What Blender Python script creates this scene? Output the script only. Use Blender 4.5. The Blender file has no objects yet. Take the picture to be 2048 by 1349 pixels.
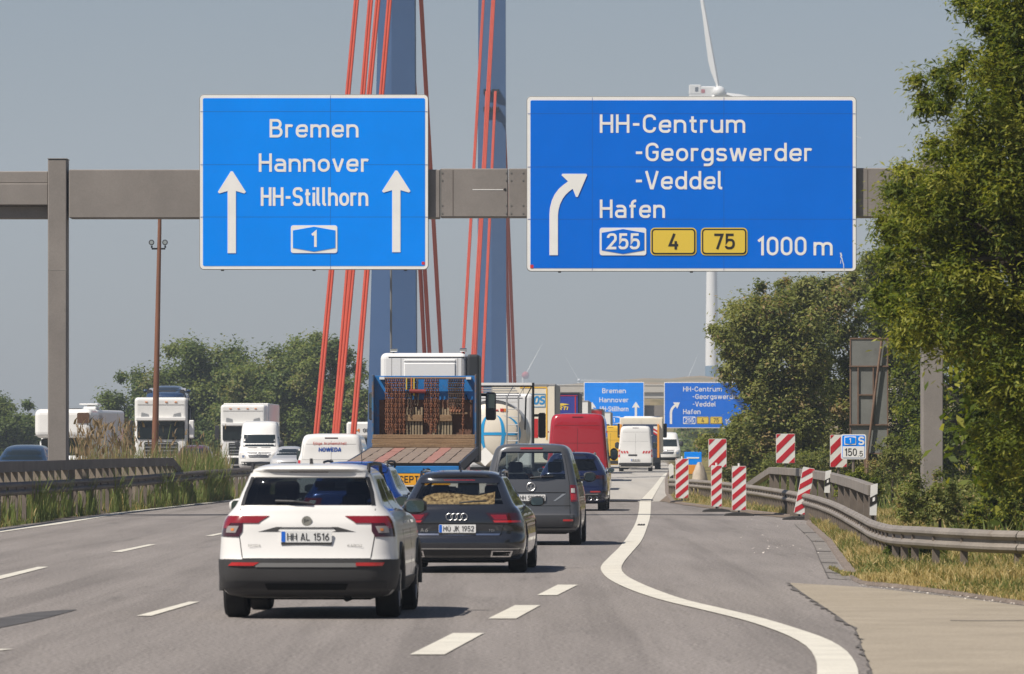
import bpy, math, random
import numpy as np
from mathutils import Vector, Matrix, Euler
random.seed(7)
RNG = np.random.default_rng(11)
SC = bpy.context.scene
COL = SC.collection
# ---------------------------------------------------------------- camera
F = 10809.0          # focal length in photo pixels (2048 wide)
HZ = 897.0           # photo row of the horizon
EYE = 1.75
HAZE_DENS = 0.00026
cam_d = bpy.data.cameras.new('camera')
cam_d.lens = F / 2048 * 36.0
cam_d.sensor_width = 36.0
cam_d.shift_y = (HZ - 674.5) / 2048
cam_d.clip_start = 1.0
cam_d.clip_end = 20000
cam_d.dof.use_dof = True
cam_d.dof.focus_distance = 132.0
cam_d.dof.aperture_fstop = 9.0
cam = bpy.data.objects.new('camera', cam_d)
cam.location = (0, 0, EYE)
cam.rotation_euler = (math.radians(90), 0, 0)
COL.objects.link(cam)
SC.camera = cam
# ---------------------------------------------------------------- world, sun, exposure
SUN_DIR = Vector((-0.60, -0.46, 1.0)).normalized()
EL = math.asin(SUN_DIR.z)
w = bpy.data.worlds.new('World')
SC.world = w
w.use_nodes = True
nt = w.node_tree
bg = nt.nodes['Background']
sky = nt.nodes.new('ShaderNodeTexSky')
sky.sky_type = 'NISHITA'
sky.sun_disc = False
sky.sun_elevation = EL
sky.sun_rotation = math.atan2(SUN_DIR.x, SUN_DIR.y)
sky.air_density = 1.0
sky.dust_density = 0.7
sky.ozone_density = 1.0
tint = nt.nodes.new('ShaderNodeMix')
tint.data_type = 'RGBA'; tint.blend_type = 'MULTIPLY'
tint.inputs[0].default_value = 1.0
tint.inputs[7].default_value = (0.91, 0.91, 1.0, 1)
nt.links.new(sky.outputs[0], tint.inputs[6])
nt.links.new(tint.outputs[2], bg.inputs[0])
bg.inputs[1].default_value = 0.044
sl = bpy.data.lights.new('sun', 'SUN')
sl.energy = 4.4
sl.angle = math.radians(0.53)
sl.color = (1.0, 0.93, 0.84)
so = bpy.data.objects.new('sun', sl)
so.rotation_euler = SUN_DIR.to_track_quat('Z', 'Y').to_euler()
so.location = (-50, -30, 80)
COL.objects.link(so)
SC.view_settings.view_transform = 'Standard'
SC.view_settings.look = 'None'
SC.view_settings.exposure = 0.5
SC.view_settings.gamma = 1.0
SC.view_settings.use_curve_mapping = False
SC.cycles.max_bounces = 8
SC.cycles.transparent_max_bounces = 24
SC.cycles.volume_bounces = 0
SC.cycles.use_denoising = True
SC.cycles.caustics_reflective = False
SC.cycles.caustics_refractive = False
SC.cycles.sample_clamp_indirect = 6.0

# ---------------------------------------------------------------- helpers
def zg(d):
    """height of the carriageway: level, then a slow climb onto the bridge"""
    if d < 180: return 0.0
    if d < 400: return 0.0027 * (d - 180)
    return 0.594
def P(px, py, d):
    return Vector(((px - 1024) * d / F, d, EYE + (HZ - py) * d / F))
def G(px, py, dz=0.0):
    d = F * EYE / (py - HZ)
    for _ in range(30): d = F * (EYE - zg(d)) / (py - HZ)
    return Vector(((px - 1024) * d / F, d, zg(d) + dz))
def lin(r, g, b):
    f = lambda c: (c / 255) / 12.92 if c <= 10 else (((c / 255) + 0.055) / 1.055) ** 2.4
    return (f(r), f(g), f(b))
def interp(tab, x):
    return float(np.interp(x, [t[0] for t in tab], [t[1] for t in tab]))

def thing(name, label, cat, loc=(0, 0, 0), rotz=0.0, group=None, kind=None):
    o = bpy.data.objects.new(name, None)
    o.empty_display_size = 0.2
    COL.objects.link(o)
    o.location = loc; o.rotation_euler = (0, 0, rotz)
    tag(o, label, cat, group, kind)
    return o
def tag(o, label=None, cat=None, group=None, kind=None):
    if label: o['label'] = label
    if cat: o['category'] = cat
    if group: o['group'] = group
    if kind: o['kind'] = kind
    return o
def copy_tree(o, parent=None):
    c = o.copy(); COL.objects.link(c)
    if parent is not None: c.parent = parent
    for ch in list(o.children): copy_tree(ch, c)
    return c

MATS = {}
def mat(name, col, rough=0.6, metal=0.0, spec=0.5, coat=0.0, var=0.0, vscale=4.0, grain=0.0, gscale=60.0,
        bump=0.0, bscale=30.0, col2=None, stretch=(1, 1, 1), dirt=None, emis=0.0, coatr=0.03, detail=4.0):
    """Principled material; colour varied by large noise (var / col2) and fine grain, bump relief."""
    if name in MATS: return MATS[name]
    m = bpy.data.materials.new(name); m.use_nodes = True
    n = m.node_tree.nodes; l = m.node_tree.links
    b = n['Principled BSDF']
    b.inputs['Base Color'].default_value = (*col, 1)
    b.inputs['Roughness'].default_value = rough
    b.inputs['Metallic'].default_value = metal
    b.inputs['Specular IOR Level'].default_value = spec
    b.inputs['Coat Weight'].default_value = coat
    b.inputs['Coat Roughness'].default_value = coatr
    if emis:
        b.inputs['Emission Color'].default_value = (*col, 1); b.inputs['Emission Strength'].default_value = emis
    if var or grain or bump or col2 or dirt:
        tc = n.new('ShaderNodeTexCoord'); mp = n.new('ShaderNodeMapping')
        mp.inputs['Scale'].default_value = stretch
        l.new(tc.outputs['Object'], mp.inputs['Vector'])
        src = None
        if var or col2:
            nz = n.new('ShaderNodeTexNoise'); nz.inputs['Scale'].default_value = vscale; nz.inputs['Detail'].default_value = detail
            nz.inputs['Roughness'].default_value = 0.6
            l.new(mp.outputs[0], nz.inputs['Vector'])
            rp = n.new('ShaderNodeValToRGB')
            c2 = col2 if col2 else tuple(min(1, c * (1 + var)) for c in col)
            c1 = col if col2 else tuple(c * (1 - var) for c in col)
            rp.color_ramp.elements[0].position = 0.34; rp.color_ramp.elements[1].position = 0.66
            rp.color_ramp.elements[0].color = (*c1, 1); rp.color_ramp.elements[1].color = (*c2, 1)
            l.new(nz.outputs[0], rp.inputs[0]); src = rp.outputs[0]
        if dirt:
            nd = n.new('ShaderNodeTexNoise'); nd.inputs['Scale'].default_value = dirt[1]; nd.inputs['Detail'].default_value = 8
            nd.inputs['Roughness'].default_value = 0.7
            l.new(mp.outputs[0], nd.inputs['Vector'])
            rd = n.new('ShaderNodeValToRGB'); rd.color_ramp.elements[0].position = dirt[2]; rd.color_ramp.elements[1].position = dirt[2] + 0.12
            l.new(nd.outputs[0], rd.inputs[0])
            mx = n.new('ShaderNodeMix'); mx.data_type = 'RGBA'
            l.new(rd.outputs[0], mx.inputs[0])
            if src: l.new(src, mx.inputs[6])
            else: mx.inputs[6].default_value = (*col, 1)
            mx.inputs[7].default_value = (*dirt[0], 1)
            src = mx.outputs[2]
        if grain:
            ng = n.new('ShaderNodeTexNoise'); ng.inputs['Scale'].default_value = gscale; ng.inputs['Detail'].default_value = 2
            l.new(tc.outputs['Object'], ng.inputs['Vector'])
            mr = n.new('ShaderNodeMapRange'); mr.inputs[3].default_value = 1 - grain; mr.inputs[4].default_value = 1 + grain
            mr.inputs[1].default_value = 0.3; mr.inputs[2].default_value = 0.7
            l.new(ng.outputs[0], mr.inputs[0])
            mg = n.new('ShaderNodeMix'); mg.data_type = 'RGBA'; mg.blend_type = 'MULTIPLY'; mg.inputs[0].default_value = 1
            if src: l.new(src, mg.inputs[6])
            else: mg.inputs[6].default_value = (*col, 1)
            l.new(mr.outputs[0], mg.inputs[7]); src = mg.outputs[2]
        if src: l.new(src, b.inputs['Base Color'])
        if bump:
            nb = n.new('ShaderNodeTexNoise'); nb.inputs['Scale'].default_value = bscale; nb.inputs['Detail'].default_value = 3
            l.new(tc.outputs['Object'], nb.inputs['Vector'])
            bp = n.new('ShaderNodeBump'); bp.inputs['Strength'].default_value = bump; bp.inputs['Distance'].default_value = 0.02
            l.new(nb.outputs[0], bp.inputs['Height']); l.new(bp.outputs[0], b.inputs['Normal'])
    MATS[name] = m
    return m
def glass_mat(name, tintc, refl=0.06):
    if name in MATS: return MATS[name]
    m = bpy.data.materials.new(name); m.use_nodes = True
    n = m.node_tree.nodes; l = m.node_tree.links
    n.remove(n['Principled BSDF'])
    tr = n.new('ShaderNodeBsdfTransparent'); tr.inputs[0].default_value = (*tintc, 1)
    gl = n.new('ShaderNodeBsdfGlossy'); gl.inputs['Roughness'].default_value = 0.03
    gl.inputs[0].default_value = (0.9, 0.95, 1, 1)
    lw = n.new('ShaderNodeLayerWeight'); lw.inputs[0].default_value = 0.5
    pw = n.new('ShaderNodeMath'); pw.operation = 'POWER'; pw.inputs[1].default_value = 5.0
    fr = n.new('ShaderNodeMath'); fr.operation = 'MULTIPLY_ADD'; fr.inputs[1].default_value = 0.9; fr.inputs[2].default_value = refl
    l.new(lw.outputs['Facing'], pw.inputs[0]); l.new(pw.outputs[0], fr.inputs[0])
    mx = n.new('ShaderNodeMixShader')
    l.new(fr.outputs[0], mx.inputs[0]); l.new(tr.outputs[0], mx.inputs[1]); l.new(gl.outputs[0], mx.inputs[2])
    l.new(mx.outputs[0], n['Material Output'].inputs[0])
    MATS[name] = m
    return m

class MB:
    """collects geometry, builds it as ONE mesh object"""
    def __init__(s): s.v = []; s.f = []; s.m = []
    def add(s, vs, fs, mi=0):
        o = len(s.v); s.v += [tuple(v) for v in vs]
        for f in fs: s.f.append(tuple(i + o for i in f)); s.m.append(mi)
        return s
    def box(s, x0, x1, y0, y1, z0, z1, mi=0, M=None):
        vs = [Vector(p) for p in ((x0, y0, z0), (x1, y0, z0), (x1, y1, z0), (x0, y1, z0), (x0, y0, z1), (x1, y0, z1), (x1, y1, z1), (x0, y1, z1))]
        if M is not None: vs = [M @ v for v in vs]
        return s.add(vs, [(0, 3, 2, 1), (4, 5, 6, 7), (0, 1, 5, 4), (1, 2, 6, 5), (2, 3, 7, 6), (3, 0, 4, 7)], mi)
    def tube(s, pts, r, n=8, mi=0, caps=True, flat=None):
        pts = [Vector(p) for p in pts]; rs = r if isinstance(r, (list, tuple)) else [r] * len(pts)
        rings = []
        for i, p in enumerate(pts):
            t = (pts[min(i + 1, len(pts) - 1)] - pts[max(i - 1, 0)]).normalized()
            a = Vector((0, 0, 1)) if abs(t.z) < 0.9 else Vector((0, 1, 0))
            u = t.cross(a).normalized(); q = u.cross(t)
            rings.append([p + (u * math.cos(2 * math.pi * k / n) + q * math.sin(2 * math.pi * k / n)) * rs[i] for k in range(n)])
        vs = [v for rg in rings for v in rg]; fs = []
        for i in range(len(pts) - 1):
            for k in range(n):
                a = i * n + k; b = i * n + (k + 1) % n
                fs.append((a, b, b + n, a + n))
        if caps:
            fs.append(tuple(range(n - 1, -1, -1))); fs.append(tuple(range((len(pts) - 1) * n, len(pts) * n)))
        return s.add(vs, fs, mi)
    def cyl(s, c, axis, r, h, n=20, mi=0, r2=None):
        c = Vector(c); ax = {'x': Vector((1, 0, 0)), 'y': Vector((0, 1, 0)), 'z': Vector((0, 0, 1))}[axis]
        return s.tube([c - ax * h / 2, c + ax * h / 2], [r, r if r2 is None else r2], n, mi)
    def prism(s, poly, axis, a0, a1, mi=0, M=None):
        """extrude a 2-D polygon: axis 'y' -> poly in x,z; 'x' -> poly in y,z; 'z' -> poly in x,y"""
        def q(p, a):
            v = Vector((p[0], a, p[1])) if axis == 'y' else Vector((a, p[0], p[1])) if axis == 'x' else Vector((p[0], p[1], a))
            return M @ v if M is not None else v
        n = len(poly)
        vs = [q(p, a0) for p in poly] + [q(p, a1) for p in poly]
        fs = [tuple(range(n)), tuple(range(2 * n - 1, n - 1, -1))] + [((i + 1) % n, i, i + n, (i + 1) % n + n) for i in range(n)]
        return s.add(vs, fs, mi)
    def grid(s, rows, mi=0, closed=False):
        n = len(rows[0]); fs = []
        for i in range(len(rows) - 1):
            for k in range(n if closed else n - 1):
                a = i * n + k; b = i * n + (k + 1) % n
                fs.append((a, b, b + n, a + n))
        return s.add([p for r in rows for p in r], fs, mi)
    def sphere(s, c, rx, ry, rz, n=14, m=8, mi=0):
        rows = []
        for i in range(m + 1):
            t = math.pi * (i + 0.02 * (i == 0) - 0.02 * (i == m)) / m
            rows.append([(c[0] + rx * math.sin(t) * math.cos(2 * math.pi * k / n), c[1] + ry * math.sin(t) * math.sin(2 * math.pi * k / n), c[2] + rz * math.cos(t)) for k in range(n)])
        return s.grid(rows, mi, True)
    def build(s, name, mats, parent=None, smooth=None, bevel=0.0, fix=True, label=None, segs=1):
        me = bpy.data.meshes.new(name)
        me.from_pydata(s.v, [], s.f)
        if not isinstance(mats, (list, tuple)): mats = [mats]
        for m in mats: me.materials.append(m)
        if len(mats) > 1: me.polygons.foreach_set('material_index', s.m)
        if fix:
            import bmesh
            bm = bmesh.new(); bm.from_mesh(me)
            bmesh.ops.recalc_face_normals(bm, faces=bm.faces)
            bm.to_mesh(me); bm.free()
        if smooth:
            me.shade_smooth(); me.set_sharp_from_angle(angle=math.radians(smooth))
        o = bpy.data.objects.new(name, me); COL.objects.link(o)
        if parent is not None: o.parent = parent
        if bevel:
            b = o.modifiers.new('bevel', 'BEVEL'); b.width = bevel; b.segments = segs; b.limit_method = 'ANGLE'; b.angle_limit = math.radians(40)
        if label: o['label'] = label
        return o
def box(name, m, parent, x0, x1, y0, y1, z0, z1, bevel=0.0, M=None, label=None, segs=1):
    return MB().box(x0, x1, y0, y1, z0, z1, 0, M).build(name, m, parent, bevel=bevel, label=label, segs=segs)
def fast_mesh(name, V, Fq, mats, parent=None, mi=None, smooth=False):
    """numpy verts (n,3), faces (m,k)"""
    me = bpy.data.meshes.new(name); k = Fq.shape[1]
    me.vertices.add(len(V)); me.vertices.foreach_set('co', np.ascontiguousarray(V, np.float32).ravel())
    me.loops.add(Fq.size); me.loops.foreach_set('vertex_index', np.ascontiguousarray(Fq, np.int32).ravel())
    me.polygons.add(len(Fq)); me.polygons.foreach_set('loop_start', np.arange(0, Fq.size, k, dtype=np.int32))
    if not isinstance(mats, (list, tuple)): mats = [mats]
    for m in mats: me.materials.append(m)
    if mi is not None: me.polygons.foreach_set('material_index', np.ascontiguousarray(mi, np.int32))
    me.update(calc_edges=True); me.validate()
    o = bpy.data.objects.new(name, me); COL.objects.link(o)
    if parent is not None: o.parent = parent
    return o

# ---------------------------------------------------------------- lettering: road-sign strokes on a 7-unit grid
def rr(x0, x1, y0, y1, r): return [((x0 + x1) / 2, y0, 0), (x1, y0, r), (x1, y1, r), (x0, y1, r), (x0, y0, r), ((x0 + x1) / 2, y0, 0)]
GL = {
 ' ': (2.2, []), '-': (3.0, [[(.3, 3.2), (2.7, 3.2)]]), '.': (1.2, [[(.6, 0), (.6, 1)]]), '!': (1.2, [[(.6, 0), (.6, 1)], [(.6, 2), (.6, 7)]]),
 'A': (5.2, [[(.5, 0), (2.33, 6.5), (2.87, 6.5), (4.7, 0)], [(1.2, 2.1), (4.0, 2.1)]]),
 'B': (5.0, [[(.5, 3.65), (.5, 6.5, 0), (4.1, 6.5, 1.4), (4.1, 3.65, 1.4), (.5, 3.65)], [(.5, 3.65), (.5, .5), (4.45, .5, 1.5), (4.45, 3.65, 1.5), (.5, 3.65)]]),
 'C': (4.9, [[(4.4, 4.9), (4.4, 6.5, 1.8), (.5, 6.5, 1.9), (.5, .5, 1.9), (4.4, .5, 1.8), (4.4, 2.1)]]),
 'D': (5.0, [[(.5, .5), (.5, 6.5), (4.4, 6.5, 2.2), (4.4, .5, 2.2), (.5, .5)]]),
 'E': (4.4, [[(4.2, 6.5), (.5, 6.5), (.5, .5), (4.2, .5)], [(.5, 3.6), (3.7, 3.6)]]),
 'G': (4.9, [[(4.4, 5.0), (4.4, 6.5, 1.8), (.5, 6.5, 1.9), (.5, .5, 1.9), (4.4, .5, 1.6), (4.4, 3.4), (2.6, 3.4)]]),
 'H': (5.0, [[(.5, 0), (.5, 7)], [(4.5, 0), (4.5, 7)], [(.5, 3.6), (4.5, 3.6)]]),
 'I': (1.0, [[(.5, 0), (.5, 7)]]), 'J': (3.8, [[(.3, 1.4), (.5, .5, .9), (3.3, .5, 1.4), (3.3, 7)]]),
 'K': (4.8, [[(.5, 0), (.5, 7)], [(4.3, 7), (.7, 2.9)], [(1.9, 4.2), (4.5, 0)]]), 'L': (4.2, [[(.5, 7), (.5, .5), (4.1, .5)]]),
 'M': (5.8, [[(.5, 0), (.5, 6.3), (2.9, 2.6), (5.3, 6.3), (5.3, 0)]]), 'N': (5.2, [[(.5, 0), (.5, 6.1), (4.7, .9), (4.7, 7)]]),
 'O': (5.0, [rr(.5, 4.5, .5, 6.5, 1.9)]), 'P': (4.8, [[(.5, 0), (.5, 6.5), (4.3, 6.5, 1.5), (4.3, 3.2, 1.5), (.5, 3.2)]]),
 'R': (4.9, [[(.5, 0), (.5, 6.5), (4.3, 6.5, 1.5), (4.3, 3.4, 1.5), (.5, 3.4)], [(2.4, 3.4), (4.4, 0)]]),
 'S': (4.8, [[(4.2, 5.4), (3.9, 6.5, .9), (.5, 6.5, 1.6), (.5, 3.75, 1.4), (4.3, 3.3, 1.5), (4.3, .5, 1.6), (1.0, .5, .9), (.4, 1.5)]]),
 'T': (4.6, [[(2.3, 0), (2.3, 6.5)], [(.2, 6.5), (4.4, 6.5)]]), 'U': (5.0, [[(.5, 7), (.5, .5, 1.8), (4.5, .5, 1.8), (4.5, 7)]]),
 'V': (5.2, [[(.4, 7), (2.32, .5), (2.88, .5), (4.8, 7)]]), 'W': (7.2, [[(.4, 7), (1.8, .5), (2.2, .5), (3.4, 6.5), (3.8, 6.5), (5.0, .5), (5.4, .5), (6.8, 7)]]), 'X': (4.8, [[(.4, 0), (4.4, 7)], [(.4, 7), (4.4, 0)]]),
 'a': (4.5, [[(.8, 4.1), (1.1, 4.5, .5), (4.0, 4.5, 1.4), (4.0, 0)], [(4.0, 2.7), (.5, 2.7, 1.05), (.5, .5, 1.05), (4.0, .5, .8), (4.0, 1.6)]]),
 'd': (4.6, [rr(.5, 4.1, .5, 4.5, 1.7), [(4.1, 0), (4.1, 7)]]),
 'e': (4.6, [[(.5, 2.55), (4.1, 2.55), (4.1, 4.5, 1.7), (.5, 4.5, 1.75), (.5, .5, 1.75), (3.5, .5, .8), (4.05, 1.35)]]),
 'f': (3.1, [[(1.3, 0), (1.3, 6.5, 1.2), (2.9, 6.5)], [(.2, 4.5), (2.7, 4.5)]]),
 'g': (4.6, [rr(.5, 4.1, .5, 4.5, 1.7), [(4.1, 5), (4.1, -1.4, 1.5), (.9, -1.4)]]),
 'h': (4.6, [[(.5, 0), (.5, 7)], [(.5, 3), (.5, 4.5, 1.4), (4.1, 4.5, 1.5), (4.1, 0)]]),
 'i': (1.0, [[(.5, 0), (.5, 5)], [(.5, 6), (.5, 7)]]), 'l': (1.9, [[(.5, 7), (.5, .5, .8), (1.7, .5)]]),
 'm': (7.2, [[(.5, 0), (.5, 5)], [(.5, 3), (.5, 4.5, 1.3), (3.6, 4.5, 1.3), (3.6, 0)], [(3.6, 3), (3.6, 4.5, 1.3), (6.7, 4.5, 1.3), (6.7, 0)]]),
 'n': (4.6, [[(.5, 0), (.5, 5)], [(.5, 3), (.5, 4.5, 1.4), (4.1, 4.5, 1.5), (4.1, 0)]]), 'o': (4.6, [rr(.5, 4.1, .5, 4.5, 1.75)]),
 'r': (3.0, [[(.5, 0), (.5, 5)], [(.5, 2.8), (.5, 4.5, 1.5), (2.3, 4.5, .4), (2.75, 4.25)]]),
 's': (4.1, [[(3.5, 3.8), (3.2, 4.5, .6), (.5, 4.5, 1.1), (.5, 2.65, 1.0), (3.6, 2.35, 1.0), (3.6, .5, 1.1), (.8, .5, .6), (.4, 1.2)]]),
 't': (3.1, [[(1.3, 6.3), (1.3, .5, 1.0), (2.9, .5)], [(.2, 4.5), (2.8, 4.5)]]),
 'u': (4.6, [[(.5, 5), (.5, .5, 1.5), (4.1, .5, 1.4), (4.1, 2)], [(4.1, 0), (4.1, 5)]]), 'v': (4.4, [[(.4, 5), (1.94, .5), (2.46, .5), (4.0, 5)]]),
 'w': (6.4, [[(.4, 5), (1.55, .5), (2.0, .5), (2.98, 4.5), (3.42, 4.5), (4.4, .5), (4.85, .5), (6.0, 5)]]), 'z': (4.0, [[(.4, 4.5), (3.5, 4.5), (.5, .5), (3.7, .5)]]),
 '0': (4.6, [rr(.5, 4.1, .5, 6.5, 1.75)]), '1': (2.8, [[(.4, 5.3), (2.1, 6.5), (2.1, 0)]]),
 '2': (4.7, [[(.5, 5.0), (.5, 6.5, 1.6), (4.1, 6.5, 1.6), (4.1, 4.2, 1.2), (.6, .5), (4.5, .5)]]),
 '3': (4.5, [[(.5, 6.5), (4.0, 6.5), (2.2, 3.9), (4.0, 3.9, 1.5), (4.0, .5, 1.6), (.5, .5, 1.3), (.4, 1.5)]]),
 '4': (4.9, [[(2.9, 7), (.7, 1.9), (4.7, 1.9)], [(3.5, 3.7), (3.5, 0)]]),
 '5': (4.6, [[(4.1, 6.5), (.9, 6.5), (.75, 3.4), (1.3, 4.2, .9), (4.1, 4.2, 1.5), (4.1, .5, 1.7), (.5, .5, 1.3), (.45, 1.5)]]),
 '6': (4.6, [[(3.6, 6.9), (.5, 3.2), (.5, .5, 1.7), (4.1, .5, 1.7), (4.1, 3.9, 1.7), (.9, 3.9, 1.0)]]),
 '7': (4.5, [[(.3, 6.5), (4.1, 6.5), (1.7, 0)]]), '8': (4.6, [rr(.7, 3.9, 3.6, 6.5, 1.3), rr(.5, 4.1, .5, 3.6, 1.5)]),
 '9': (4.6, [[(1.0, .1), (4.1, 3.8), (4.1, 6.5, 1.7), (.5, 6.5, 1.7), (.5, 3.1, 1.7), (3.8, 3.1, 1.0)]]),
}
GL['Q'] = (5.0, [rr(.5, 4.5, .5, 6.5, 1.9), [(2.9, 2.2), (4.7, .2)]])
GL['Ü'] = (5.0, [[(.5, 5.6), (.5, .5, 1.8), (4.5, .5, 1.8), (4.5, 5.6)], [(1.4, 6.4), (1.4, 7.4)], [(3.6, 6.4), (3.6, 7.4)]])
def fillet(path, k=5):
    out = []
    for i, p in enumerate(path):
        r = p[2] if len(p) > 2 else 0
        c = Vector((p[0], p[1]))
        if r and 0 < i < len(path) - 1:
            a = Vector(path[i - 1][:2]); b = Vector(path[i + 1][:2])
            da = (a - c); db = (b - c); la, lb = da.length, db.length; da.normalize(); db.normalize()
            ang = math.acos(max(-1, min(1, da.dot(db))))
            t = min(r / max(math.tan(ang / 2), 1e-3), la * 0.5 if i > 1 else la * .98, lb * 0.5 if i < len(path) - 2 else lb * .98)
            p0, p1 = c + da * t, c + db * t
            for j in range(k + 1):
                s = j / k
                # blend of quadratic and circle: rational quadratic
                wq = math.sin(ang / 2); b0, b1, b2 = (1 - s) ** 2, 2 * s * (1 - s) * wq, s * s
                out.append((p0 * b0 + c * b1 + p1 * b2) / (b0 + b1 + b2))
        else: out.append(c)
    res = [out[0]]
    for q in out[1:]:
        if (q - res[-1]).length > 1e-4: res.append(q)
    return res
def text_mb(mb, txt, x, z, h, width=None, y=0.0, wt=1.0, M=None, mi=0, gap=1.0, depth=0.004, align='l', slant=0.0, narrow=1.0):
    """strokes in the x-z plane facing -y; x,z = lower left corner, h = capital height"""
    u = h / 7.0
    nat = sum(GL[c][0] for c in txt) + gap * (len(txt) - 1)
    sx = (width / u / nat) if width else narrow
    if align == 'c': x -= nat * sx * u / 2
    cx = 0.0
    for ch in txt:
        wd, strokes = GL[ch]
        for si, st in enumerate(strokes):
            pts = fillet(st)
            closed = (pts[0] - pts[-1]).length < 1e-3 and len(pts) > 3
            if closed: pts = pts[:-1]
            q = [Vector(((p.x + cx - .5) * sx + .5 + slant * p.y, p.y)) for p in pts]; n = len(q)
            L, R = [], []
            for i in range(n):
                a = q[i - 1] if (i > 0 or closed) else None; b = q[(i + 1) % n] if (i < n - 1 or closed) else None
                d1 = (q[i] - a).normalized() if a is not None else None; d2 = (b - q[i]).normalized() if b is not None else None
                d1 = d1 or d2; d2 = d2 or d1
                n1 = Vector((-d1.y, d1.x)); n2 = Vector((-d2.y, d2.x)); m = n1 + n2
                m = m / max(m.length_squared, .35) * 2 if m.length > .1 else n1 * 2
                L.append(q[i] + m * wt / 2); R.append(q[i] - m * wt / 2)
            yy = y - depth - si * 0.0022
            vs = [Vector((x + p.x * u, yy, z + p.y * u)) for p in L] + [Vector((x + p.x * u, yy, z + p.y * u)) for p in R]
            if M is not None: vs = [M @ v for v in vs]
            fs = [(i, (i + 1) % n, (i + 1) % n + n, i + n) for i in range(n if closed else n - 1)]
            mb.add(vs, fs, mi)
        cx += wd + gap
    return mb
# ---------------------------------------------------------------- setting: ground, roads, markings, hill
M_ASPH = mat('asphalt', (.222, .201, .186), rough=.85, spec=.2, var=.12, vscale=.6, grain=.5, gscale=26, bump=.25, bscale=90, stretch=(1.6, .12, 1), dirt=((.165, .150, .138), .9, .58))
def add_streaks(m, amt=.16, sc=(1.1, .012, 1), lo=.50, hi=.62, rot=-.045):
    n = m.node_tree.nodes; l = m.node_tree.links; b = n['Principled BSDF']; src = b.inputs['Base Color'].links[0].from_socket
    for k, (scale, a_, b_) in enumerate(((sc, lo, hi), ((sc[0] * 4.5, sc[1] * 6, 1), .54, .60))):
        tc = n.new('ShaderNodeTexCoord'); mp = n.new('ShaderNodeMapping'); mp.inputs['Scale'].default_value = scale; mp.inputs['Rotation'].default_value = (0, 0, -rot); mp.inputs['Location'].default_value = (k * 3.3, 0, 0)
        nz = n.new('ShaderNodeTexNoise'); nz.inputs['Scale'].default_value = 1.0; nz.inputs['Detail'].default_value = 5; nz.inputs['Roughness'].default_value = .55
        mr = n.new('ShaderNodeMapRange'); mr.inputs[1].default_value = a_; mr.inputs[2].default_value = b_; mr.inputs[3].default_value = 1; mr.inputs[4].default_value = 1 - amt * (1 - .65 * k)
        mx = n.new('ShaderNodeMix'); mx.data_type = 'RGBA'; mx.blend_type = 'MULTIPLY'; mx.inputs[0].default_value = 1
        l.new(tc.outputs['Object'], mp.inputs['Vector']); l.new(mp.outputs[0], nz.inputs['Vector']); l.new(nz.outputs[0], mr.inputs[0]); l.new(src, mx.inputs[6]); l.new(mr.outputs[0], mx.inputs[7]); src = mx.outputs[2]
    l.new(src, b.inputs['Base Color'])
add_streaks(M_ASPH)
M_CONC = mat('road_concrete', (.40, .375, .335), rough=.8, spec=.3, var=.10, vscale=.3, grain=.08, gscale=40, stretch=(2.5, .05, 1), dirt=((.30, .28, .25), .7, .60))
M_PATCH = mat('patch_concrete', (.315, .272, .212), rough=.9, spec=.2, var=.10, vscale=.8, grain=.25, gscale=60, bump=.3, bscale=90)
M_PAINT = mat('road_paint', (.60, .57, .49), rough=.7, spec=.3, var=.08, vscale=1.5, grain=.10, gscale=45, dirt=((.40, .37, .33), 2.2, .64))
M_GRASSG = mat('ground_grass', (.060, .072, .022), rough=.95, spec=.1, col2=(.13, .115, .042), vscale=.5, grain=.3, gscale=25)
M_DRY = mat('dry_verge', (.23, .175, .075), rough=.95, spec=.1, col2=(.12, .115, .035), vscale=.6, grain=.35, gscale=30, bump=.6, bscale=20)
M_DIRT = mat('verge_dirt', (.12, .095, .068), rough=.95, spec=.1, col2=(.20, .165, .12), vscale=1.2, grain=.3, gscale=30, bump=.6, bscale=25)
M_KERB = mat('kerb_stone', (.20, .165, .14), rough=.9, spec=.2, var=.2, vscale=3, grain=.2, gscale=40)
M_STREAK = mat('dark_streak', (.085, .082, .082), rough=.8, spec=.2, var=.2, vscale=2, grain=.2)
M_TAR2 = mat('faint_crack', (.125, .115, .108), rough=.9, spec=.1)
M_CRACK = mat('crack_tar', (.05, .045, .042), rough=.9, spec=.1)

LE = [(10, -11.6), (42, -11.3), (72, -11.1), (114.6, -10.86), (140, -10.6), (183.6, -9.0), (230, -6.2), (265, -4.6), (437, -.3), (600, 3.8), (900, 11.5)]
RE = [(10, 16), (60.5, 16), (60.6, 5.9), (64, 5.35), (71.4, 4.5), (82.4, 4.99), (100.6, 5.84), (125, 6.8), (134, 7.35), (139, 7.2), (148, 6.6), (165, 5.6), (175, 5.15), (203, 5.75), (265, 7.5), (357, 10.4), (437, 12.4), (600, 16.6), (900, 24.5)]
ds = sorted(set(list(np.arange(12, 60, 4.0)) + [60.5, 60.6] + list(np.arange(61, 180, 1.5)) + list(np.arange(180, 410, 10)) + [437, 500, 600, 750, 900]))

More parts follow.
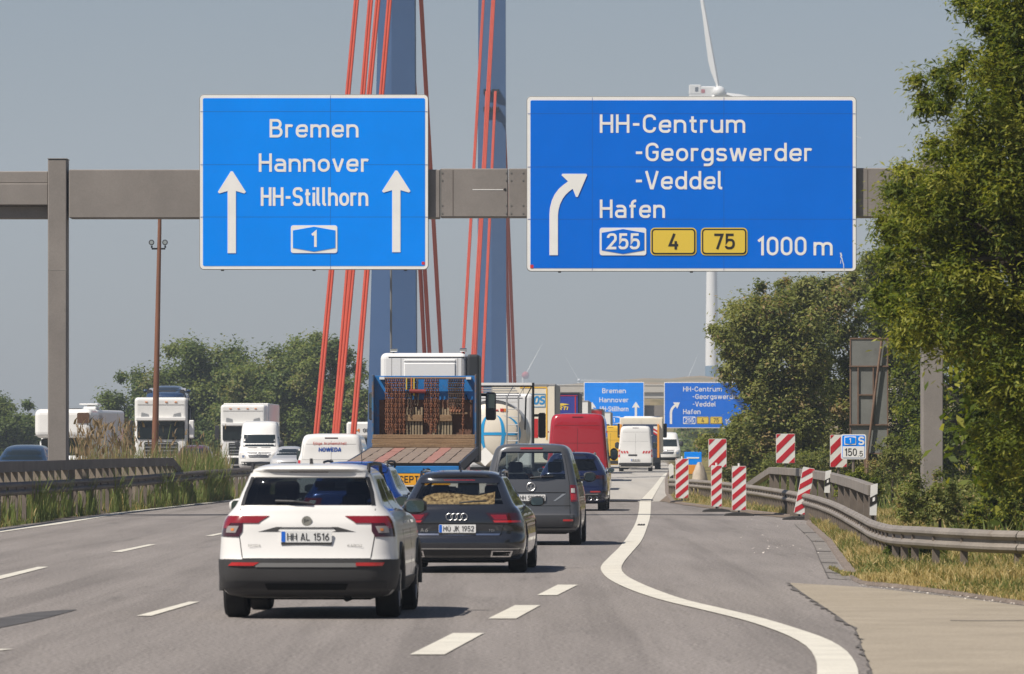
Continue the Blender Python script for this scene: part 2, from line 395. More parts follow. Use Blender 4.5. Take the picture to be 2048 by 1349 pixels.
def struct(o): o['kind'] = 'structure'; return o
def zo(d): return .42 * min(1, max(0, (d - 40) / 60)) + max(0, d - 300) * .0015
struct(MB().grid([[(interp(LE, d) - 20.3, d, zo(d) - .01), (interp(LE, d) - 40, d, zo(d) + .1), (-90, d, zo(d)), (-95, d, -.1)] for d in ds]).build('far_verge', M_GRASSG, fix=False))
gy = [-100, 0, 40, 100, 180, 260, 400, 900, 2000, 4200]
gx = [-3200, -1500, -400, -120, -40, 0, 40, 120, 400, 1500, 3200]
struct(MB().grid([[(x, y, zg(y) - .06) for x in gx] for y in gy]).build('ground', M_GRASSG, fix=False))
rw = []
for d in ds:
    a, b = interp(LE, d) - .55, interp(RE, d)
    rw.append([(a + (b - a) * k / 10, d, zg(d)) for k in range(11)])
near = [r for r in rw if r[0][1] <= 177.6]; far_ = [r for r in rw if r[0][1] >= 176]
struct(MB().grid(near).build('road', M_ASPH, fix=False))
struct(MB().grid([[(x, y, z + .008) for x, y, z in r] for r in far_]).build('bridge_deck', M_CONC, fix=False))
struct(MB().grid([[(interp(LE, d) - 4.4 - k * 3.2, d, zo(d)) for k in range(6)] for d in ds if d > 20]).build('opposite_road', M_ASPH, fix=False))
# median between the carriageways, right verge
struct(MB().grid([[(interp(LE, d) - o, d, z) for o, z in ((.55, zg(d) + .005), (.75, zg(d) + .07), (1.4, max(zg(d), zo(d) - .2) + .06), (3.2, zo(d) + .12), (4.5, zo(d) - .02))] for d in ds]).build('median', M_DIRT, fix=False))
rows = []
for d in ds:
    if d < 60.55: continue
    x = interp(RE, d)
    rows.append([(x + o, d, zg(d) + z) for o, z in ((0, .0), (.01, .035), (.14, .04), (.5, .07), (1.5, .08), (3.5, .12), (10, .4), (60, .6))])
struct(MB().grid([[r[0], r[1], r[2]] for r in rows]).build('kerb', M_KERB, fix=False))
struct(MB().grid([r[2:] for r in rows]).build('verge', M_DRY, fix=False))
# the kerb run across the front: from (2048,1212) to (1725,1165)
def ribbon(name, Lp, Rp, m, n=60, dz=.006, px=True, jit=0.0):
    rj = random.Random(9)
    def res(p):
        p = [Vector((G(*q, 0) if px else Vector((q[0], q[1], zg(q[1]))))) for q in p]
        t = np.cumsum([0] + [(p[i + 1] - p[i]).length for i in range(len(p) - 1)]); t = t / t[-1]
        # smooth through catmull-rom on resampled parameter
        out = []
        for s in np.linspace(0, 1, n):
            i = min(max(int(np.searchsorted(t, s)) - 1, 0), len(p) - 2); u = (s - t[i]) / max(t[i + 1] - t[i], 1e-9)
            p0, p1, p2, p3 = p[max(i - 1, 0)], p[i], p[i + 1], p[min(i + 2, len(p) - 1)]
            q = .5 * ((2 * p1) + (p2 - p0) * u + (2 * p0 - 5 * p1 + 4 * p2 - p3) * u * u + (3 * p1 - p0 - 3 * p2 + p3) * u ** 3)
            out.append(q + Vector((0, 0, dz)))
        return out
    a, b = res(Lp), res(Rp)
    if jit: a = [p + Vector((rj.gauss(0, jit), rj.gauss(0, jit * 4), 0)) for p in a]
    return struct(MB().grid([[a[i], a[i].lerp(b[i], .5), b[i]] for i in range(n)]).build(name, m, fix=False))
WL = [(1279, 1004), (1277.5, 1023), (1271, 1047), (1257.7, 1070.5), (1239.9, 1094.2), (1219, 1115), (1202.8, 1132.8), (1204.3, 1146), (1222, 1162.4), (1266.6, 1183.2), (1325.8, 1202.4), (1399.9, 1220.2), (1488.9, 1242.4), (1563, 1267.6), (1610.4, 1292.8), (1631, 1319.5), (1634, 1349), (1630, 1385)]
WR = [(1302, 1004), (1300.6, 1032), (1293, 1058.7), (1282.9, 1082.4), (1263.6, 1106), (1248.8, 1123.9), (1242.8, 1138.7), (1251.7, 1152), (1275.4, 1165.4), (1314, 1181.7), (1370, 1201), (1444, 1218.7), (1518.5, 1236.5), (1592.6, 1258.7), (1652, 1279.5), (1690, 1301.7), (1711, 1328.4), (1717, 1349), (1720, 1385)]
ribbon('road_marking', WL, WR, M_PAINT, n=110, dz=.010)
ribbon('road_marking', [(1279, 1004), (1306, 975), (1322, 955), (1331, 947)], [(1302, 1004), (1318, 975), (1330, 955), (1337, 947)], M_PAINT, n=20, dz=.016)
# concrete patch on the hard shoulder and the paved gutter strip
pb = [(1576, 1167), (1613, 1193.5), (1640, 1211), (1669.6, 1230.6), (1690, 1246), (1711, 1263), (1718, 1283), (1726, 1304.7), (1744, 1349), (1752, 1385)]
pt = [(1577, 1166.8), (1660, 1171.5), (1740, 1177), (1850, 1189), (1960, 1202), (2048, 1214), (2120, 1224), (2200, 1236), (2400, 1268), (2700, 1318), (2900, 1385)]
ribbon('concrete_patch', pb, pt, M_PATCH, n=90, dz=.006, jit=.018)
M_GUT = mat('gutter_slabs', (.19, .172, .155), rough=.9, var=.12, vscale=.8, grain=.2, gscale=50)
ribbon('gutter_strip', [(1589.7, 1049.8), (1622, 1082), (1640, 1121), (1657.8, 1158)], [(1611, 1049.8), (1650, 1085), (1676, 1126.8), (1702, 1161)], M_GUT, n=30, dz=.005)
for (a, b) in (((1606, 1066), (1634, 1066)), ((1622, 1083), (1649, 1084)), ((1632, 1103), (1662, 1104)), ((1642, 1126), (1675, 1127)), ((1650, 1146), (1690, 1148))):
    ribbon('gutter_joint', [a, b], [(a[0], a[1] + .9), (b[0], b[1] + .9)], M_TAR2, n=4, dz=.012)
ribbon('gutter_joint', [(1588, 1049.8), (1620.5, 1082), (1638, 1121), (1655, 1158)], [(1589.7, 1049.8), (1622.6, 1082), (1640.6, 1121), (1658.4, 1158)], M_TAR2, n=30, dz=.012)
ribbon('crack_line', [(p[0] - 2.2 - 1.5 * math.sin(i * 2.3), p[1] + 1) for i, p in enumerate(pb)], [(p[0] + 1, p[1]) for p in pb], M_TAR2, n=90, dz=.011, jit=.03)
# front kerb run
kf = [G(*p) for p in ((1703, 1161), (1718, 1168), (1740, 1172), (1800, 1177.5), (1900, 1190), (2000, 1205), (2100, 1219), (2300, 1248), (2700, 1315), (3200, 1400))]
rr_ = []
for i, p in enumerate(kf):
    t = (kf[min(i + 1, len(kf) - 1)] - kf[max(i - 1, 0)]).normalized(); nrm = Vector((-t.y, t.x, 0))
    rr_.append([p + nrm * o + Vector((0, 0, z)) for o, z in ((0, .004), (.01, .04), (.16, .045), (.9, .06), (3.5, .07), (9, .12))])
struct(MB().grid([r[:3] for r in rr_]).build('kerb', M_KERB, fix=False))
struct(MB().grid([r[2:] for r in rr_]).build('verge', M_DRY, fix=False))
# lane lines
def dash(name, pts, w):
    """centre-line pixels -> painted strip"""
    c = [G(*p, .008) for p in pts]; rowsd = []
    for i, p in enumerate(c):
        t = (c[min(i + 1, len(c) - 1)] - c[max(i - 1, 0)]).normalized(); nrm = Vector((-t.y, t.x, 0)).normalized()
        rowsd.append([p - nrm * w / 2, p + nrm * w / 2])
    return struct(MB().grid(rowsd).build(name, M_PAINT, fix=False))
def dash4(bl, br, tr, tl):
    q = [G(*p, .008) for p in (bl, br, tr, tl)]
    return struct(MB().add(q, [(0, 1, 2, 3)]).build('lane_dash', M_PAINT, fix=False))
dash4((820, 1311), (889, 1311), (968, 1268), (906, 1268)); dash4((976, 1239), (1032, 1239), (1081, 1212), (1030, 1212)); dash4((1074, 1192), (1114, 1192), (1156, 1171), (1115, 1171))
dash4((273, 1233.5), (302, 1233.5), (399, 1205), (378, 1205)); dash4((-110, 1311), (-70, 1311), (27, 1300), (-2, 1300))
dash4((221, 1105.3), (243, 1105.3), (312, 1090), (297, 1090)); dash4((-40, 1162), (-8, 1162), (97, 1135), (76, 1135)); dash4((410, 1073), (426, 1073), (478, 1062), (466, 1062))
dash4((470, 1190), (500, 1190), (560, 1170), (540, 1170)); dash4((640, 1145), (664, 1145), (715, 1125), (697, 1125))
for (x0, y0, x1, y1) in ((1225, 975, 1236, 968), (1245, 960, 1250, 956)):
    pass
dash('edge_line', [(-60, 1073), (0, 1063.5), (50, 1056.5), (100, 1050), (150, 1042), (200, 1033.5), (250, 1026), (300, 1019.5), (350, 1013.5), (400, 1008), (440, 1003.5), (480, 999.5), (540, 992), (600, 983)], .30)
# dark streak on the left of the road, patch sealing lines, expansion joint, tyre scribble
ribbon('road_streak', [(-90, 1252), (0, 1237), (75, 1225), (152, 1220)], [(-90, 1272), (0, 1257), (85, 1239), (153, 1221)], M_STREAK, n=12, dz=.005)
ribbon('expansion_joint', [(1000, 1003.2), (1150, 1003.2), (1275, 1003.4)], [(1000, 1004.6), (1150, 1004.6), (1275, 1004.6)], M_CRACK, n=6, dz=.022)
for pts in (((1900, 1243), (1975, 1243.5), (2060, 1243)),):
    ribbon('crack_line', pts, [(p[0], p[1] + .8) for p in pts], M_TAR2, n=8, dz=.013)
for x in (1274, 1279, 1284):
    ribbon('skid_mark', [(x, 1052.5), (x + 3, 1049.5)], [(x + 5, 1052.5), (x + 6, 1049.5)], M_CRACK, n=3, dz=.018)

ribbon('gravel_strip', [(1322, 1004), (1380, 1012), (1440, 1021), (1520, 1031), (1615, 1042)], [(1336, 990), (1390, 1002), (1450, 1011), (1530, 1020), (1612, 1033)], mat('gravel_dirt', (.215, .17, .13), rough=.95, spec=.1, col2=(.15, .12, .095), vscale=2.5, grain=.4, gscale=22), n=40, dz=.012, jit=.05)
lt = MB(); rl_ = random.Random(5)
for k in range(46):
    p = G(rl_.uniform(1480, 1640), rl_.uniform(1036, 1112), .02); r_ = rl_.uniform(.008, .03); a_ = rl_.uniform(0, 6)
    lt.add([p + Vector((r_ * math.cos(a_ + q), r_ * math.sin(a_ + q), .01 * (q > 2))) for q in (0, 1.5, 3, 4.6)], [(0, 1, 2, 3)])
for k in range(60):
    p = G(rl_.uniform(1720, 2048), 0 + rl_.uniform(1182, 1200) + 0, .02); p = G(1720 + 5.4 * k, 1172 + .118 * 5.4 * k + rl_.uniform(-1, 5), .02); r_ = rl_.uniform(.006, .022); a_ = rl_.uniform(0, 6)
    lt.add([p + Vector((r_ * math.cos(a_ + q), r_ * math.sin(a_ + q), .01 * (q > 2))) for q in (0, 1.5, 3, 4.6)], [(0, 1, 2, 3)])
lt = lt.build('litter', mat('litter_pale', (.55, .50, .44), rough=.8), fix=False); lt['kind'] = 'stuff'
# far hill with the wind turbine
def hill(name, pts, d0, d1, m, base=0):
    rws = []
    for px, py in pts:
        t = P(px, py, d1); f = P(px, HZ + 2, d0)
        rws.append([(f.x, d0, base), ((f.x * .5 + t.x * .5), (d0 + d1) / 2, t.z * .55), (t.x, d1, t.z), (t.x, d1 + 300, t.z * .9), (t.x * 1.1, d1 + 1200, base)])
    return struct(MB().grid(rws).build(name, m, fix=False, smooth=60))
M_HILL = mat('hill_grass', (.16, .145, .075), rough=1, spec=0, col2=(.30, .215, .125), vscale=.012, var=.2, grain=.15, gscale=.08)
hill('hill', [(700, 800), (850, 790), (1000, 780), (1080, 773), (1150, 768), (1220, 762), (1290, 757), (1340, 758), (1370, 754), (1400, 752), (1440, 755), (1520, 753), (1640, 757), (1800, 770), (2100, 800)], 1150, 2000, M_HILL)
# ---------------------------------------------------------------- big signs and gantry
M_GAN = mat('gantry_steel', (.235, .212, .192), rough=.75, spec=.3, var=.10, vscale=.7, grain=.05, gscale=25, dirt=((.19, .172, .155), .6, .6))
M_SWHITE = mat('sign_white', (.86, .85, .81), rough=.45, spec=.4, var=.03, vscale=2)
M_SBLUE = mat('sign_blue_light', (.0, .26, .95), rough=.6, spec=.03, var=.04, vscale=.5)
M_SBLUE2 = mat('sign_blue', (.0, .155, .72), rough=.6, spec=.03, var=.04, vscale=.5)
M_SYEL = mat('sign_yellow', (.78, .56, .06), rough=.45)
M_SBLK = mat('sign_black', (.02, .018, .015), rough=.5)
M_SEAM = mat('sign_seam', (.01, .08, .36), rough=.6)
M_SBACK = mat('sign_back', (.25, .24, .22), rough=.5, metal=.4)
GD = 138.0; GS = F / GD
def rrect(x0, x1, z0, z1, r, k=5):
    out = []
    for cx, cz, a0 in ((x1 - r, z0 + r, -90), (x1 - r, z1 - r, 0), (x0 + r, z1 - r, 90), (x0 + r, z0 + r, 180)):
        for j in range(k + 1):
            a = math.radians(a0 + 90 * j / k); out.append((cx + r * math.cos(a), cz + r * math.sin(a)))
    return out
class Plate:
    """flat sign facing -y, laid out in photo pixels relative to its lower middle"""
    def __init__(s, root, cx, by, s_): s.r = root; s.cx = cx; s.by = by; s.s = s_
    def p(s, x, y): return ((x - s.cx) / s.s, (s.by - y) / s.s)
    def poly(s, name, pts, m, y0, y1, parent=None):
        return MB().prism([s.p(*q) for q in pts], 'y', y0, y1).build(name, m, parent or s.r)
    def rect(s, name, x0, x1, y0, y1, r, m, a0, a1, parent=None, bevel=0):
        X0, Z0 = s.p(x0, y1); X1, Z1 = s.p(x1, y0)
        return MB().prism(rrect(X0, X1, Z0, Z1, r / s.s), 'y', a0, a1).build(name, m, parent or s.r, bevel=bevel)
    def text(s, name, t, x0, x1, base, cap, m, y, wt=1.0, parent=None):
        X, Z = s.p(x0, base); mb = MB()
        text_mb(mb, t, X, Z, (base - cap) / s.s, (x1 - x0) / s.s, y, wt)
        return mb.build(name, m, parent or s.r, fix=False)
def shield(pl, x0, x1, y0, y1, num, nx0, nx1, nb, nc, blue, y):
    sh = pl.rect('route_shield', x0, x1, y0, y1, 5, M_SWHITE, y - .012, y)
    h = y1 - y0; mx = (x0 + x1) / 2
    pl.poly('shield_field', [(x0 + 4, y0 + h * .185), (mx, y0 + h * .05), (x1 - 4, y0 + h * .185), (x1 - 4, y1 - h * .185), (mx, y1 - h * .05), (x0 + 4, y1 - h * .185)], blue, y - .020, y - .008, sh)
    pl.text('route_number', num, nx0, nx1, nb, nc, M_SWHITE, y - .021, 1.15, sh)
def yshield(pl, x0, x1, y0, y1, num, nx0, nx1, nb, nc, y):
    sh = pl.rect('route_shield', x0, x1, y0, y1, 9, M_SYEL, y - .012, y)
    pl.rect('shield_border', x0 + 2.2, x1 - 2.2, y0 + 2.2, y1 - 2.2, 7, M_SBLK, y - .017, y - .008, sh)
    pl.rect('shield_field', x0 + 5, x1 - 5, y0 + 5, y1 - 5, 5, M_SYEL, y - .022, y - .008, sh)
    pl.text('route_number', num, nx0, nx1, nb, nc, M_SBLK, y - .023, 1.1, sh)
def arrow_up(pl, xl, xr, yb, tip, hx0, hx1, hy, y):
    mx = (xl + xr) / 2
    pl.poly('arrow', [(xl, yb), (xr, yb), (xr, hy - 5), (hx1 - 3, hy), (hx1, hy - 3), (mx + 2, tip), (mx - 2, tip), (hx0, hy - 3), (hx0 + 3, hy), (xl, hy - 5)], M_SWHITE, y - .012, y)
def sign_base(root, x0, x1, y0, y1, bx0, bx1, by0, by1, blue, hs, vs_):
    pl = Plate(root, (x0 + x1) / 2, y1, GS)
    pl.rect('sign_board', x0, x1, y0, y1, 9, M_SBACK, -.02, .06, bevel=.008)
    pl.rect('sign_border', x0 + 1.2, x1 - 1.2, y0 + 1.2, y1 - 1.2, 8, M_SWHITE, -.026, -.012)
    pl.rect('blue_face', bx0, bx1, by0, by1, 3, blue, -.032, -.018)
    for h in hs: pl.rect('panel_seam', x0 + 2, x1 - 2, h - .35, h + .35, .1, M_SEAM, -.0335, -.02)
    for v in vs_: pl.rect('panel_seam', v - .3, v + .3, y0 + 2, y1 - 2, .1, M_SEAM, -.0335, -.02)
    for k in range(3):
        cx_ = x0 + (x1 - x0) * (.1 + .4 * k)
        pl.rect('bracket', cx_ - 3, cx_ + 3, y1 - 1, y1 + 2.2, .3, M_SBLK, .0, .12)
        pl.rect('rear_rib', cx_ - 4, cx_ + 4, y0 + 4, y1 - 2, .3, M_SBACK, .061, .125)
    return pl
def left_sign(label):
    r = thing('motorway_sign', label, 'road sign', (P(628, 540, GD).x, GD, P(628, 540, GD).z), 0, 'blue overhead motorway signs')
    pl = sign_base(r, 399, 857, 189.5, 540, 406, 850, 197, 532.5, M_SBLUE, (223.8, 330, 434.6), (661,))
    y = -.033
    pl.text('lettering', 'Bremen', 539.4, 717, 275.6, 238.7, M_SWHITE, y)
    pl.text('lettering', 'Hannover', 517.8, 737.6, 344.3, 307.4, M_SWHITE, y)
    pl.text('lettering', 'HH-Stillhorn', 521.8, 735.3, 412.4, 375.2, M_SWHITE, y, 1.02)
    arrow_up(pl, 455.4, 472, 507, 343.3, 435.8, 491.9, 387.5, y); arrow_up(pl, 784.4, 801, 505, 341.7, 764.2, 821, 385.8, y)
    shield(pl, 581.9, 674.8, 451.2, 506.7, '1', 622.5, 633.5, 494.5, 463, M_SBLUE, y)
    pl.rect('maker_sticker', 843.5, 849.5, 524, 530, 1, mat('sticker_red', (.6, .03, .05)), -.036, -.03)
    return r
def right_sign(label):
    r = thing('motorway_sign', label, 'road sign', (P(1383, 543.5, GD).x, GD, P(1383, 543.5, GD).z), 0, 'blue overhead motorway signs')
    pl = sign_base(r, 1053.4, 1712.8, 193.3, 543.5, 1061, 1705, 201.3, 537, M_SBLUE2, (228, 334.5, 439), (1184.6, 1447.8))
    y = -.033
    pl.text('lettering', 'HH-Centrum', 1199.7, 1490.6, 266.3, 229.5, M_SWHITE, y)
    pl.text('lettering', '-Georgswerder', 1270.2, 1624.3, 323, 286.2, M_SWHITE, y)
    pl.text('lettering', '-Veddel', 1270.2, 1445.4, 379.4, 342.6, M_SWHITE, y)
    pl.text('lettering', 'Hafen', 1199.7, 1329.8, 436.5, 399.7, M_SWHITE, y)
    pl.text('lettering', '1000', 1514.4, 1612.5, 511.3, 474, M_SWHITE, y); pl.text('lettering', 'm', 1627, 1665.1, 511.3, 474, M_SWHITE, y)
    shield(pl, 1199.4, 1292.6, 456, 511.3, '255', 1214, 1279, 499, 467.5, M_SBLUE2, y)
    yshield(pl, 1300.9, 1393, 456, 511.3, '4', 1336.5, 1357, 499.5, 468, y); yshield(pl, 1401.7, 1494.9, 456, 511.3, '75', 1427, 1469, 499, 468, y)
    # curved arrow
    out = [(1098.9, 511), (1098.9, 470), (1098.9, 430), (1100, 416), (1103.5, 402), (1109.5, 389), (1118, 378), (1126.5, 370.5), (1137.5, 362.5)]
    inn = [(1115.9, 511), (1115.9, 470), (1115.9, 432), (1117, 421), (1120.2, 409), (1125.2, 398.5), (1131.5, 390), (1138, 383.8), (1147, 377)]
    mb = MB().grid([[(pl.p(*a)[0], y - .012, pl.p(*a)[1]), (pl.p(*b)[0], y - .012, pl.p(*b)[1])] for a, b in zip(out, inn)])
    arp = mb.build('arrow', M_SWHITE, r, fix=False)
    pl.poly('arrow_head', [(1123, 351), (1125, 348.2), (1172.5, 348.2), (1174.2, 351), (1155.5, 394.5), (1152, 394.5), (1145.2, 377.5), (1136.2, 363.5)], M_SWHITE, y - .015, y - .003, arp)
    pl.rect('maker_sticker', 1060.5, 1067, 530, 537, 1, mat('sticker_red', (.6, .03, .05)), -.036, -.03)
    M_DROP = mat('bird_dropping', (.7, .72, .7))
    for (a, b, c) in (((1681, 506), (1683, 513), 1.6), ((1681, 513), (1684.5, 519), 1.3), ((1684, 519), (1687.5, 531), .8), ((1687, 531), (1688, 543), .7), ((1682, 520), (1681, 528), .6)):
        pl.poly('bird_dropping', [(a[0] - c, a[1]), (a[0] + c, a[1]), (b[0] + c, b[1]), (b[0] - c, b[1])], M_DROP, -.0355, -.031)
    return r
S1 = left_sign('blue Bremen Hannover sign on the near gantry, left of the two')
S2 = right_sign('blue HH-Centrum Georgswerder sign on the near gantry, under the wind turbine')
def gantry(label, far=False):
    g = thing('sign_gantry', label, 'gantry', (P(620, 900, GD).x, GD, 0), 0, 'sign gantries across the motorway')
    X = lambda px: (px - 620) / GS
    Z = lambda py: EYE + (HZ - py) / GS
    def bx(name, x0, x1, y0, y1, ya, yb, m=M_GAN): return box(name, m, g, X(x0), X(x1), ya, yb, Z(y1), Z(y0), bevel=.02)
    bx('crossbeam', 137, 880, 339, 436, .13, .95); bx('crossbeam', 880.6, 1016, 337, 434, .13, .95); bx('crossbeam', 1016.8, 1380, 337, 434, .13, .95); bx('crossbeam', 1380.8, 1850, 336, 434, .13, .95)
    bx('post', 95, 132.5, 318, 1054, .10, .86); bx('post', 1846, 1887, 318, 1050, .10, .9)
    bx('crossbeam', -420, 94.5, 342, 366, .25, 1.1); bx('crossbeam', -420, 94.5, 366.4, 410, .20, 1.0); bx('crossbeam', -420, 94.5, 410.5, 436, .45, 1.0)
    bx('post_seam', 94.8, 132.8, 540, 541.2, .095, .2, M_SBACK); bx('post_cap', 94, 134, 316.5, 318, .08, .9, M_SBACK)
    for px in (884, 1012, 1022, 1046):
        for py in (345, 360, 410, 426): MB().cyl((X(px), .125, Z(py)), 'y', .022, .02, 8).build('bolt', M_SBACK, g)
    M_HOLE = mat('hole_black', (.01, .01, .01))
    MB().cyl((X(1010), .128, Z(379)), 'y', 2.6 / GS, .02, 10).build('drain_hole', M_HOLE, g)
    box('scratch', M_SWHITE, g, X(945), X(1006), .124, .14, Z(380), Z(378.6)); box('joint_strip', M_SBACK, g, X(880.2), X(881.8), .125, .16, Z(435), Z(338))
    for px in (905, 1690, 1735): box('rust_streak', mat('rust_dim', (.12, .10, .085)), g, X(px), X(px + 2), .127, .14, Z(432), Z(340))
    return g
gantry('grey steel sign gantry carrying the large near signs')
# the next gantry, 520 m away
def far_copy(o, px, py, d, label):
    c = copy_tree(o); p = P(px, py, d); c.location = p; c['label'] = label; return c
far_copy(S1, 1228, 857, 520, 'small far Bremen Hannover sign seen above the white box truck')
far_copy(S2, 1415, 857, 520, 'small far HH-Centrum sign half covered by the willow tree')
fg = thing('sign_gantry', 'far grey sign gantry holding the two small distant signs', 'gantry', (P(1300, 900, 520).x, 520.3, .6), 0, 'sign gantries across the motorway')
s5 = F / 520
for (x0, x1) in ((1130, 1300), (1300.4, 1540)): box('crossbeam', M_GAN, fg, (x0 - 1300) / s5, (x1 - 1300) / s5, .42, 1.2, EYE - .6 + (HZ - 833) / s5, EYE - .6 + (HZ - 811) / s5)
for px in (1128, 1541): box('post', M_GAN, fg, (px - 1300) / s5 - .22, (px - 1300) / s5 + .22, .4, 1.2, 0, 6.2)
# ---------------------------------------------------------------- vehicles: car bodies lofted from stacked slices
def pchip(xs, ys, x):
    xs = np.asarray(xs, float); ys = np.asarray(ys, float); h = np.diff(xs); dl = np.diff(ys) / h
    m = np.zeros(len(xs)); m[0], m[-1] = dl[0], dl[-1]
    for i in range(1, len(xs) - 1):
        if dl[i - 1] * dl[i] > 0:
            w1, w2 = 2 * h[i] + h[i - 1], h[i] + 2 * h[i - 1]
            m[i] = (w1 + w2) / (w1 / dl[i - 1] + w2 / dl[i])
    i = np.clip(np.searchsorted(xs, x) - 1, 0, len(xs) - 2); t = (x - xs[i]) / h[i]
    return ys[i] * (1 + 2 * t) * (1 - t) ** 2 + m[i] * h[i] * t * (1 - t) ** 2 + ys[i + 1] * t * t * (3 - 2 * t) + m[i + 1] * h[i] * t * t * (t - 1)
class Body:
    """slices (z, half width, rear y, front y, rear corner radius, front corner radius); rear/front bow bends the ends"""
    def __init__(s, sl, bow=.06, fbow=.12, sub=3):
        s.sl = sl; s.bow = bow; s.fbow = fbow; s.sub = sub
        s.zs = [a[0] for a in sl]
    def at(s, z):
        z = min(max(z, s.zs[0]), s.zs[-1])
        return [float(pchip(s.zs, [a[i] for a in s.sl], z)) for i in range(1, 6)]
    def rear(s, x, z):
        w, yr, yf, r, rf = s.at(z); x = min(abs(x), w * .9995); y = yr + s.bow * (x / w) ** 2
        c = x - (w - r)
        if c > 0: y += r - math.sqrt(max(r * r - c * c, 0))
        return y
    def front(s, x, z):
        w, yr, yf, r, rf = s.at(z); x = min(abs(x), w * .9995); y = yf - s.fbow * (x / w) ** 2
        c = x - (w - rf)
        if c > 0: y -= rf - math.sqrt(max(rf * rf - c * c, 0))
        return y
    def side(s, y, z):
        w, yr, yf, r, rf = s.at(z)
        a = yr + s.bow + r - y
        if a > 0: return w - r + math.sqrt(max(r * r - min(a, r) ** 2, 0))
        a = y - (yf - s.fbow - rf)
        if a > 0: return w - rf + math.sqrt(max(rf * rf - min(a, rf) ** 2, 0))
        return w
    def ring(s, z, ins=0.0, nr=5, nc=6, ns=10):
        w, yr, yf, r, rf = s.at(z); pts = []
        w -= ins; yr += ins; yf -= ins; r = max(min(r, w * .9), .01); rf = max(min(rf, w * .9), .01)
        for k in range(nr): x = (w - r) * k / nr; pts.append((x, yr + s.bow * (x / w) ** 2))
        for k in range(nc): a = math.pi / 2 * k / nc; x = w - r + r * math.sin(a); pts.append((x, yr + s.bow * (x / w) ** 2 + r - r * math.cos(a)))
        y0 = yr + s.bow + r; y1 = yf - s.fbow - rf
        for k in range(ns): pts.append((w, y0 + (y1 - y0) * k / ns))
        for k in range(nc): a = math.pi / 2 * k / nc; x = w - rf + rf * math.cos(a); pts.append((x, yf - s.fbow * (x / w) ** 2 - rf + rf * math.sin(a)))
        for k in range(nr + 1): x = (w - rf) * (1 - k / nr); pts.append((x, yf - s.fbow * (x / w) ** 2))
        left = [(-x, y) for x, y in pts[1:-1]][::-1]
        return [(x, y, z) for x, y in pts + left]
    def mesh(s, name, mats, ins=0.0, z0=None, z1=None, mi=None):
        zz = []
        for a, b in zip(s.zs[:-1], s.zs[1:]): zz += [a + (b - a) * k / s.sub for k in range(s.sub)]
        zz.append(s.zs[-1])
        if z0 is not None: zz = [z0] + [z for z in zz if z0 + .004 < z < (z1 if z1 else 99) - .004] + ([z1] if z1 else [zz[-1]])
        mb = MB(); rows = [s.ring(z, ins) for z in zz]
        mb.grid(rows, 0, True)
        n = len(rows[0]); o = len(mb.v) - n
        mb.f.append(tuple(range(n))[::-1]); mb.m.append(0); mb.f.append(tuple(range(o, o + n))); mb.m.append(0)
        return mb.build(name, mats)
    # conforming patches
    def patch(s, kind, name, rows, m, parent, off=.006, th=.012, nx=8, nz=4, smooth=40, inset=False):
        """rows: (z, a0, a1) with a = x on the rear/front, y on the side (sign via kind 'side+' / 'side-')"""
        R = []
        for (z0, a0, b0), (z1, a1, b1) in zip(rows[:-1], rows[1:]):
            for k in range(nz): t = k / nz; R.append((z0 + (z1 - z0) * t, a0 + (a1 - a0) * t, b0 + (b1 - b0) * t))
        R.append(rows[-1])
        def pos(a, z, o):
            if kind == 'rear': return (a, s.rear(a, z) - o, z)
            if kind == 'front': return (a, s.front(a, z) + o, z)
            sg = 1 if kind == 'side+' else -1
            return (sg * (s.side(a, z) + o), a, z)
        out = [[pos(a + (b - a) * k / nx, z, off) for k in range(nx + 1)] for z, a, b in R]
        mb = MB().grid(out)
        if th:
            inn = [[pos(a + (b - a) * k / nx, z, off - th) for k in range(nx + 1)] for z, a, b in R]
            o = len(mb.v); mb.grid(inn)
            nrow, nc = len(R), nx + 1
            loop = [i for i in range(nc)] + [r * nc + nx for r in range(1, nrow)] + [(nrow - 1) * nc + k for k in range(nx - 1, -1, -1)] + [r * nc for r in range(nrow - 2, 0, -1)]
            for i in range(len(loop)):
                a, b = loop[i], loop[(i + 1) % len(loop)]
                mb.f.append((a, b, b + o, a + o)); mb.m.append(0)
        return mb.build(name, m, parent, smooth=smooth)
def bool_cut(o, cutters):
    """difference with every cutter, baked into the mesh; a cut that eats the body is undone"""
    for c in cutters:
        old = o.data; lo = max(v.co.z for v in old.vertices); ly = max(v.co.y for v in old.vertices) - min(v.co.y for v in old.vertices)
        m = o.modifiers.new('cut', 'BOOLEAN'); m.operation = 'DIFFERENCE'; m.object = c; m.solver = 'EXACT'
        try: m.material_mode = 'TRANSFER'
        except Exception: pass
        dg = bpy.context.evaluated_depsgraph_get(); dg.update()
        me = bpy.data.meshes.new_from_object(o.evaluated_get(dg)); o.modifiers.clear()
        ok = len(me.vertices) > 50 and max(v.co.z for v in me.vertices) > lo - .02 and max(v.co.y for v in me.vertices) - min(v.co.y for v in me.vertices) > ly - .05
        if ok: o.data = me; bpy.data.meshes.remove(old)
        else: bpy.data.meshes.remove(me); print('cut undone', c.name, o.name)
    for c in cutters: d = c.data; bpy.data.objects.remove(c); bpy.data.meshes.remove(d)
    o.data.shade_smooth(); o.data.set_sharp_from_angle(angle=math.radians(32))
    return o
M_TYRE = mat('tyre_rubber', (.018, .018, .019), rough=.85, spec=.3, bump=.3, bscale=60)
M_RIM = mat('wheel_alloy', (.40, .40, .42), rough=.35, metal=.8)
M_PLASTIC = mat('black_plastic', (.024, .024, .026), rough=.55, spec=.4, grain=.08, gscale=80)
M_GPLASTIC = mat('grey_plastic', (.045, .044, .044), rough=.6, spec=.35, var=.08, vscale=2)
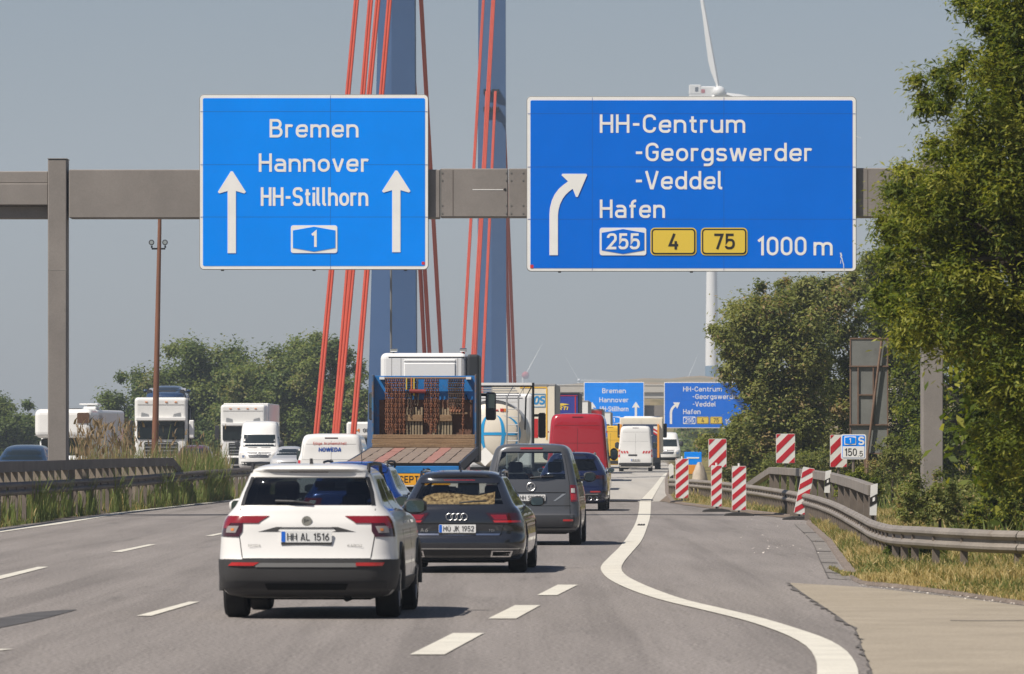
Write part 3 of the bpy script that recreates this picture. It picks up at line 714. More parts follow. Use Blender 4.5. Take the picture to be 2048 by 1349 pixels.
M_CABIN = mat('cabin_trim', (.022, .022, .024), rough=.8, spec=.2)
M_SEAT = mat('seat_fabric', (.03, .03, .034), rough=.9, spec=.1)
M_CHROME = mat('chrome', (.75, .76, .78), rough=.12, metal=1.0)
M_ALUM = mat('silver_trim', (.55, .55, .54), rough=.35, metal=.8)
M_RED = mat('lamp_red', (.22, .006, .010), rough=.12, spec=.6, coat=1.0)
M_REDB = mat('lamp_red_bright', (.50, .012, .014), rough=.12, spec=.6, coat=1.0)
M_LAMPD = mat('lamp_smoked', (.05, .006, .008), rough=.1, coat=1.0)
M_CLEAR = mat('lamp_clear', (.62, .60, .56), rough=.1, coat=1.0)
M_AMBER = mat('lamp_amber', (.70, .22, .03), rough=.15, coat=1.0)
M_PLATE = mat('plate_white', (.74, .74, .72), rough=.4)
M_PBLUE = mat('plate_blue', (.01, .13, .60), rough=.4)
M_PTXT = mat('plate_text', (.015, .015, .016), rough=.5)
M_GLASS = glass_mat('car_glass', (.78, .84, .84))
M_TINT = glass_mat('tinted_glass', (.13, .155, .165))
M_TINT2 = glass_mat('light_tinted_glass', (.66, .66, .64))
M_DGLASS = mat('dark_glass', (.012, .018, .02), rough=.04, spec=.5)
M_UNDER = mat('underbody', (.012, .012, .012), rough=.9, spec=.1)
def wheel(parent, x, y, r, wd, sgn, rim=M_RIM):
    wr = MB(); prof = [(-.5, .70), (-.5, .93), (-.38, 1.0), (.38, 1.0), (.5, .93), (.5, .70)]; n = 28; rows = []
    for a, q in prof: rows.append([(x + a * wd, y + q * r * math.cos(2 * math.pi * k / n), r + q * r * math.sin(2 * math.pi * k / n)) for k in range(n)])
    wr.grid(rows, 0, True)
    t = wr.build('wheel', M_TYRE, parent, smooth=35)
    rm = MB().cyl((x + sgn * wd * .30, y, r), 'x', r * .71, wd * .3, 24)
    xo = x + sgn * wd * .46
    for k in range(5):
        a = 2 * math.pi * k / 5 + .3
        M = Matrix.Translation((xo, y, r)) @ Matrix.Rotation(a, 4, 'X')
        rm.box(-.012, .012, -r * .07, r * .07, 0, r * .68, 0, M)
    rm.cyl((xo, y, r), 'x', r * .15, .03, 12)
    rm.build('rim', rim, t, smooth=35)
    return t
def plate(parent, x, y, z, w, h, txt, tw=None, blue=True, tilt=0.0, th=None, cap=.075):
    M = Matrix.Translation((x, y, z)) @ Matrix.Rotation(tilt, 4, 'X')
    p = MB().prism(rrect(-w / 2, w / 2, -h / 2, h / 2, .012), 'y', -.006, .006, 0, M).build('number_plate', M_PLATE, parent)
    if blue: MB().prism(rrect(-w / 2 + .004, -w / 2 + .044, -h / 2 + .004, h / 2 - .004, .008), 'y', -.0085, .0, 0, M).build('country_band', M_PBLUE, p)
    mb = MB(); text_mb(mb, txt, -w / 2 + (.062 if blue else .03), -cap / 2, cap, tw or (w - (.08 if blue else .06)), -.0065, .85, M)
    mb.build('plate_text', M_PTXT, p, fix=False)
    MB().prism([(-w / 2, -h / 2 - .022), (w / 2, -h / 2 - .022), (w / 2, -h / 2 + .002), (-w / 2, -h / 2 + .002)], 'y', -.004, .01, 0, M).build('plate_holder', M_GPLASTIC, p)
    return p
def mirror(parent, x, y, z, sgn, m, w=.20, h=.15, glass=True):
    rows = []
    for k in range(7):
        t = k / 6; q = math.sin(math.pi * (.12 + .80 * t)) ** .5
        xx = x + sgn * (t * w)
        rows.append([(xx, y + .05 + .10 * q * math.cos(a) * .6, z + h * .5 * q * math.sin(a)) for a in [2 * math.pi * j / 12 for j in range(12)]])
    mb = MB().grid(rows, 0, True); n = 12
    mb.f.append(tuple(range(n))[::-1]); mb.m.append(0); mb.f.append(tuple(range(6 * n, 7 * n))); mb.m.append(0)
    mb.box(x - sgn * .06 if sgn > 0 else x, x if sgn > 0 else x + .06, y + .02, y + .08, z - h * .42, z - h * .15)
    o = mb.build('door_mirror', m, parent, smooth=50)
    if glass:
        MB().prism(rrect(x + sgn * w * .5 - w * .40, x + sgn * w * .5 + w * .40, z - h * .36, z + h * .36, .04), 'y', y - .02, y - .008).build('mirror_glass', mat('mirror_face', (.16, .22, .24), rough=.06, metal=.9), o)
    return o
def seats(root, xs, y, z, h=.30):
    for x in xs:
        s = MB().prism(rrect(x - .24, x + .24, z - .45, z + h * .45, .10), 'y', y, y + .14).build('seat', M_SEAT, root, bevel=.03)
        MB().prism(rrect(x - .13, x + .13, z + h * .5, z + h * .5 + .20, .05), 'y', y + .02, y + .11).build('headrest', M_SEAT, s, bevel=.02)
def wheel_arch(cs, ys, r, w, z):
    out = []
    for y in ys:
        for sg in (-1, 1):
            out.append(MB().cyl((sg * (w - .09), y, z), 'x', r, .36, 30).build('c', M_UNDER))
    return out
def car(name, label, cat, X, Y, head, body, paint, ax=(.9, 3.5), wr=.33, ww=.225, track=.78, cabin=None, rearw=None, sidew=(), frontw=None, group=None, bodymat2=None, tint=M_TINT, arch=.38, fglass=True):
    """root + body shell with cabin, windows cut and glazed, wheels"""
    r = thing(name, label, cat, (X, Y, zg(Y)), -head, group)
    o = body.mesh('body', [paint, M_CABIN, M_UNDER])
    cut = []
    if cabin:
        zb, zt, ins = cabin
        inner = Body([(z, a, b, c, d, e) for (z, a, b, c, d, e) in body.sl if True], body.bow, body.fbow, body.sub)
        c0 = inner.at(zb + .32)
        sl2 = [(zb, c0[0] - ins, max(c0[1], body.at(zb)[1]) + ins, c0[2] - ins - .1, .1, .1)]
        for z in np.linspace(zb + .32, zt, 7):
            q = inner.at(z); sl2.append((float(z), q[0] - ins, q[1] + ins, q[2] - ins, q[3], q[4]))
        c = Body(sl2, body.bow, body.fbow, 2).mesh('c', M_CABIN); cut.append(c)
    if rearw: 
        pol = [(x1, z) for z, x0, x1 in rearw] + [(x0, z) for z, x0, x1 in rearw[::-1]]
        ym = max(body.rear(0, z) for z, _, _ in rearw) + .35
        cut.append(MB().prism(pol, 'y', -.6, ym).build('c', M_CABIN))
    if frontw:
        pol = [(x1, z) for z, x0, x1 in frontw] + [(x0, z) for z, x0, x1 in frontw[::-1]]
        ym = min(body.front(0, z) for z, _, _ in frontw) - .5
        cut.append(MB().prism(pol, 'y', ym, 7.0).build('c', M_CABIN))
    for sw in sidew:
        pol = [(y1, z) for z, y0, y1 in sw] + [(y0, z) for z, y0, y1 in sw[::-1]]
        cut.append(MB().prism(pol, 'x', -1.6, 1.6).build('c', M_CABIN))
    cut += wheel_arch(None, ax, arch, body.at(.5)[0], wr)
    bool_cut(o, cut)
    o.parent = r
    if cabin:
        if rearw: body.patch('rear', 'rear_window', rearw, tint, r, off=-.002, th=0, nx=12)
        if frontw: body.patch('front', 'windscreen', frontw, M_GLASS, r, off=-.002, th=0, nx=12)
        for sw in sidew:
            for k in ('side+', 'side-'): body.patch(k, 'side_window', sw, tint, r, off=-.002, th=0)
    for y in ax:
        for sg in (-1, 1): wheel(r, sg * track, y, wr, ww, sg)
    return r, o
def strip(body, kind, name, z, a0, a1, h, m, parent, off=.01, th=.02, nx=12):
    return body.patch(kind, name, [(z, a0, a1), (z + h, a0, a1)], m, parent, off, th, nx, 1)
def fin(parent, y, z, m): MB().prism([(y, z - .02), (y + .16, z - .02), (y + .05, z + .055), (y + .015, z + .06)], 'x', -.014, .014).build('roof_antenna', m, parent)
def rails(parent, body, z, y0, y1, x, m, h=.045):
    for sg in (-1, 1):
        pts = [(sg * x, y0, z - .03), (sg * x, y0 + .06, z + h), (sg * x, (y0 + y1) / 2, z + h + .012), (sg * x, y1 - .08, z + h), (sg * x, y1, z - .04)]
        MB().tube(pts, .020, 8).build('roof_rail', m, parent, smooth=50)
def rear_wiper(parent, body, z, x0, x1, m=M_PLASTIC):
    pts = [(x0, body.rear(x0, z) - .03, z), ((x0 + x1) / 2, body.rear((x0 + x1) / 2, z + .015) - .045, z + .02), (x1, body.rear(x1, z + .025) - .03, z + .025)]
    MB().tube(pts, .013, 6).build('wiper', m, parent)

# ---- 1: white SUV
M_WHITE = mat('white_car_paint', (.74, .725, .69), rough=.28, spec=.5, coat=.6, var=.03, vscale=1.2)
KS = [(.21, .70, .42, 4.05, .15, .25), (.25, .84, .16, 4.20, .20, .35), (.34, .895, .07, 4.30, .24, .42), (.46, .915, .03, 4.35, .26, .45), (.60, .92, .015, 4.37, .27, .48), (.64, .92, .03, 4.37, .27, .48), (.72, .915, .055, 4.36, .25, .48), (.86, .905, .085, 4.30, .22, .48), (.97, .885, .10, 4.18, .20, .45), (1.03, .862, .12, 3.85, .19, .40), (1.08, .825, .14, 3.35, .18, .32), (1.12, .79, .155, 3.12, .17, .28), (1.165, .755, .18, 3.02, .16, .26), (1.28, .71, .27, 2.80, .16, .24), (1.42, .655, .38, 2.48, .16, .24), (1.49, .625, .39, 2.28, .17, .26), (1.535, .585, .33, 2.05, .2, .28), (1.565, .52, .37, 1.85, .22, .3), (1.585, .42, .50, 1.6, .22, .3), (1.592, .25, .8, 1.3, .15, .15)]
KB = Body(KS, .07, .16)
rw_ = [(1.165, -.655, .655), (1.30, -.63, .63), (1.445, -.575, .575)]
kar, kb = car('suv_car', 'white SUV in front, nearest car, with dark lower bumper', 'car', -2.105, 55.2, .048, KB, M_WHITE, ax=(.87, 3.51), wr=.335, ww=.24, track=.785, cabin=(.72, 1.515, .07), rearw=rw_, frontw=[(1.12, -.66, .66), (1.45, -.56, .56)],
    sidew=[[(1.10, .62, 1.42), (1.36, .82, 1.42), (1.43, .95, 1.42)], [(1.09, 1.50, 2.42), (1.43, 1.50, 2.30)]], arch=.40)
KB.patch('rear', 'bumper', [(.222, -.74, .74), (.25, -.82, .82), (.31, -.875, .875), (.40, -.90, .90), (.52, -.9185, .9185), (.615, -.9195, .9195)], M_GPLASTIC, kar, .012, .03, 26, 3)
KB.patch('rear', 'bumper_strip', [(.535, -.52, .52), (.578, -.53, .53)], mat('strip_grey', (.20, .20, .195), rough=.45), kar, .020, .02, 12, 2)
KB.patch('rear', 'lower_bumper', [(.226, -.72, .72), (.27, -.80, .80), (.39, -.76, .76)], M_PLASTIC, kar, .016, .02, 20, 2)
KB.patch('rear', 'diffuser', [(.30, -.40, .40), (.365, -.43, .43)], M_UNDER, kar, .024, .02, 12, 2)
for a in (-1, 1):
    KB.patch('rear', 'bumper_slot', [(.315, a * .76 - .13, a * .76 + .06), (.385, a * .70 - .13, a * .70 + .12)], M_PLASTIC, kar, .022, .02, 8, 2)
    KB.patch('rear', 'reflector', [(.548, a * .66 - .15, a * .66 + .12), (.583, a * .64 - .13, a * .64 + .16)], M_REDB, kar, .024, .02, 10, 1)
    t = KB.patch('rear', 'tail_lamp', [(.845, a * .70, a * .898), (.90, a * .665, a * .89), (.985, a * .66, a * .872)], M_LAMPD, kar, .010, .02, 10, 2)
    KB.patch('rear', 'lamp_arm', [(.985, a * .50, a * .871), (1.01, a * .47, a * .862), (1.058, a * .39, a * .83)], M_RED, t, .012, .02, 14, 2)
    KB.patch('rear', 'lamp_lens', [(.985, a * .79, a * .87), (.93, a * .83, a * .882)], M_RED, t, .016, .01, 5, 2)
    KB.patch('rear', 'reverse_lens', [(.885, a * .735, a * .84), (.955, a * .70, a * .83)], mat('reverse_lens', (.30, .27, .25), rough=.1, coat=1), t, .016, .01, 5, 2)
    KB.patch('rear', 'indicator_lens', [(.905, a * .755, a * .785), (.93, a * .75, a * .785)], M_AMBER, t, .020, .01, 4, 1)
    KB.patch('rear', 'window_trim', [(1.165, a * .655, a * .695), (1.30, a * .63, a * .665), (1.455, a * .575, a * .61)], M_PLASTIC, kar, .006, .015, 3, 2)
    KB.patch('rear', 'tailgate_gap', [(.63, a * .655, a * .663), (.85, a * .69, a * .698), (1.13, a * .69, a * .698)], M_UNDER, kar, .002, .01, 1, 3)
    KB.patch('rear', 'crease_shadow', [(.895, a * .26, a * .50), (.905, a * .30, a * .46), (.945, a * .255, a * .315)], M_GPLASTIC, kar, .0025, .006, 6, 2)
    mirror(kar, a * .82, 2.72, 1.13, a, M_WHITE if a < 0 else M_PLASTIC, .24, .17)
    KB.patch('side+' if a > 0 else 'side-', 'sill_cladding', [(.24, 1.3, 3.1), (.40, 1.28, 3.12)], M_GPLASTIC, kar, .014, .03, 8, 2)
    KB.patch('side+' if a > 0 else 'side-', 'rear_cladding', [(.30, .18, .46), (.36, .11, .46), (.46, .07, .48), (.612, .06, .52)], M_GPLASTIC, kar, .011, .03, 16, 4)
    for yc in (.87, 3.51): MB().tube([(a * .905, yc + .425 * math.cos(t), .335 + .425 * math.sin(t)) for t in np.linspace(-.12, math.pi + .12, 18)], .030, 8).build('arch_trim', M_GPLASTIC, kar, smooth=60)
    for yy in (1.75, 2.75): KB.patch('side+' if a > 0 else 'side-', 'door_handle', [(.96, yy - .10, yy + .10), (.99, yy - .10, yy + .10)], M_WHITE, kar, .035, .03, 6, 1)
    for yy in (1.36, 2.45): KB.patch('side+' if a > 0 else 'side-', 'door_gap', [(.42, yy, yy + .008), (1.05, yy, yy + .008)], M_UNDER, kar, .002, .01, 1, 4)
KB.patch('rear', 'number_recess', [(.755, -.31, .31), (.90, -.33, .33), (.935, -.30, .30)], M_WHITE, kar, -.001, 0, 8, 2)
strip(KB, 'rear', 'recess_edge', .928, -.30, .30, .014, M_GPLASTIC, kar, .006, .014)
strip(KB, 'rear', 'tailgate_edge', .618, -.66, .66, .008, M_UNDER, kar, .004, .01, 20)
KB.patch('rear', 'brake_lamp', [(1.487, -.20, .20), (1.507, -.20, .20)], M_LAMPD, kar, .008, .02, 8, 1)
KB.patch('rear', 'roof_spoiler', [(1.455, -.57, .57), (1.50, -.58, .58)], M_WHITE, kar, .022, .05, 16, 2)
MB().cyl((0, KB.rear(0, 1.005) - .005, 1.005), 'y', .052, .016, 24).build('badge', M_CHROME, kar)
bdg = MB(); [bdg.box(-.026 + k * .014, -.019 + k * .014, KB.rear(0, 1.005) - .017, KB.rear(0, 1.005) - .01, .985 + .006 * k, 1.03 - .004 * k) for k in range(4)]; bdg.build('badge_emblem', M_PTXT, kar)
plate(kar, 0.0, KB.rear(0, .84) - .02, .845, .52, .115, 'HH AL 1516', .43)
tm = MB(); text_mb(tm, 'SKODA', -.60, .742, .026, .13, KB.rear(.5, .75) - .006); tm.build('model_lettering', M_CHROME, kar, fix=False)
tm = MB(); text_mb(tm, 'KAROQ', .42, .742, .026, .15, KB.rear(.5, .75) - .006); tm.build('model_lettering', M_CHROME, kar, fix=False)
rails(kar, KB, 1.535, .55, 2.3, .60, M_PLASTIC); fin(kar, .62, 1.585, M_PLASTIC); rear_wiper(kar, KB, 1.185, .05, -.33)
seats(kar, (-.38, .38), 2.05, 1.02, .36); seats(kar, (-.42, .42), 1.0, .92, .30)
box('underbody', M_UNDER, kar, -.62, .62, .5, 4.0, .19, .28); MB().tube([(.40, .25, .21), (.40, .8, .21)], .035, 8).build('exhaust', M_UNDER, kar)
box('dashboard', M_CABIN, kar, -.62, .62, 2.55, 3.0, .8, 1.12); 
MB().prism(rrect(-.11, .11, 1.33, 1.40, .02), 'y', 2.40, 2.43).build('rear_view_mirror', M_CABIN, kar)

# ---- 2: dark grey estate
M_DGREY = mat('dark_grey_paint', (.019, .021, .028), rough=.2, spec=.5, coat=1.0, metal=.15)
AS = [(.15, .74, .40, 4.6, .2, .3), (.20, .86, .12, 4.78, .22, .4), (.30, .915, .03, 4.88, .26, .5), (.42, .93, .0, 4.92, .28, .55), (.50, .935, .02, 4.93, .28, .55), (.56, .93, .06, 4.92, .25, .55), (.70, .915, .055, 4.86, .22, .55), (.83, .875, .07, 4.55, .20, .5), (.90, .83, .09, 4.0, .19, .4), (.945, .785, .12, 3.65, .18, .3), (1.10, .70, .30, 3.30, .17, .25), (1.25, .63, .50, 2.95, .17, .25), (1.32, .595, .56, 2.75, .18, .27), (1.375, .54, .54, 2.5, .2, .3), (1.41, .46, .62, 2.25, .22, .3), (1.432, .34, .85, 1.95, .2, .25), (1.44, .2, 1.1, 1.6, .1, .1)]
AB = Body(AS, .08, .2)
arw = [(.965, -.635, .635), (1.10, -.585, .585), (1.255, -.52, .52)]
a6, _ = car('estate_car', 'dark grey estate car behind the white SUV with a straw-coloured cover in its rear window', 'car', -.767, 75.6, .05, AB, M_DGREY, ax=(1.02, 3.93), wr=.335, ww=.255, track=.80, cabin=(.62, 1.375, .06), rearw=arw, frontw=[(.955, -.63, .63), (1.28, -.52, .52)],
    sidew=[[(.95, .85, 1.75), (1.20, 1.02, 1.75), (1.28, 1.2, 1.75)], [(.95, 1.82, 2.85), (1.29, 1.82, 2.72)]], arch=.39, tint=M_TINT2)
for a in (-1, 1):
    t = AB.patch('rear', 'tail_lamp', [(.695, a * .50, a * .908), (.76, a * .47, a * .895), (.845, a * .40, a * .862)], M_LAMPD, a6, .008, .02, 14, 2)
    AB.patch('rear', 'lamp_lens', [(.712, a * .52, a * .885), (.74, a * .50, a * .88)], M_REDB, t, .014, .012, 10, 1); AB.patch('rear', 'lamp_lens', [(.75, a * .52, a * .70), (.82, a * .46, a * .68)], M_RED, t, .014, .012, 6, 1)
    ex = AB.patch('rear', 'exhaust_tip', [(.225, a * .46, a * .74), (.315, a * .48, a * .78)], M_CHROME, a6, .014, .03, 8, 2); AB.patch('rear', 'exhaust_opening', [(.243, a * .49, a * .715), (.298, a * .50, a * .745)], M_UNDER, ex, .018, .02, 8, 1)
    mirror(a6, a * .87, 3.05, .98, a, M_DGREY if a < 0 else M_PLASTIC, .22, .15)
    AB.patch('rear', 'tailgate_gap', [(.53, a * .60, a * .607), (.70, a * .655, a * .662)], M_UNDER, a6, .0015, .01, 1, 3)
    for yy in (1.65, 2.75): AB.patch('side+' if a > 0 else 'side-', 'door_handle', [(.80, yy - .10, yy + .10), (.825, yy - .10, yy + .10)], M_CHROME, a6, .03, .03, 6, 1)
    for yy in (1.78, 2.9): AB.patch('side+' if a > 0 else 'side-', 'door_gap', [(.30, yy, yy + .008), (.92, yy, yy + .008)], M_UNDER, a6, .002, .01, 1, 4)
AB.patch('rear', 'chrome_strip', [(.532, -.58, .58), (.556, -.60, .60)], M_CHROME, a6, .012, .02, 20, 1)
AB.patch('rear', 'lower_bumper', [(.19, -.80, .80), (.33, -.88, .88)], M_PLASTIC, a6, .006, .02, 20, 2)
AB.patch('rear', 'bumper_lip', [(.335, -.86, .86), (.35, -.87, .87)], M_ALUM, a6, .010, .02, 20, 1)
AB.patch('rear', 'roof_spoiler', [(1.262, -.55, .55), (1.33, -.57, .57)], M_DGREY, a6, .03, .06, 16, 2)
AB.patch('rear', 'brake_lamp', [(1.30, -.22, .22), (1.315, -.22, .22)], M_REDB, a6, .033, .02, 8, 1)
strip(AB, 'rear', 'lamp_line', .69, -.60, .60, .010, M_UNDER, a6, .003, .01, 16)
for k in range(4):
    MB().tube([(-.112 + k * .068 + .047 * math.cos(2 * math.pi * j / 18), AB.rear(0, .79) - .012, .79 + .047 * math.sin(2 * math.pi * j / 18)) for j in range(19)], .0055, 6, caps=False).build('badge_ring', M_ALUM, a6)
plate(a6, 0, AB.rear(0, .62) - .02, .625, .52, .115, 'MÜ JK 1952', .43)
tm = MB(); text_mb(tm, 'A6', -.52, .578, .05, .11, AB.rear(.45, .59) - .006, 1.2); tm.build('model_lettering', M_CHROME, a6, fix=False)
tm = MB(); text_mb(tm, 'TDI', .44, .585, .032, .075, AB.rear(.45, .59) - .006, 1.2); tm.build('model_lettering', M_CHROME, a6, fix=False)
M_STRAW = mat('straw_cover', (.15, .095, .04), rough=.95, spec=.1, col2=(.72, .54, .28), vscale=20, detail=2, bump=.8, bscale=40)
cv = []
for i in range(9):
    z = .90 + .035 * i
    cv.append([(x, .33 + .02 * math.sin(9 * x + i) + (z - .9) * 1.15, min(z, 1.115 + .035 * math.cos(x * 7 + 1.4) + .02 * math.sin(x * 3))) for x in np.linspace(-.52, .50, 26)])
MB().grid(cv).build('parcel_cover', M_STRAW, a6, smooth=60)
rails(a6, AB, 1.375, .85, 2.7, .56, M_DGREY, .04); fin(a6, .85, 1.432, M_DGREY); rear_wiper(a6, AB, .985, .02, .40)
seats(a6, (-.38, .38), 2.4, .84, .36)
box('underbody', M_UNDER, a6, -.64, .64, .4, 4.5, .14, .22)

# ---- 3: grey compact van
M_VGREY = mat('van_grey_paint', (.088, .090, .095), rough=.3, spec=.5, coat=.7, metal=.2)
VS = [(.22, .72, .20, 4.0, .12, .3), (.28, .83, .05, 4.2, .16, .35), (.42, .865, .01, 4.34, .18, .4), (.52, .87, .0, 4.38, .18, .42), (.58, .87, .03, 4.38, .17, .42), (.80, .862, .05, 4.36, .15, .42), (1.0, .84, .07, 4.2, .14, .40), (1.08, .825, .08, 3.85, .14, .35), (1.15, .808, .09, 3.45, .14, .3), (1.40, .755, .14, 3.0, .14, .25), (1.64, .69, .20, 2.55, .15, .25), (1.72, .66, .22, 2.35, .16, .27), (1.78, .61, .24, 2.1, .2, .3), (1.815, .53, .30, 1.9, .22, .3), (1.83, .40, .5, 1.6, .22, .3), (1.838, .25, .8, 1.3, .1, .1)]
VB = Body(VS, .05, .18)
vrw = [(1.19, -.62, .62), (1.45, -.59, .59), (1.69, -.535, .535)]
cad, _ = car('compact_van', 'grey compact passenger van with large clear rear window behind the dark estate', 'van', .34, 97.3, .045, VB, M_VGREY, ax=(.88, 3.56), wr=.32, ww=.215, track=.77, cabin=(.85, 1.765, .055), rearw=vrw, frontw=[(1.17, -.66, .66), (1.66, -.55, .55)],
    sidew=[[(1.13, .40, 1.35), (1.62, .42, 1.35)], [(1.13, 1.43, 2.3), (1.62, 1.43, 2.25)], [(1.13, 2.38, 3.1), (1.40, 2.38, 2.85), (1.62, 2.38, 2.5)]], tint=M_GLASS, arch=.37)
for a in (-1, 1):
    t = VB.patch('rear', 'tail_lamp', [(.79, a * .715, a * .858), (.95, a * .70, a * .84), (1.09, a * .70, a * .815)], M_RED, cad, .012, .025, 8, 2)
    VB.patch('rear', 'lamp_lens', [(.95, a * .72, a * .79), (1.03, a * .72, a * .785)], M_CLEAR, t, .017, .012, 4, 1); VB.patch('rear', 'lamp_lens', [(.82, a * .725, a * .82), (.93, a * .72, a * .815)], M_REDB, t, .017, .012, 4, 1)
    VB.patch('rear', 'reflector', [(.435, a * .58, a * .76), (.47, a * .58, a * .76)], M_REDB, cad, .014, .02, 6, 1)
    VB.patch('rear', 'tailgate_gap', [(.56, a * .70, a * .707), (1.12, a * .685, a * .692), (1.72, a * .58, a * .587)], M_UNDER, cad, .0015, .01, 1, 4)
    VB.patch('rear', 'recess_crease', [(.80, a * .40, a * .44), (.93, a * .57, a * .63)], M_ALUM if a > 0 else M_VGREY, cad, .004, .01, 3, 2)
    mirror(cad, a * .86, 2.95, 1.22, a, M_PLASTIC, .22, .2)
    VB.patch('side+' if a > 0 else 'side-', 'side_rail', [(1.08, .35, 2.3), (1.10, .35, 2.3)], M_PLASTIC, cad, .006, .015, 8, 1)
VB.patch('rear', 'bumper', [(.26, -.79, .79), (.42, -.86, .86), (.545, -.868, .868)], mat('van_bumper', (.045, .046, .05), rough=.4, spec=.4), cad, .008, .02, 20, 2)
VB.patch('rear', 'lower_bumper', [(.235, -.73, .73), (.32, -.81, .81)], M_UNDER, cad, .014, .02, 16, 1)
VB.patch('rear', 'brake_lamp', [(1.735, -.20, .20), (1.765, -.20, .20)], M_REDB, cad, .014, .03, 6, 1)
strip(VB, 'rear', 'tailgate_crease', .71, -.72, .72, .008, M_UNDER, cad, .003, .01, 16); strip(VB, 'rear', 'recess_edge', .945, -.62, .62, .012, M_UNDER, cad, .004, .012, 16)
yb = VB.rear(0, 1.05) - .012
MB().tube([(.072 * math.cos(2 * math.pi * j / 24), yb, 1.055 + .072 * math.sin(2 * math.pi * j / 24)) for j in range(25)], .012, 6, caps=False).build('badge_ring', M_ALUM, cad)
tm = MB(); text_mb(tm, 'V', -.036, 1.06, .055, .072, yb + .004, 1.3); text_mb(tm, 'W', -.048, .995, .055, .096, yb + .002, 1.3); tm.build('badge_emblem', M_ALUM, cad, fix=False)
plate(cad, 0, VB.rear(0, .85) - .015, .86, .52, .115, 'HH SK 820', .44)
rear_wiper(cad, VB, 1.22, -.02, .40); seats(cad, (-.36, .36), 1.9, 1.12, .36); seats(cad, (-.42, .42), .95, .95, .2)
box('underbody', M_UNDER, cad, -.62, .62, .4, 4.0, .2, .3); box('dashboard', M_CABIN, cad, -.68, .68, 2.75, 3.15, .95, 1.2)
box('orange_cloth', mat('orange_cloth', (.45, .13, .03), rough=.9), cad, -.26, -.04, 2.2, 2.35, 1.14, 1.28, bevel=.04)

# ---- 4: dark blue SUV far in the right lane, 5: bright blue estate in the middle lane
M_NAVY = mat('navy_paint', (.006, .012, .055), rough=.2, spec=.5, coat=1.0, metal=.2)
QS = [(.20, .76, .35, 4.2, .2, .3), (.26, .88, .10, 4.4, .22, .4), (.40, .935, .02, 4.55, .26, .5), (.58, .945, .0, 4.62, .27, .5), (.66, .945, .04, 4.63, .26, .5), (.90, .94, .06, 4.5, .26, .5), (1.02, .92, .09, 4.0, .25, .4), (1.08, .89, .12, 3.4, .25, .3), (1.25, .80, .27, 3.05, .25, .25), (1.43, .70, .45, 2.7, .25, .25), (1.52, .64, .46, 2.4, .26, .3), (1.59, .55, .45, 2.1, .26, .3), (1.63, .42, .6, 1.8, .22, .25), (1.645, .25, .9, 1.5, .1, .1)]
QB = Body(QS, .08, .2)
def suv2(X, Y, head):
    r, _ = car('suv_car', 'dark navy SUV with quad tailpipes ahead of the grey compact van', 'car', X, Y, head, QB, M_NAVY, ax=(.95, 3.77), wr=.36, ww=.255, track=.80, cabin=(.72, 1.58, .06), rearw=[(1.12, -.68, .68), (1.43, -.56, .56)], frontw=[(1.09, -.68, .68), (1.47, -.58, .58)], sidew=[[(1.07, .8, 1.7), (1.43, 1.05, 1.7)], [(1.07, 1.77, 2.7), (1.45, 1.77, 2.55)]], arch=.42)
    for a in (-1, 1):
        QB.patch('rear', 'tail_lamp', [(.90, a * .48, a * .93), (1.0, a * .44, a * .918)], M_LAMPD, r, .01, .02, 10, 2)
        QB.patch('rear', 'reflector', [(.52, a * .48, a * .76), (.56, a * .48, a * .76)], M_REDB, r, .012, .02, 6, 1)
        for k in (0, 1):
            x = a * (.47 + .16 * k); MB().tube([(x + .055 * math.cos(2 * math.pi * j / 16), QB.rear(x, .33) - .02, .35 + .055 * math.sin(2 * math.pi * j / 16)) for j in range(17)], .012, 6, caps=False).build('exhaust_tip', M_CHROME, r)
        mirror(r, a * .89, 3.0, 1.12, a, M_CHROME, .2, .15)
    QB.patch('rear', 'lower_bumper', [(.25, -.82, .82), (.46, -.90, .90)], M_PLASTIC, r, .008, .02, 16, 2)
    strip(QB, 'rear', 'bumper_trim', .46, -.70, .70, .018, M_ALUM, r, .012, .02, 14); strip(QB, 'rear', 'lamp_line', .955, -.45, .45, .02, M_CHROME, r, .01, .015, 10)
    plate(r, 0, QB.rear(0, .80) - .015, .80, .52, .115, 'HH Q 55', .42)
    QB.patch('rear', 'roof_spoiler', [(1.45, -.58, .58), (1.53, -.60, .60)], M_NAVY, r, .03, .06, 14, 2)
    fin(r, .9, 1.63, M_PLASTIC); rails(r, QB, 1.56, .8, 2.5, .57, M_ALUM); seats(r, (-.38, .38), 2.2, 1.0, .36)
    return r
suv2(1.70, 150.6, .04)
M_BLUE = mat('bright_blue_paint', (.007, .048, .25), rough=.2, spec=.5, coat=1.0, metal=.3)
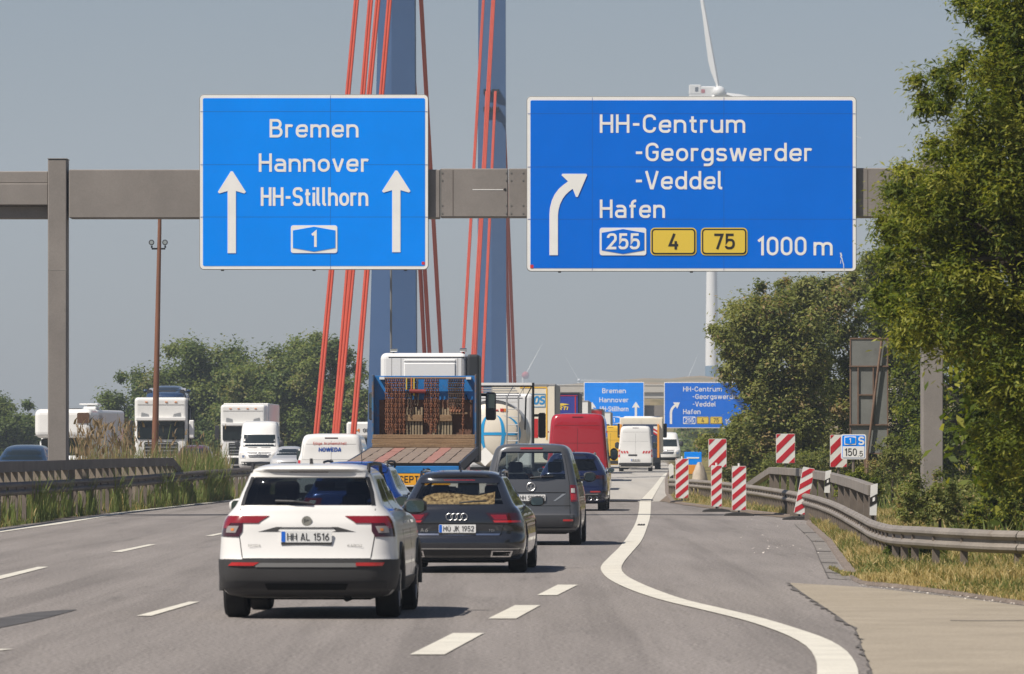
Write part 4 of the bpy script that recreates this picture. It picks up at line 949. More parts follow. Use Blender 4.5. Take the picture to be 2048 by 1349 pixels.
def blue_estate():
    bs = [(z * 1.06, w * .98, a, b * .96, c, d) for z, w, a, b, c, d in AS]
    B = Body(bs, .08, .2)
    r, _ = car('estate_car', 'bright blue estate car with roof rails between the white SUV and the flatbed lorry', 'car', -2.74, 92.5, .05, B, M_BLUE, ax=(.98, 3.72), wr=.325, ww=.22, track=.78, cabin=(.66, 1.455, .06), rearw=[(1.02, -.62, .62), (1.33, -.50, .50)], frontw=[(1.02, -.62, .62), (1.36, -.50, .50)], sidew=[[(1.01, .85, 1.7), (1.34, 1.15, 1.7)], [(1.01, 1.77, 2.7), (1.36, 1.77, 2.6)]], arch=.385)
    for a in (-1, 1):
        t = B.patch('rear', 'tail_lamp', [(.72, a * .58, a * .895), (.90, a * .52, a * .84)], M_RED, r, .01, .02, 10, 2); B.patch('rear', 'lamp_lens', [(.80, a * .64, a * .74), (.86, a * .62, a * .74)], M_CLEAR, t, .016, .012, 5, 1)
        mirror(r, a * .86, 2.9, 1.04, a, M_PLASTIC, .21, .16)
    plate(r, 0, B.rear(0, .66) - .02, .67, .52, .115, 'HH P 417', .43)
    rails(r, B, 1.46, .80, 2.6, .55, M_PLASTIC, .055); MB().tube([(.1, .95, 1.50), (.1, .72, 1.72)], .006, 5).build('rod_antenna', M_PLASTIC, r)
    B.patch('rear', 'roof_spoiler', [(1.34, -.54, .54), (1.41, -.56, .56)], M_BLUE, r, .03, .06, 14, 2)
    B.patch('rear', 'bumper_trim', [(.20, -.80, .80), (.34, -.86, .86)], M_PLASTIC, r, .006, .02, 14, 2)
    seats(r, (-.38, .38), 2.3, .9, .36)
blue_estate()
# ---------------------------------------------------------------- panel vans
M_RVAN = mat('red_van_paint', (.36, .012, .022), rough=.25, spec=.5, coat=.8)
M_WVAN = mat('white_van_paint', (.76, .75, .72), rough=.3, spec=.5, coat=.4, var=.04, vscale=.8)
M_YVAN = mat('yellow_van_paint', (.70, .42, .02), rough=.4, coat=.3)
M_SEAMD = mat('panel_gap', (.03, .03, .03), rough=.9)
M_SEAML = mat('panel_gap_light', (.30, .29, .28), rough=.8)
M_SEAMR = mat('panel_gap_red', (.10, .006, .01), rough=.6)
def van_body(w, H, L, top=.80, short=False):
    k = H / 2.7
    sl = [(.24, .90 * w, .15, L - .25, .10, .3), (.36, .97 * w, .03, L - .08, .12, .38), (.55, w, 0, L, .13, .42), (.75, w, 0, L, .13, .42), (1.0, w, .02, L - .06, .13, .40), (1.16, .99 * w, .03, L - .28, .13, .36), (1.28, .985 * w, .04, L - .72, .13, .32), (1.42, .97 * w, .05, L - 1.0, .14, .3),
          (2.05 * k, .90 * w, .08, L - 1.5, .14, .3), (H - .30, .87 * w, .10, L - 1.75, .15, .3), (H - .10, .81 * w, .14, L - 2.0, .18, .3), (H - .03, .72 * w, .22, L - 2.3, .2, .3), (H, .42 * w, .6, L - 2.8, .2, .3)]
    sl = [q for i, q in enumerate(sl) if i == 0 or q[0] > sl[i - 1][0] + .02]
    return Body(sl, .03, .2)
def van(name, label, px, d, w, H, L, paint, seam, head=.04, oncoming=False, group=None, cat='van', z=None):
    X = (px - 1024) * d / F
    B = van_body(w, H, L)
    Yo = d + (L if oncoming else 0)
    r = thing(name, label, cat, (X, Yo if not oncoming else d + L, zg(d) if z is None else z), (math.pi - head) if oncoming else -head, group)
    o = B.mesh('body', [paint, M_UNDER]); bool_cut(o, wheel_arch(None, (1.0, L - 1.0), .40, w, .35)); o.parent = r
    for y in (1.0, L - 1.0):
        for sg in (-1, 1): wheel(r, sg * (w - .16), y, .345, .24, sg, M_ALUM)
    return r, B
def van_rear(r, B, w, H, seam, paint, lampz=(.80, 1.25), txt=None, mir=True, L=6, bumper=M_GPLASTIC):
    zt = H - .20
    B.patch('rear', 'door_gap', [(.56, -.006, .006), (zt, -.006, .006)], seam, r, .002, .01, 1, 6)
    for z in (H * .86, H * .66): strip(B, 'rear', 'door_crease', z, -.84 * w, .84 * w, .012, seam, r, .002, .01, 14)
    for a in (-1, 1):
        B.patch('rear', 'door_gap', [(.56, a * .90 * w, a * .907 * w), (H * .66, a * .85 * w, a * .857 * w), (H * .86, a * .80 * w, a * .807 * w)], seam, r, .002, .01, 1, 5)
        t = B.patch('rear', 'tail_lamp', [(lampz[0], a * .905 * w, a * .992 * w), (lampz[1], a * .90 * w, a * .975 * w)], M_REDB, r, .014, .03, 5, 3)
        zm = (lampz[0] + lampz[1]) / 2; B.patch('rear', 'lamp_lens', [(zm - .07, a * .915 * w, a * .975 * w), (zm + .07, a * .915 * w, a * .97 * w)], M_CLEAR, t, .019, .02, 4, 1)
        for z in (H * .42, H * .78): B.patch('rear', 'hinge', [(z, a * .92 * w, a * .96 * w), (z + .05, a * .92 * w, a * .96 * w)], paint, r, .035, .03, 2, 1)
        if mir: mirror(r, a * w * .98, L - 1.55, 1.55, a, M_PLASTIC, .26, .42)
    B.patch('rear', 'bumper', [(.30, -.93 * w, .93 * w), (.52, -.97 * w, .97 * w)], bumper, r, .03, .06, 16, 2)
    B.patch('rear', 'high_brake_lamp', [(H - .135, -.18, .18), (H - .11, -.18, .18)], M_LAMPD, r, .012, .02, 6, 1)
    if txt: plate(r, 0, B.rear(0, .72) - .015, .70, .52, .11, txt, .42)
def van_front(r, B, w, H, L, wsz=(1.38, 2.0), grille=M_PLASTIC):
    B.patch('front', 'windscreen', [(wsz[0], -.80 * w, .80 * w), (wsz[1], -.76 * w, .76 * w)], M_DGLASS, r, .008, .015, 14, 4)
    g = B.patch('front', 'grille', [(.84, -.46 * w, .46 * w), (1.12, -.60 * w, .60 * w)], grille, r, .012, .03, 14, 2)
    for z in (.90, .98, 1.06): B.patch('front', 'grille_bar', [(z, -.50 * w, .50 * w), (z + .022, -.51 * w, .51 * w)], M_ALUM, g, .022, .02, 12, 1)
    y = B.front(0, .98) + .03; MB().tube([(.10 * math.cos(2 * math.pi * j / 16), y, .99 + .10 * math.sin(2 * math.pi * j / 16)) for j in range(17)], .014, 5, caps=False).build('badge_ring', M_CHROME, r)
    B.patch('front', 'bumper', [(.30, -.90 * w, .90 * w), (.62, -.96 * w, .96 * w)], M_GPLASTIC, r, .012, .03, 16, 2)
    B.patch('front', 'air_intake', [(.40, -.55 * w, .55 * w), (.54, -.58 * w, .58 * w)], M_UNDER, r, .02, .02, 12, 1)
    for a in (-1, 1):
        h = B.patch('front', 'headlamp', [(.80, a * .66 * w, a * .93 * w), (.96, a * .62 * w, a * .95 * w), (1.10, a * .74 * w, a * .92 * w)], M_CLEAR, r, .014, .03, 6, 2)
        B.patch('front', 'lamp_lens', [(.84, a * .70 * w, a * .82 * w), (.96, a * .70 * w, a * .82 * w)], M_CHROME, h, .02, .02, 4, 1)
        B.patch('front', 'wiper', [(1.36, a * .1 * w, a * .55 * w), (1.385, a * .1 * w, a * .55 * w)], M_PLASTIC, r, .03, .02, 6, 1)
        for k in ('side+',) if a > 0 else ('side-',): B.patch(k, 'side_window', [(1.45, L - 2.25, L - 1.35), (1.95, L - 2.25, L - 1.75)], M_DGLASS, r, .006, .012, 5, 3)
        mirror(r, a * w * .98, L - 1.5, 1.55, a, M_PLASTIC, .24, .40, False)
r, B = van('panel_van', 'red high-roof panel van ahead of the navy SUV', 1155, 177.5, 1.02, 2.90, 5.9, M_RVAN, M_SEAMR, .035)
van_rear(r, B, 1.02, 2.90, M_SEAMR, M_RVAN, (.75, 1.35), 'HH RV 26', L=5.9, bumper=M_RVAN)
yb = B.rear(0, 1.45) - .01; e = MB(); e.tube([(.10 * math.cos(2 * math.pi * j / 18), yb, 1.48 + .10 * math.sin(2 * math.pi * j / 18)) for j in range(19)], .014, 5, caps=False)
for k in range(3): a = math.radians(90 + 120 * k); e.tube([(0, yb, 1.48), (.1 * math.cos(a), yb, 1.48 + .1 * math.sin(a))], .011, 5)
e.build('badge', M_CHROME, r); strip(B, 'rear', 'door_crease', 1.18, -.55, .80, .02, M_SEAMR, r, .003, .01, 8); MB().cyl((.62, B.rear(.62, 1.2) - .02, 1.22), 'y', .06, .05, 12).build('door_handle', M_PLASTIC, r)
tm = MB(); text_mb(tm, 'SPRINTER', .50, 1.02, .05, .34, B.rear(.6, 1.0) - .006); tm.build('model_lettering', M_CHROME, r, fix=False)
for sg in (-1, 1): MB().prism(rrect(-.5, .5, 1.05, 2.05, .1), 'x', sg * .0, sg * .0) if False else None
r, B = van('panel_van', 'white panel van with open road behind it, in front of the box truck', 1271, 318, 1.02, 2.70, 5.9, M_WVAN, M_SEAML, .03)
van_rear(r, B, 1.02, 2.70, M_SEAML, M_WVAN, (.85, 1.30), 'HB W 620', L=5.9)
M_WRED = mat('warn_red', (.52, .015, .02), rough=.4); M_WWHITE = mat('warn_white', (.78, .76, .72), rough=.4)
for a in (-1, 1):
    for k in range(3): B.patch('rear', 'warning_stripe', [(1.08, a * (.40 + .16 * k), a * (.50 + .16 * k)), (1.22, a * (.46 + .16 * k), a * (.56 + .16 * k))], M_WRED, r, .01, .015, 3, 1)
B.patch('rear', 'handle_recess', [(.92, -.42, .10), (1.02, -.42, .10)], M_PLASTIC, r, .008, .01, 4, 1)
# delivery van with lettering
r, B = van('panel_van', 'white delivery van with red and blue lettering on its rear doors', 662, 150, .955, 2.16, 5.2, M_WVAN, M_SEAML, .025)
van_rear(r, B, .955, 2.16, M_SEAML, M_WVAN, (.90, 1.42), 'E NO 312', L=5.2)
M_TRED = mat('print_red', (.50, .07, .05), rough=.5); M_TBLUE = mat('print_blue', (.01, .07, .36), rough=.5)
tm = MB(); text_mb(tm, 'Eilige Arzneimittel!', -.50, 1.85, .075, .92, B.rear(.4, 1.87) - .010, 1.1); tm.build('door_lettering', M_TRED, r, fix=False)
tm = MB(); text_mb(tm, 'NOWEDA', -.35, 1.66, .11, .62, B.rear(.3, 1.70) - .010, 1.6, slant=.12); tm.build('door_lettering', M_TBLUE, r, fix=False)
for k in ('side+', 'side-'): B.patch(k, 'side_lettering', [(1.5, .6, 1.6), (1.62, .6, 1.6)], M_TRED, r, .006, .01, 4, 1); B.patch(k, 'side_window', [(1.35, 3.0, 3.75), (1.75, 3.0, 3.5)], M_DGLASS, r, .006, .012, 5, 2)
MB().cyl((0, B.rear(0, 1.45) - .01, 1.40), 'y', .05, .02, 12).build('badge', M_CHROME, r)
# yellow van
r, B = van('panel_van', 'yellow van half hidden behind the red van', 1221, 345, 1.02, 2.75, 5.9, M_YVAN, M_SEAML, .03)
van_rear(r, B, 1.02, 2.75, M_SEAMD, M_YVAN, (.85, 1.3), None, L=5.9)
# oncoming vans
r, B = van('panel_van', 'white oncoming van with dark grille and lit-looking headlamps', 513, 285, 1.08, 2.78, 6.0, M_WVAN, M_SEAML, -.02, True, z=zo(285))
van_front(r, B, 1.08, 2.78, 6.0, (1.42, 2.05))
r, B = van('panel_van', 'white oncoming box van with orange mark above its windscreen beside the blue pylon', 722, 345, 1.05, 2.75, 6.0, M_WVAN, M_SEAML, -.02, True, z=zo(345))
van_front(r, B, 1.05, 2.75, 6.0, (1.3, 1.9))
box('alcove', M_WVAN, r, -1.05, 1.05, 2.0, 5.2, 1.98, 2.95, .12); tm = MB(); M180 = Matrix.Rotation(math.pi, 4, 'Z')
text_mb(tm, 'GLX', .0, 2.3, .22, .62, -5.22, 1.5, M180); tm.build('front_lettering', M_PTXT, r, fix=False)
tm = MB(); text_mb(tm, 'H', -.5, 2.3, .22, .28, -5.22, 2.5, M180); tm.build('front_lettering', M_AMBER, r, fix=False)
# ---------------------------------------------------------------- lorries
M_LBLUE = mat('lorry_blue', (.008, .15, .42), rough=.5, coat=.1, var=.15, vscale=2, dirt=((.13, .075, .05), 2.4, .57))
M_RUST = mat('rust_panel', (.12, .060, .038), rough=.85, spec=.2, col2=(.19, .10, .066), vscale=2.5, grain=.12, gscale=18)
M_CHAIN = mat('rusty_chain', (.34, .135, .062), rough=.8, metal=.0, col2=(.17, .08, .048), vscale=9)
M_WOOD = mat('weathered_wood', (.30, .20, .115), rough=.85, spec=.2, col2=(.20, .13, .075), vscale=3, stretch=(.6, 4, 8), grain=.15, gscale=30)
M_WOODL = mat('pale_slats', (.36, .29, .19), rough=.85, spec=.2, col2=(.26, .20, .13), vscale=5)
M_DECK = mat('deck_boards', (.26, .20, .155), rough=.85, spec=.2, col2=(.20, .155, .125), vscale=2, grain=.12)
M_DECKR = mat('deck_red', (.32, .16, .13), rough=.85, spec=.2)
M_WCAB = mat('white_cab', (.74, .74, .73), rough=.35, coat=.3)
M_DKGREY = mat('dark_fairing', (.030, .032, .035), rough=.45)
M_SIGNY = mat('convoy_yellow', (.78, .36, .01), rough=.5)
FL_D = 120.0
fl = thing('flatbed_lorry', 'flatbed lorry with rusty chains hanging on its blue headboard and a white cab', 'lorry', ((803 - 1024) * FL_D / F, FL_D, 0), -.031)
hx = lambda px: (px - 850) / 82.5
hz = lambda py: EYE + (HZ - py) / 82.5
HY = 11.0
hb_ = box('headboard', M_LBLUE, fl, hx(748), hx(953), HY + .02, HY + .10, 1.72, hz(752), .01)
box('rust_panel', M_RUST, hb_, hx(759), hx(946), HY - .004, HY + .03, 1.75, hz(800))
M_FRAMER = mat('rusty_blue_frame', (.03, .12, .25), rough=.7, var=.2, vscale=2, dirt=((.17, .11, .075), 1.8, .46))
for a, b in ((745, 749), (950.5, 954)): box('side_frame', M_FRAMER, hb_, hx(a), hx(b), HY - .26, HY + .12, 1.75, hz(750), .01)
rl = MB().tube([(hx(766), HY - .16, hz(757)), (hx(944), HY - .16, hz(757))], .028, 8).build('chain_rail', mat('rail_steel', (.22, .16, .13), rough=.5, metal=.5), hb_)
for a in (760, 933): box('rail_bracket', M_WCAB, hb_, hx(a), hx(a + 10), HY - .19, HY + .03, hz(759.5), hz(754.5))
def chain(x, ztop, zbot, y, seed, m=M_CHAIN):
    mb = MB(); n = int((ztop - zbot) / .062)
    for i in range(n):
        zc = ztop - .031 - i * .062; x0 = x + .006 * math.sin(i * .9 + seed)
        pts = []
        for j in range(9):
            a = 2 * math.pi * j / 8; u, v = .024 * math.cos(a), .048 * math.sin(a)
            pts.append((x0 + (u if i % 2 else u * .25), y + (u * .25 if i % 2 else u), zc + v))
        mb.tube(pts, .0105, 4, caps=False)
    return mb.build('chain', m, hb_)
rnd = random.Random(3)
for k, px in enumerate((773.5, 777.5, 781.5, 785.5, 789.5, 793.5, 797.5, 801.5, 805.5, 809.5)): chain(hx(px), hz(758), hz(rnd.choice((868, 866, 869, 858))), HY - .15 - .03 * (k % 2), k)
for k, px in enumerate((851.5, 855.5, 859.5, 864, 868, 872.5, 877)): chain(hx(px), hz(758), hz(rnd.choice((868, 869, 866, 850))), HY - .15 - .03 * (k % 2), k + 3)
for k, px in enumerate((815, 819, 823, 827, 831, 835, 899, 902.5, 906, 909.5, 913, 916.5, 920, 923.5)): chain(hx(px), hz(758), hz((800, 822, 835, 790, 812, 798, 818, 815, 812, 818, 808, 815, 811, 818)[k]), HY - .15, k + 9, mat('dark_chain', (.10, .065, .045), rough=.7, metal=.1))
chain(hx(927.5), hz(758), hz(872), HY - .18, 2)
for k, px in enumerate((902, 907, 913, 919)): MB().tube([(hx(px), HY - .15, hz(816)), (hx(px - 2), HY - .18, hz(822)), (hx(px + 1), HY - .2, hz(825)), (hx(px + 3), HY - .18, hz(820))], .022, 6).build('hook', M_CHAIN, hb_)
MB().tube([(hx(820), HY - .22, hz(783)), (hx(853), HY - .22, hz(783.5))], .05, 10).build('red_roll', mat('roll_red', (.20, .022, .018), rough=.7), hb_)
MB().tube([(hx(838), HY - .12, hz(788)), (hx(836), HY - .12, hz(812))], .014, 6).build('broom_handle', M_WOODL, hb_)
for k, (px, m) in enumerate(((814, 'strap_yellow'), (824, 'strap_orange'), (829, 'strap_yellow'), (836, 'strap_dark'))):
    mm = mat(m, {'strap_yellow': (.55, .40, .05), 'strap_orange': (.5, .15, .03), 'strap_dark': (.05, .05, .06)}[m], rough=.8)
    box('lashing_strap', mm, hb_, hx(px - 1.3), hx(px + 1.3), HY - .21, HY - .19, hz(780 + 6 * (k % 3)), hz(757))
for (a, b, zt, zb, sx) in ((812, 847, 815, 870, 6), (865, 906, 816, 870, 7)):
    n = sx
    for k in range(n): px = a + (b - a) * (k + .5) / n; box('rack_slat', M_WOODL, hb_, hx(px - 2), hx(px + 2), HY - .09, HY - .05, hz(zb), hz(zt + 3 * (k % 3 == 1)), .004)
    box('rack_board', M_WOOD, hb_, hx(a - 4), hx(b - 1), HY - .14, HY - .095, hz(843), hz(830), .006)
box('shelf_bar', M_WOOD, hb_, hx(901), hx(936), HY - .18, HY - .02, hz(829), hz(825.5), .004)
MB().tube([(hx(932), HY - .1, hz(790)), (hx(938), HY - .1, hz(804)), (hx(944), HY - .1, hz(808))], .016, 5).build('hanging_cable', M_UNDER, hb_)
# plank barrier
for k in range(3):
    z0 = 1.765 + k * .107; box('barrier_plank', M_WOOD, fl, hx(748) - .02 * (k % 2), hx(952), HY - .62 + .02 * k, HY - .55 + .02 * k, z0, z0 + .100, .008)
# sloping deck of boards
dz = lambda y: 1.42 + .345 * (y - .25) / (HY - .9)
nb, nr_ = 9, 7; base_m = None
for j in range(nr_):
    y0 = .3 + (HY - 1.0) * j / nr_; y1 = .3 + (HY - 1.0) * (j + 1) / nr_ - .022
    for i in range(nb):
        x0 = -1.26 + 2.52 * i / nb + (.015 if j % 2 and 0 < i else 0); x1 = -1.26 + 2.52 * (i + 1) / nb - .018
        v = [(x0, y0, dz(y0) - .05), (x1, y0, dz(y0) - .05), (x1, y1, dz(y1) - .05), (x0, y1, dz(y1) - .05)]; v += [(a, b, c + .05 + rnd.uniform(-.006, .006)) for a, b, c in v]
        MB().add(v, [(0, 3, 2, 1), (4, 5, 6, 7), (0, 1, 5, 4), (1, 2, 6, 5), (2, 3, 7, 6), (3, 0, 4, 7)]).build('deck_board', M_DECKR if i in (2, 6) else M_DECK, fl)
MB().add([(x, y, dz(y) + q) for q in (-.30, -.056) for (x, y) in ((-1.25, .26), (1.25, .26), (1.25, HY - .6), (-1.25, HY - .6))], [(0, 3, 2, 1), (4, 5, 6, 7), (0, 1, 5, 4), (1, 2, 6, 5), (2, 3, 7, 6), (3, 0, 4, 7)]).build('chassis', M_UNDER, fl)
for sg in (-1, 1):
    e = [(sg * 1.262, .22, dz(.22) - .20), (sg * 1.30, .22, dz(.22) - .20), (sg * 1.30, HY, dz(HY) - .20), (sg * 1.262, HY, dz(HY) - .20)]; e += [(a, b, c + .205) for a, b, c in e]
    MB().add(e, [(0, 3, 2, 1), (4, 5, 6, 7), (0, 1, 5, 4), (1, 2, 6, 5), (2, 3, 7, 6), (3, 0, 4, 7)]).build('side_rail', mat('side_rail', (.03, .045, .07), rough=.6, dirt=((.07, .04, .025), 4, .5)), fl)
    for y in (2.0, 3.35, 4.7): wheel(fl, sg * 1.02, y, .42, .36, sg)
box('rear_lip', M_UNDER, fl, -1.27, 1.27, .17, .30, 1.36, 1.425); box('rear_beam', M_LBLUE, fl, -1.27, 1.27, .16, .29, 1.19, 1.355, .01)
for px in (-.55, .55): MB().tube([(px - .08, .13, 1.29), (px - .03, .12, 1.27), (px + .03, .12, 1.29), (px + .08, .13, 1.27)], .018, 5).build('latch', M_UNDER, fl)
cb = box('convoy_board', M_SIGNY, fl, -1.08, 1.08, .10, .13, .93, 1.185, .004); tm = MB()
text_mb(tm, 'CONVOI EXCEPTIONNEL', -1.0, .985, .15, 2.0, .10, 1.1); tm.build('board_lettering', M_SBLK, cb, fix=False)
box('rear_bumper', M_UNDER, fl, -1.2, 1.2, .2, .32, .45, .90); 
for sg in (-1, 1): box('tail_lamp', M_REDB, fl, sg * 1.0 - .17, sg * 1.0 + .17, .12, .2, .62, .76, .01)
# tractor
CY = 13.2
box('cab', M_WCAB, fl, -1.20, .93, CY, CY + 2.1, 1.0, 4.10, .14, segs=4)
box('cab_panel', M_WCAB, fl, -.62, .66, CY - .035, CY + .02, 3.45, 3.86, .03); box('cab_panel', M_WCAB, fl, -.62, .66, CY - .03, CY + .02, 3.88, 3.94, .02)
for x in (-.93, -.70, .70, .80): box('cab_seam', M_SEAML, fl, x, x + .012, CY - .004, CY + .01, 3.3, 3.98)
box('roof_seam', M_UNDER, fl, -1.0, .90, CY - .006, CY + .02, 3.985, 4.005)
box('side_deflector', M_DKGREY, fl, .945, 1.24, CY - .15, CY + 1.4, 1.4, 4.06, .06, segs=3)
for x in (-.88, .84): box('roof_lamp', M_CHROME, fl, x - .09, x + .09, CY + .1, CY + .22, 4.13, 4.22, .02); box('lamp_bracket', M_UNDER, fl, x - .02, x + .02, CY + .12, CY + .2, 4.05, 4.125)
for sg in (-1, 1):
    mm = box('wing_mirror', M_DKGREY, fl, sg * 1.46 - .13, sg * 1.46 + .13, CY + 1.75, CY + 1.9, 2.45, 3.15, .04); box('mirror_glass', mat('mirror_face', (.16, .22, .24)), mm, sg * 1.46 - .10, sg * 1.46 + .10, CY + 1.735, CY + 1.748, 2.75, 3.1); box('mirror_arm', M_UNDER, mm, min(sg * 1.2, sg * 1.36), max(sg * 1.2, sg * 1.36), CY + 1.78, CY + 1.84, 3.05, 3.12)
    wheel(fl, sg * 1.0, CY - .6, .5, .5, sg); wheel(fl, sg * 1.0, CY + 1.3, .5, .34, sg)
# ---- tank truck
M_TANKW = mat('tank_cream', (.72, .66, .55), rough=.4, coat=.2, var=.05, vscale=.8, dirt=((.5, .42, .32), 1.2, .66))
M_TANKS = mat('tank_steel', (.48, .48, .47), rough=.4, metal=.45)
M_GLOBE = mat('globe_blue', (.01, .30, .62), rough=.4)
td = 193.0; tk = thing('tank_truck', 'white tank truck with blue globe stripes on its rounded rear end', 'lorry', ((985 - 1024) * td / F, td, zg(td)), -.03)
t0 = zg(td); tz = lambda py: EYE - t0 + (HZ - py) / 56; tx = lambda px: (px - 985) / 56
R_, ZC = 1.20, tz(868)
def dome(x, z): q = min((x * x + (z - ZC) ** 2) / (R_ * R_), 1); return .55 - .50 * math.sqrt(max(1 - q * .92, 0)) + .2 * 0
rows = []
for i in range(13): rr0 = R_ * i / 12; rows.append([(rr0 * math.cos(2 * math.pi * k / 40), dome(rr0, ZC), ZC + rr0 * math.sin(2 * math.pi * k / 40)) for k in range(40)])
MB().grid(rows, 0, True).build('tank_end', M_TANKW, tk, smooth=60)
ye = dome(R_, ZC)
rows = [[(R_ * q * math.cos(2 * math.pi * k / 40), y, ZC + R_ * q * math.sin(2 * math.pi * k / 40)) for k in range(40)] for y, q in ((ye, 1.0), (ye + .05, 1.02), (ye + .25, 1.02), (ye + .26, 1), (2.0, 1), (2.01, 1.02), (2.12, 1.02), (2.13, 1), (4, 1), (4.01, 1.02), (4.12, 1.02), (4.13, 1), (6.4, 1), (6.6, .6), (6.7, .02))]
MB().grid(rows, 0, True).build('tank_barrel', M_TANKS, tk, smooth=30)
def globe(name, f, g, n=24):
    rws = []
    for k in range(n + 1):
        a, b = f(k / n), g(k / n); rws.append([(p[0], dome(p[0], p[1]) - .014, p[1]) for p in (a, ((a[0] + b[0]) / 2, (a[1] + b[1]) / 2), b)])
    MB().grid(rws).build(name, M_GLOBE, tk, fix=False)
gx_, gz_ = .98, .66
globe('globe_stripe', lambda t: (-gx_ + 2 * gx_ * t, ZC - .05), lambda t: (-gx_ + 2 * gx_ * t, ZC + .05))
for m_ in (-.95, -.38, .38, .95):
    wd = .085 if abs(m_) < .5 else .075
    globe('globe_stripe', lambda t, m_=m_: (m_ * math.cos(math.pi * (t - .5) * .80) + wd * math.sin(math.pi * t) * .6 + .01, ZC + gz_ * math.sin(math.pi * (t - .5))), lambda t, m_=m_: (m_ * math.cos(math.pi * (t - .5) * .80) - wd * math.sin(math.pi * t) * .6 - .01, ZC + gz_ * math.sin(math.pi * (t - .5))))
fr = tk
box('frame_beam', M_WCAB, tk, tx(905), tx(1064), .05, .25, tz(771), tz(766)); box('frame_beam', M_UNDER, tk, tx(905), tx(1062), .02, .2, tz(774.5), tz(771.4))
box('frame_post', M_UNDER, tk, tx(1064), tx(1068.5), .02, .2, .95, tz(766)); box('frame_post', M_UNDER, tk, tx(902), tx(906), .02, .2, .95, tz(766))
for k in range(5): box('walkway_slat', M_TANKS, tk, tx(935), tx(1045 - 4 * k), .3 + .16 * k, .42 + .16 * k, tz(798 - 5 * k) , tz(795.5 - 5 * k))
for px in (1014, 1037): MB().tube([(tx(px), -.12, 1.0), (tx(px), -.12, tz(795)), (tx(px + 12), .5, tz(772))], .03, 6).build('ladder_rail', M_ALUM, tk)
for py in (804, 819, 834, 850, 866, 882): MB().tube([(tx(1014), -.12, tz(py)), (tx(1037), -.12, tz(py))], .022, 6).build('ladder_rung', M_ALUM, tk)
MB().tube([(tx(1064), .0, tz(772)), (tx(1052), -.05, tz(795)), (tx(1050), -.05, tz(860))], .03, 6).build('drain_pipe', M_UNDER, tk)
for a, b, m in ((956, 960, M_REDB), (975, 982, M_REDB), (987, 996, M_REDB), (1000, 1006, M_REDB), (1006.5, 1013, M_AMBER)): box('marker_lamp', m, tk, tx(a), tx(b), dome(tx((a + b) / 2), tz(821)) - .04, dome(tx((a + b) / 2), tz(821)) + .05, tz(823.5) if m is M_AMBER or a == 1000 else tz(821.5), tz(817.5) if m is M_AMBER or a == 1000 else tz(819.5))
Mq = Matrix.Translation((tx(970), .05, tz(914))) @ Matrix.Rotation(math.radians(45), 4, 'Y')
MB().box(-.24, .24, -.01, .01, -.24, .24, 0, Mq).build('placard', M_SWHITE, tk)
box('chassis', M_UNDER, tk, -1.1, 1.1, .2, 11, .7, 1.0); box('rear_bumper', M_DKGREY, tk, -1.2, 1.2, .1, .25, .5, .85)
for sg in (-1, 1):
    for y in (1.6, 2.9, 4.2, 8.4): wheel(tk, sg * 1.0, y, .5, .4, sg)
box('cab', M_WCAB, tk, -1.22, 1.22, 8.6, 10.8, .95, 3.75, .15, segs=3)
for sg in (-1, 1): m2 = box('wing_mirror', M_UNDER, tk, sg * 1.52 - .14, sg * 1.52 + .14, 10.2, 10.35, 2.1, 3.05, .05); box('mirror_arm', M_UNDER, m2, min(sg * 1.2, sg * 1.4), max(sg * 1.2, sg * 1.4), 10.25, 10.3, 2.9, 3.0)
# ---- box trucks in the queue
def lorry_box(name, label, px_right, d, w, ztop, L, m_rear, m_side, cat='lorry', zb=1.05, group=None):
    X = (px_right - 1024) * d / F - w / 2
    r = thing(name, label, cat, (X, d, zg(d)), -.03, group)
    o = MB(); bx = o.box(-w / 2, w / 2, 0, L, zb, ztop - zg(d)).build('cargo_box', m_side, r, bevel=.04)
    box('rear_door', m_rear, r, -w / 2 + .06, -.008, -.02, .02, zb + .06, ztop - zg(d) - .10); box('rear_door', m_rear, r, .008, w / 2 - .06, -.02, .02, zb + .06, ztop - zg(d) - .10)
    box('chassis', M_UNDER, r, -.9, .9, .2, L + 2.2, .6, zb - .01); box('rear_bumper', M_DKGREY, r, -1.15, 1.15, .02, .18, .45, .75)
    for sg in (-1, 1):
        box('tail_lamp', M_REDB, r, sg * .95 - .2, sg * .95 + .2, -.03, .02, .80, .95)
        for y in (1.8, 3.1, L + 1.3): wheel(r, sg * 1.0, y, .48, .36, sg)
        mm = box('wing_mirror', M_UNDER, r, sg * 1.45 - .12, sg * 1.45 + .12, L + 2.0, L + 2.15, 2.0, 2.9, .04)
    box('cab', M_WCAB, r, -1.2, 1.2, L + .3, L + 2.4, .9, min(3.6, ztop - .3), .15, segs=3)
    return r, X
M_CREAM = mat('cream_box', (.74, .68, .56), rough=.45, var=.04, vscale=1)
M_GBOX = mat('grey_side', (.22, .22, .22), rough=.5)
M_YTRIM = mat('yellow_trim', (.75, .45, .06), rough=.5)
r, X = lorry_box('box_truck', 'cream box truck with blue letters between the tank truck and the blue curtain truck', 1112, 212, 2.55, 4.28, 8, M_CREAM, M_GBOX)
bx_ = lambda px: (px - 1024) * 212 / F - X
bz = lambda py: EYE - zg(212) + (HZ - py) * 212 / F
for a, b, c, d_ in ((1040, 1094, 777, 774), (1092, 1095, 880, 777)): box('door_trim', M_YTRIM, r, bx_(a), bx_(b), -.035, -.01, bz(c), bz(d_), .005)
lf = MB(); 
for a, b, c, d_ in ((1052, 1091, 789.5, 788), (1052, 1091, 815, 813.5), (1089.6, 1091, 813.5, 789.5)): lf.box(bx_(a), bx_(b), -.034, -.012, bz(c), bz(d_))
lf.build('logo_frame', mat('logo_blue', (.06, .25, .45), rough=.5), r)
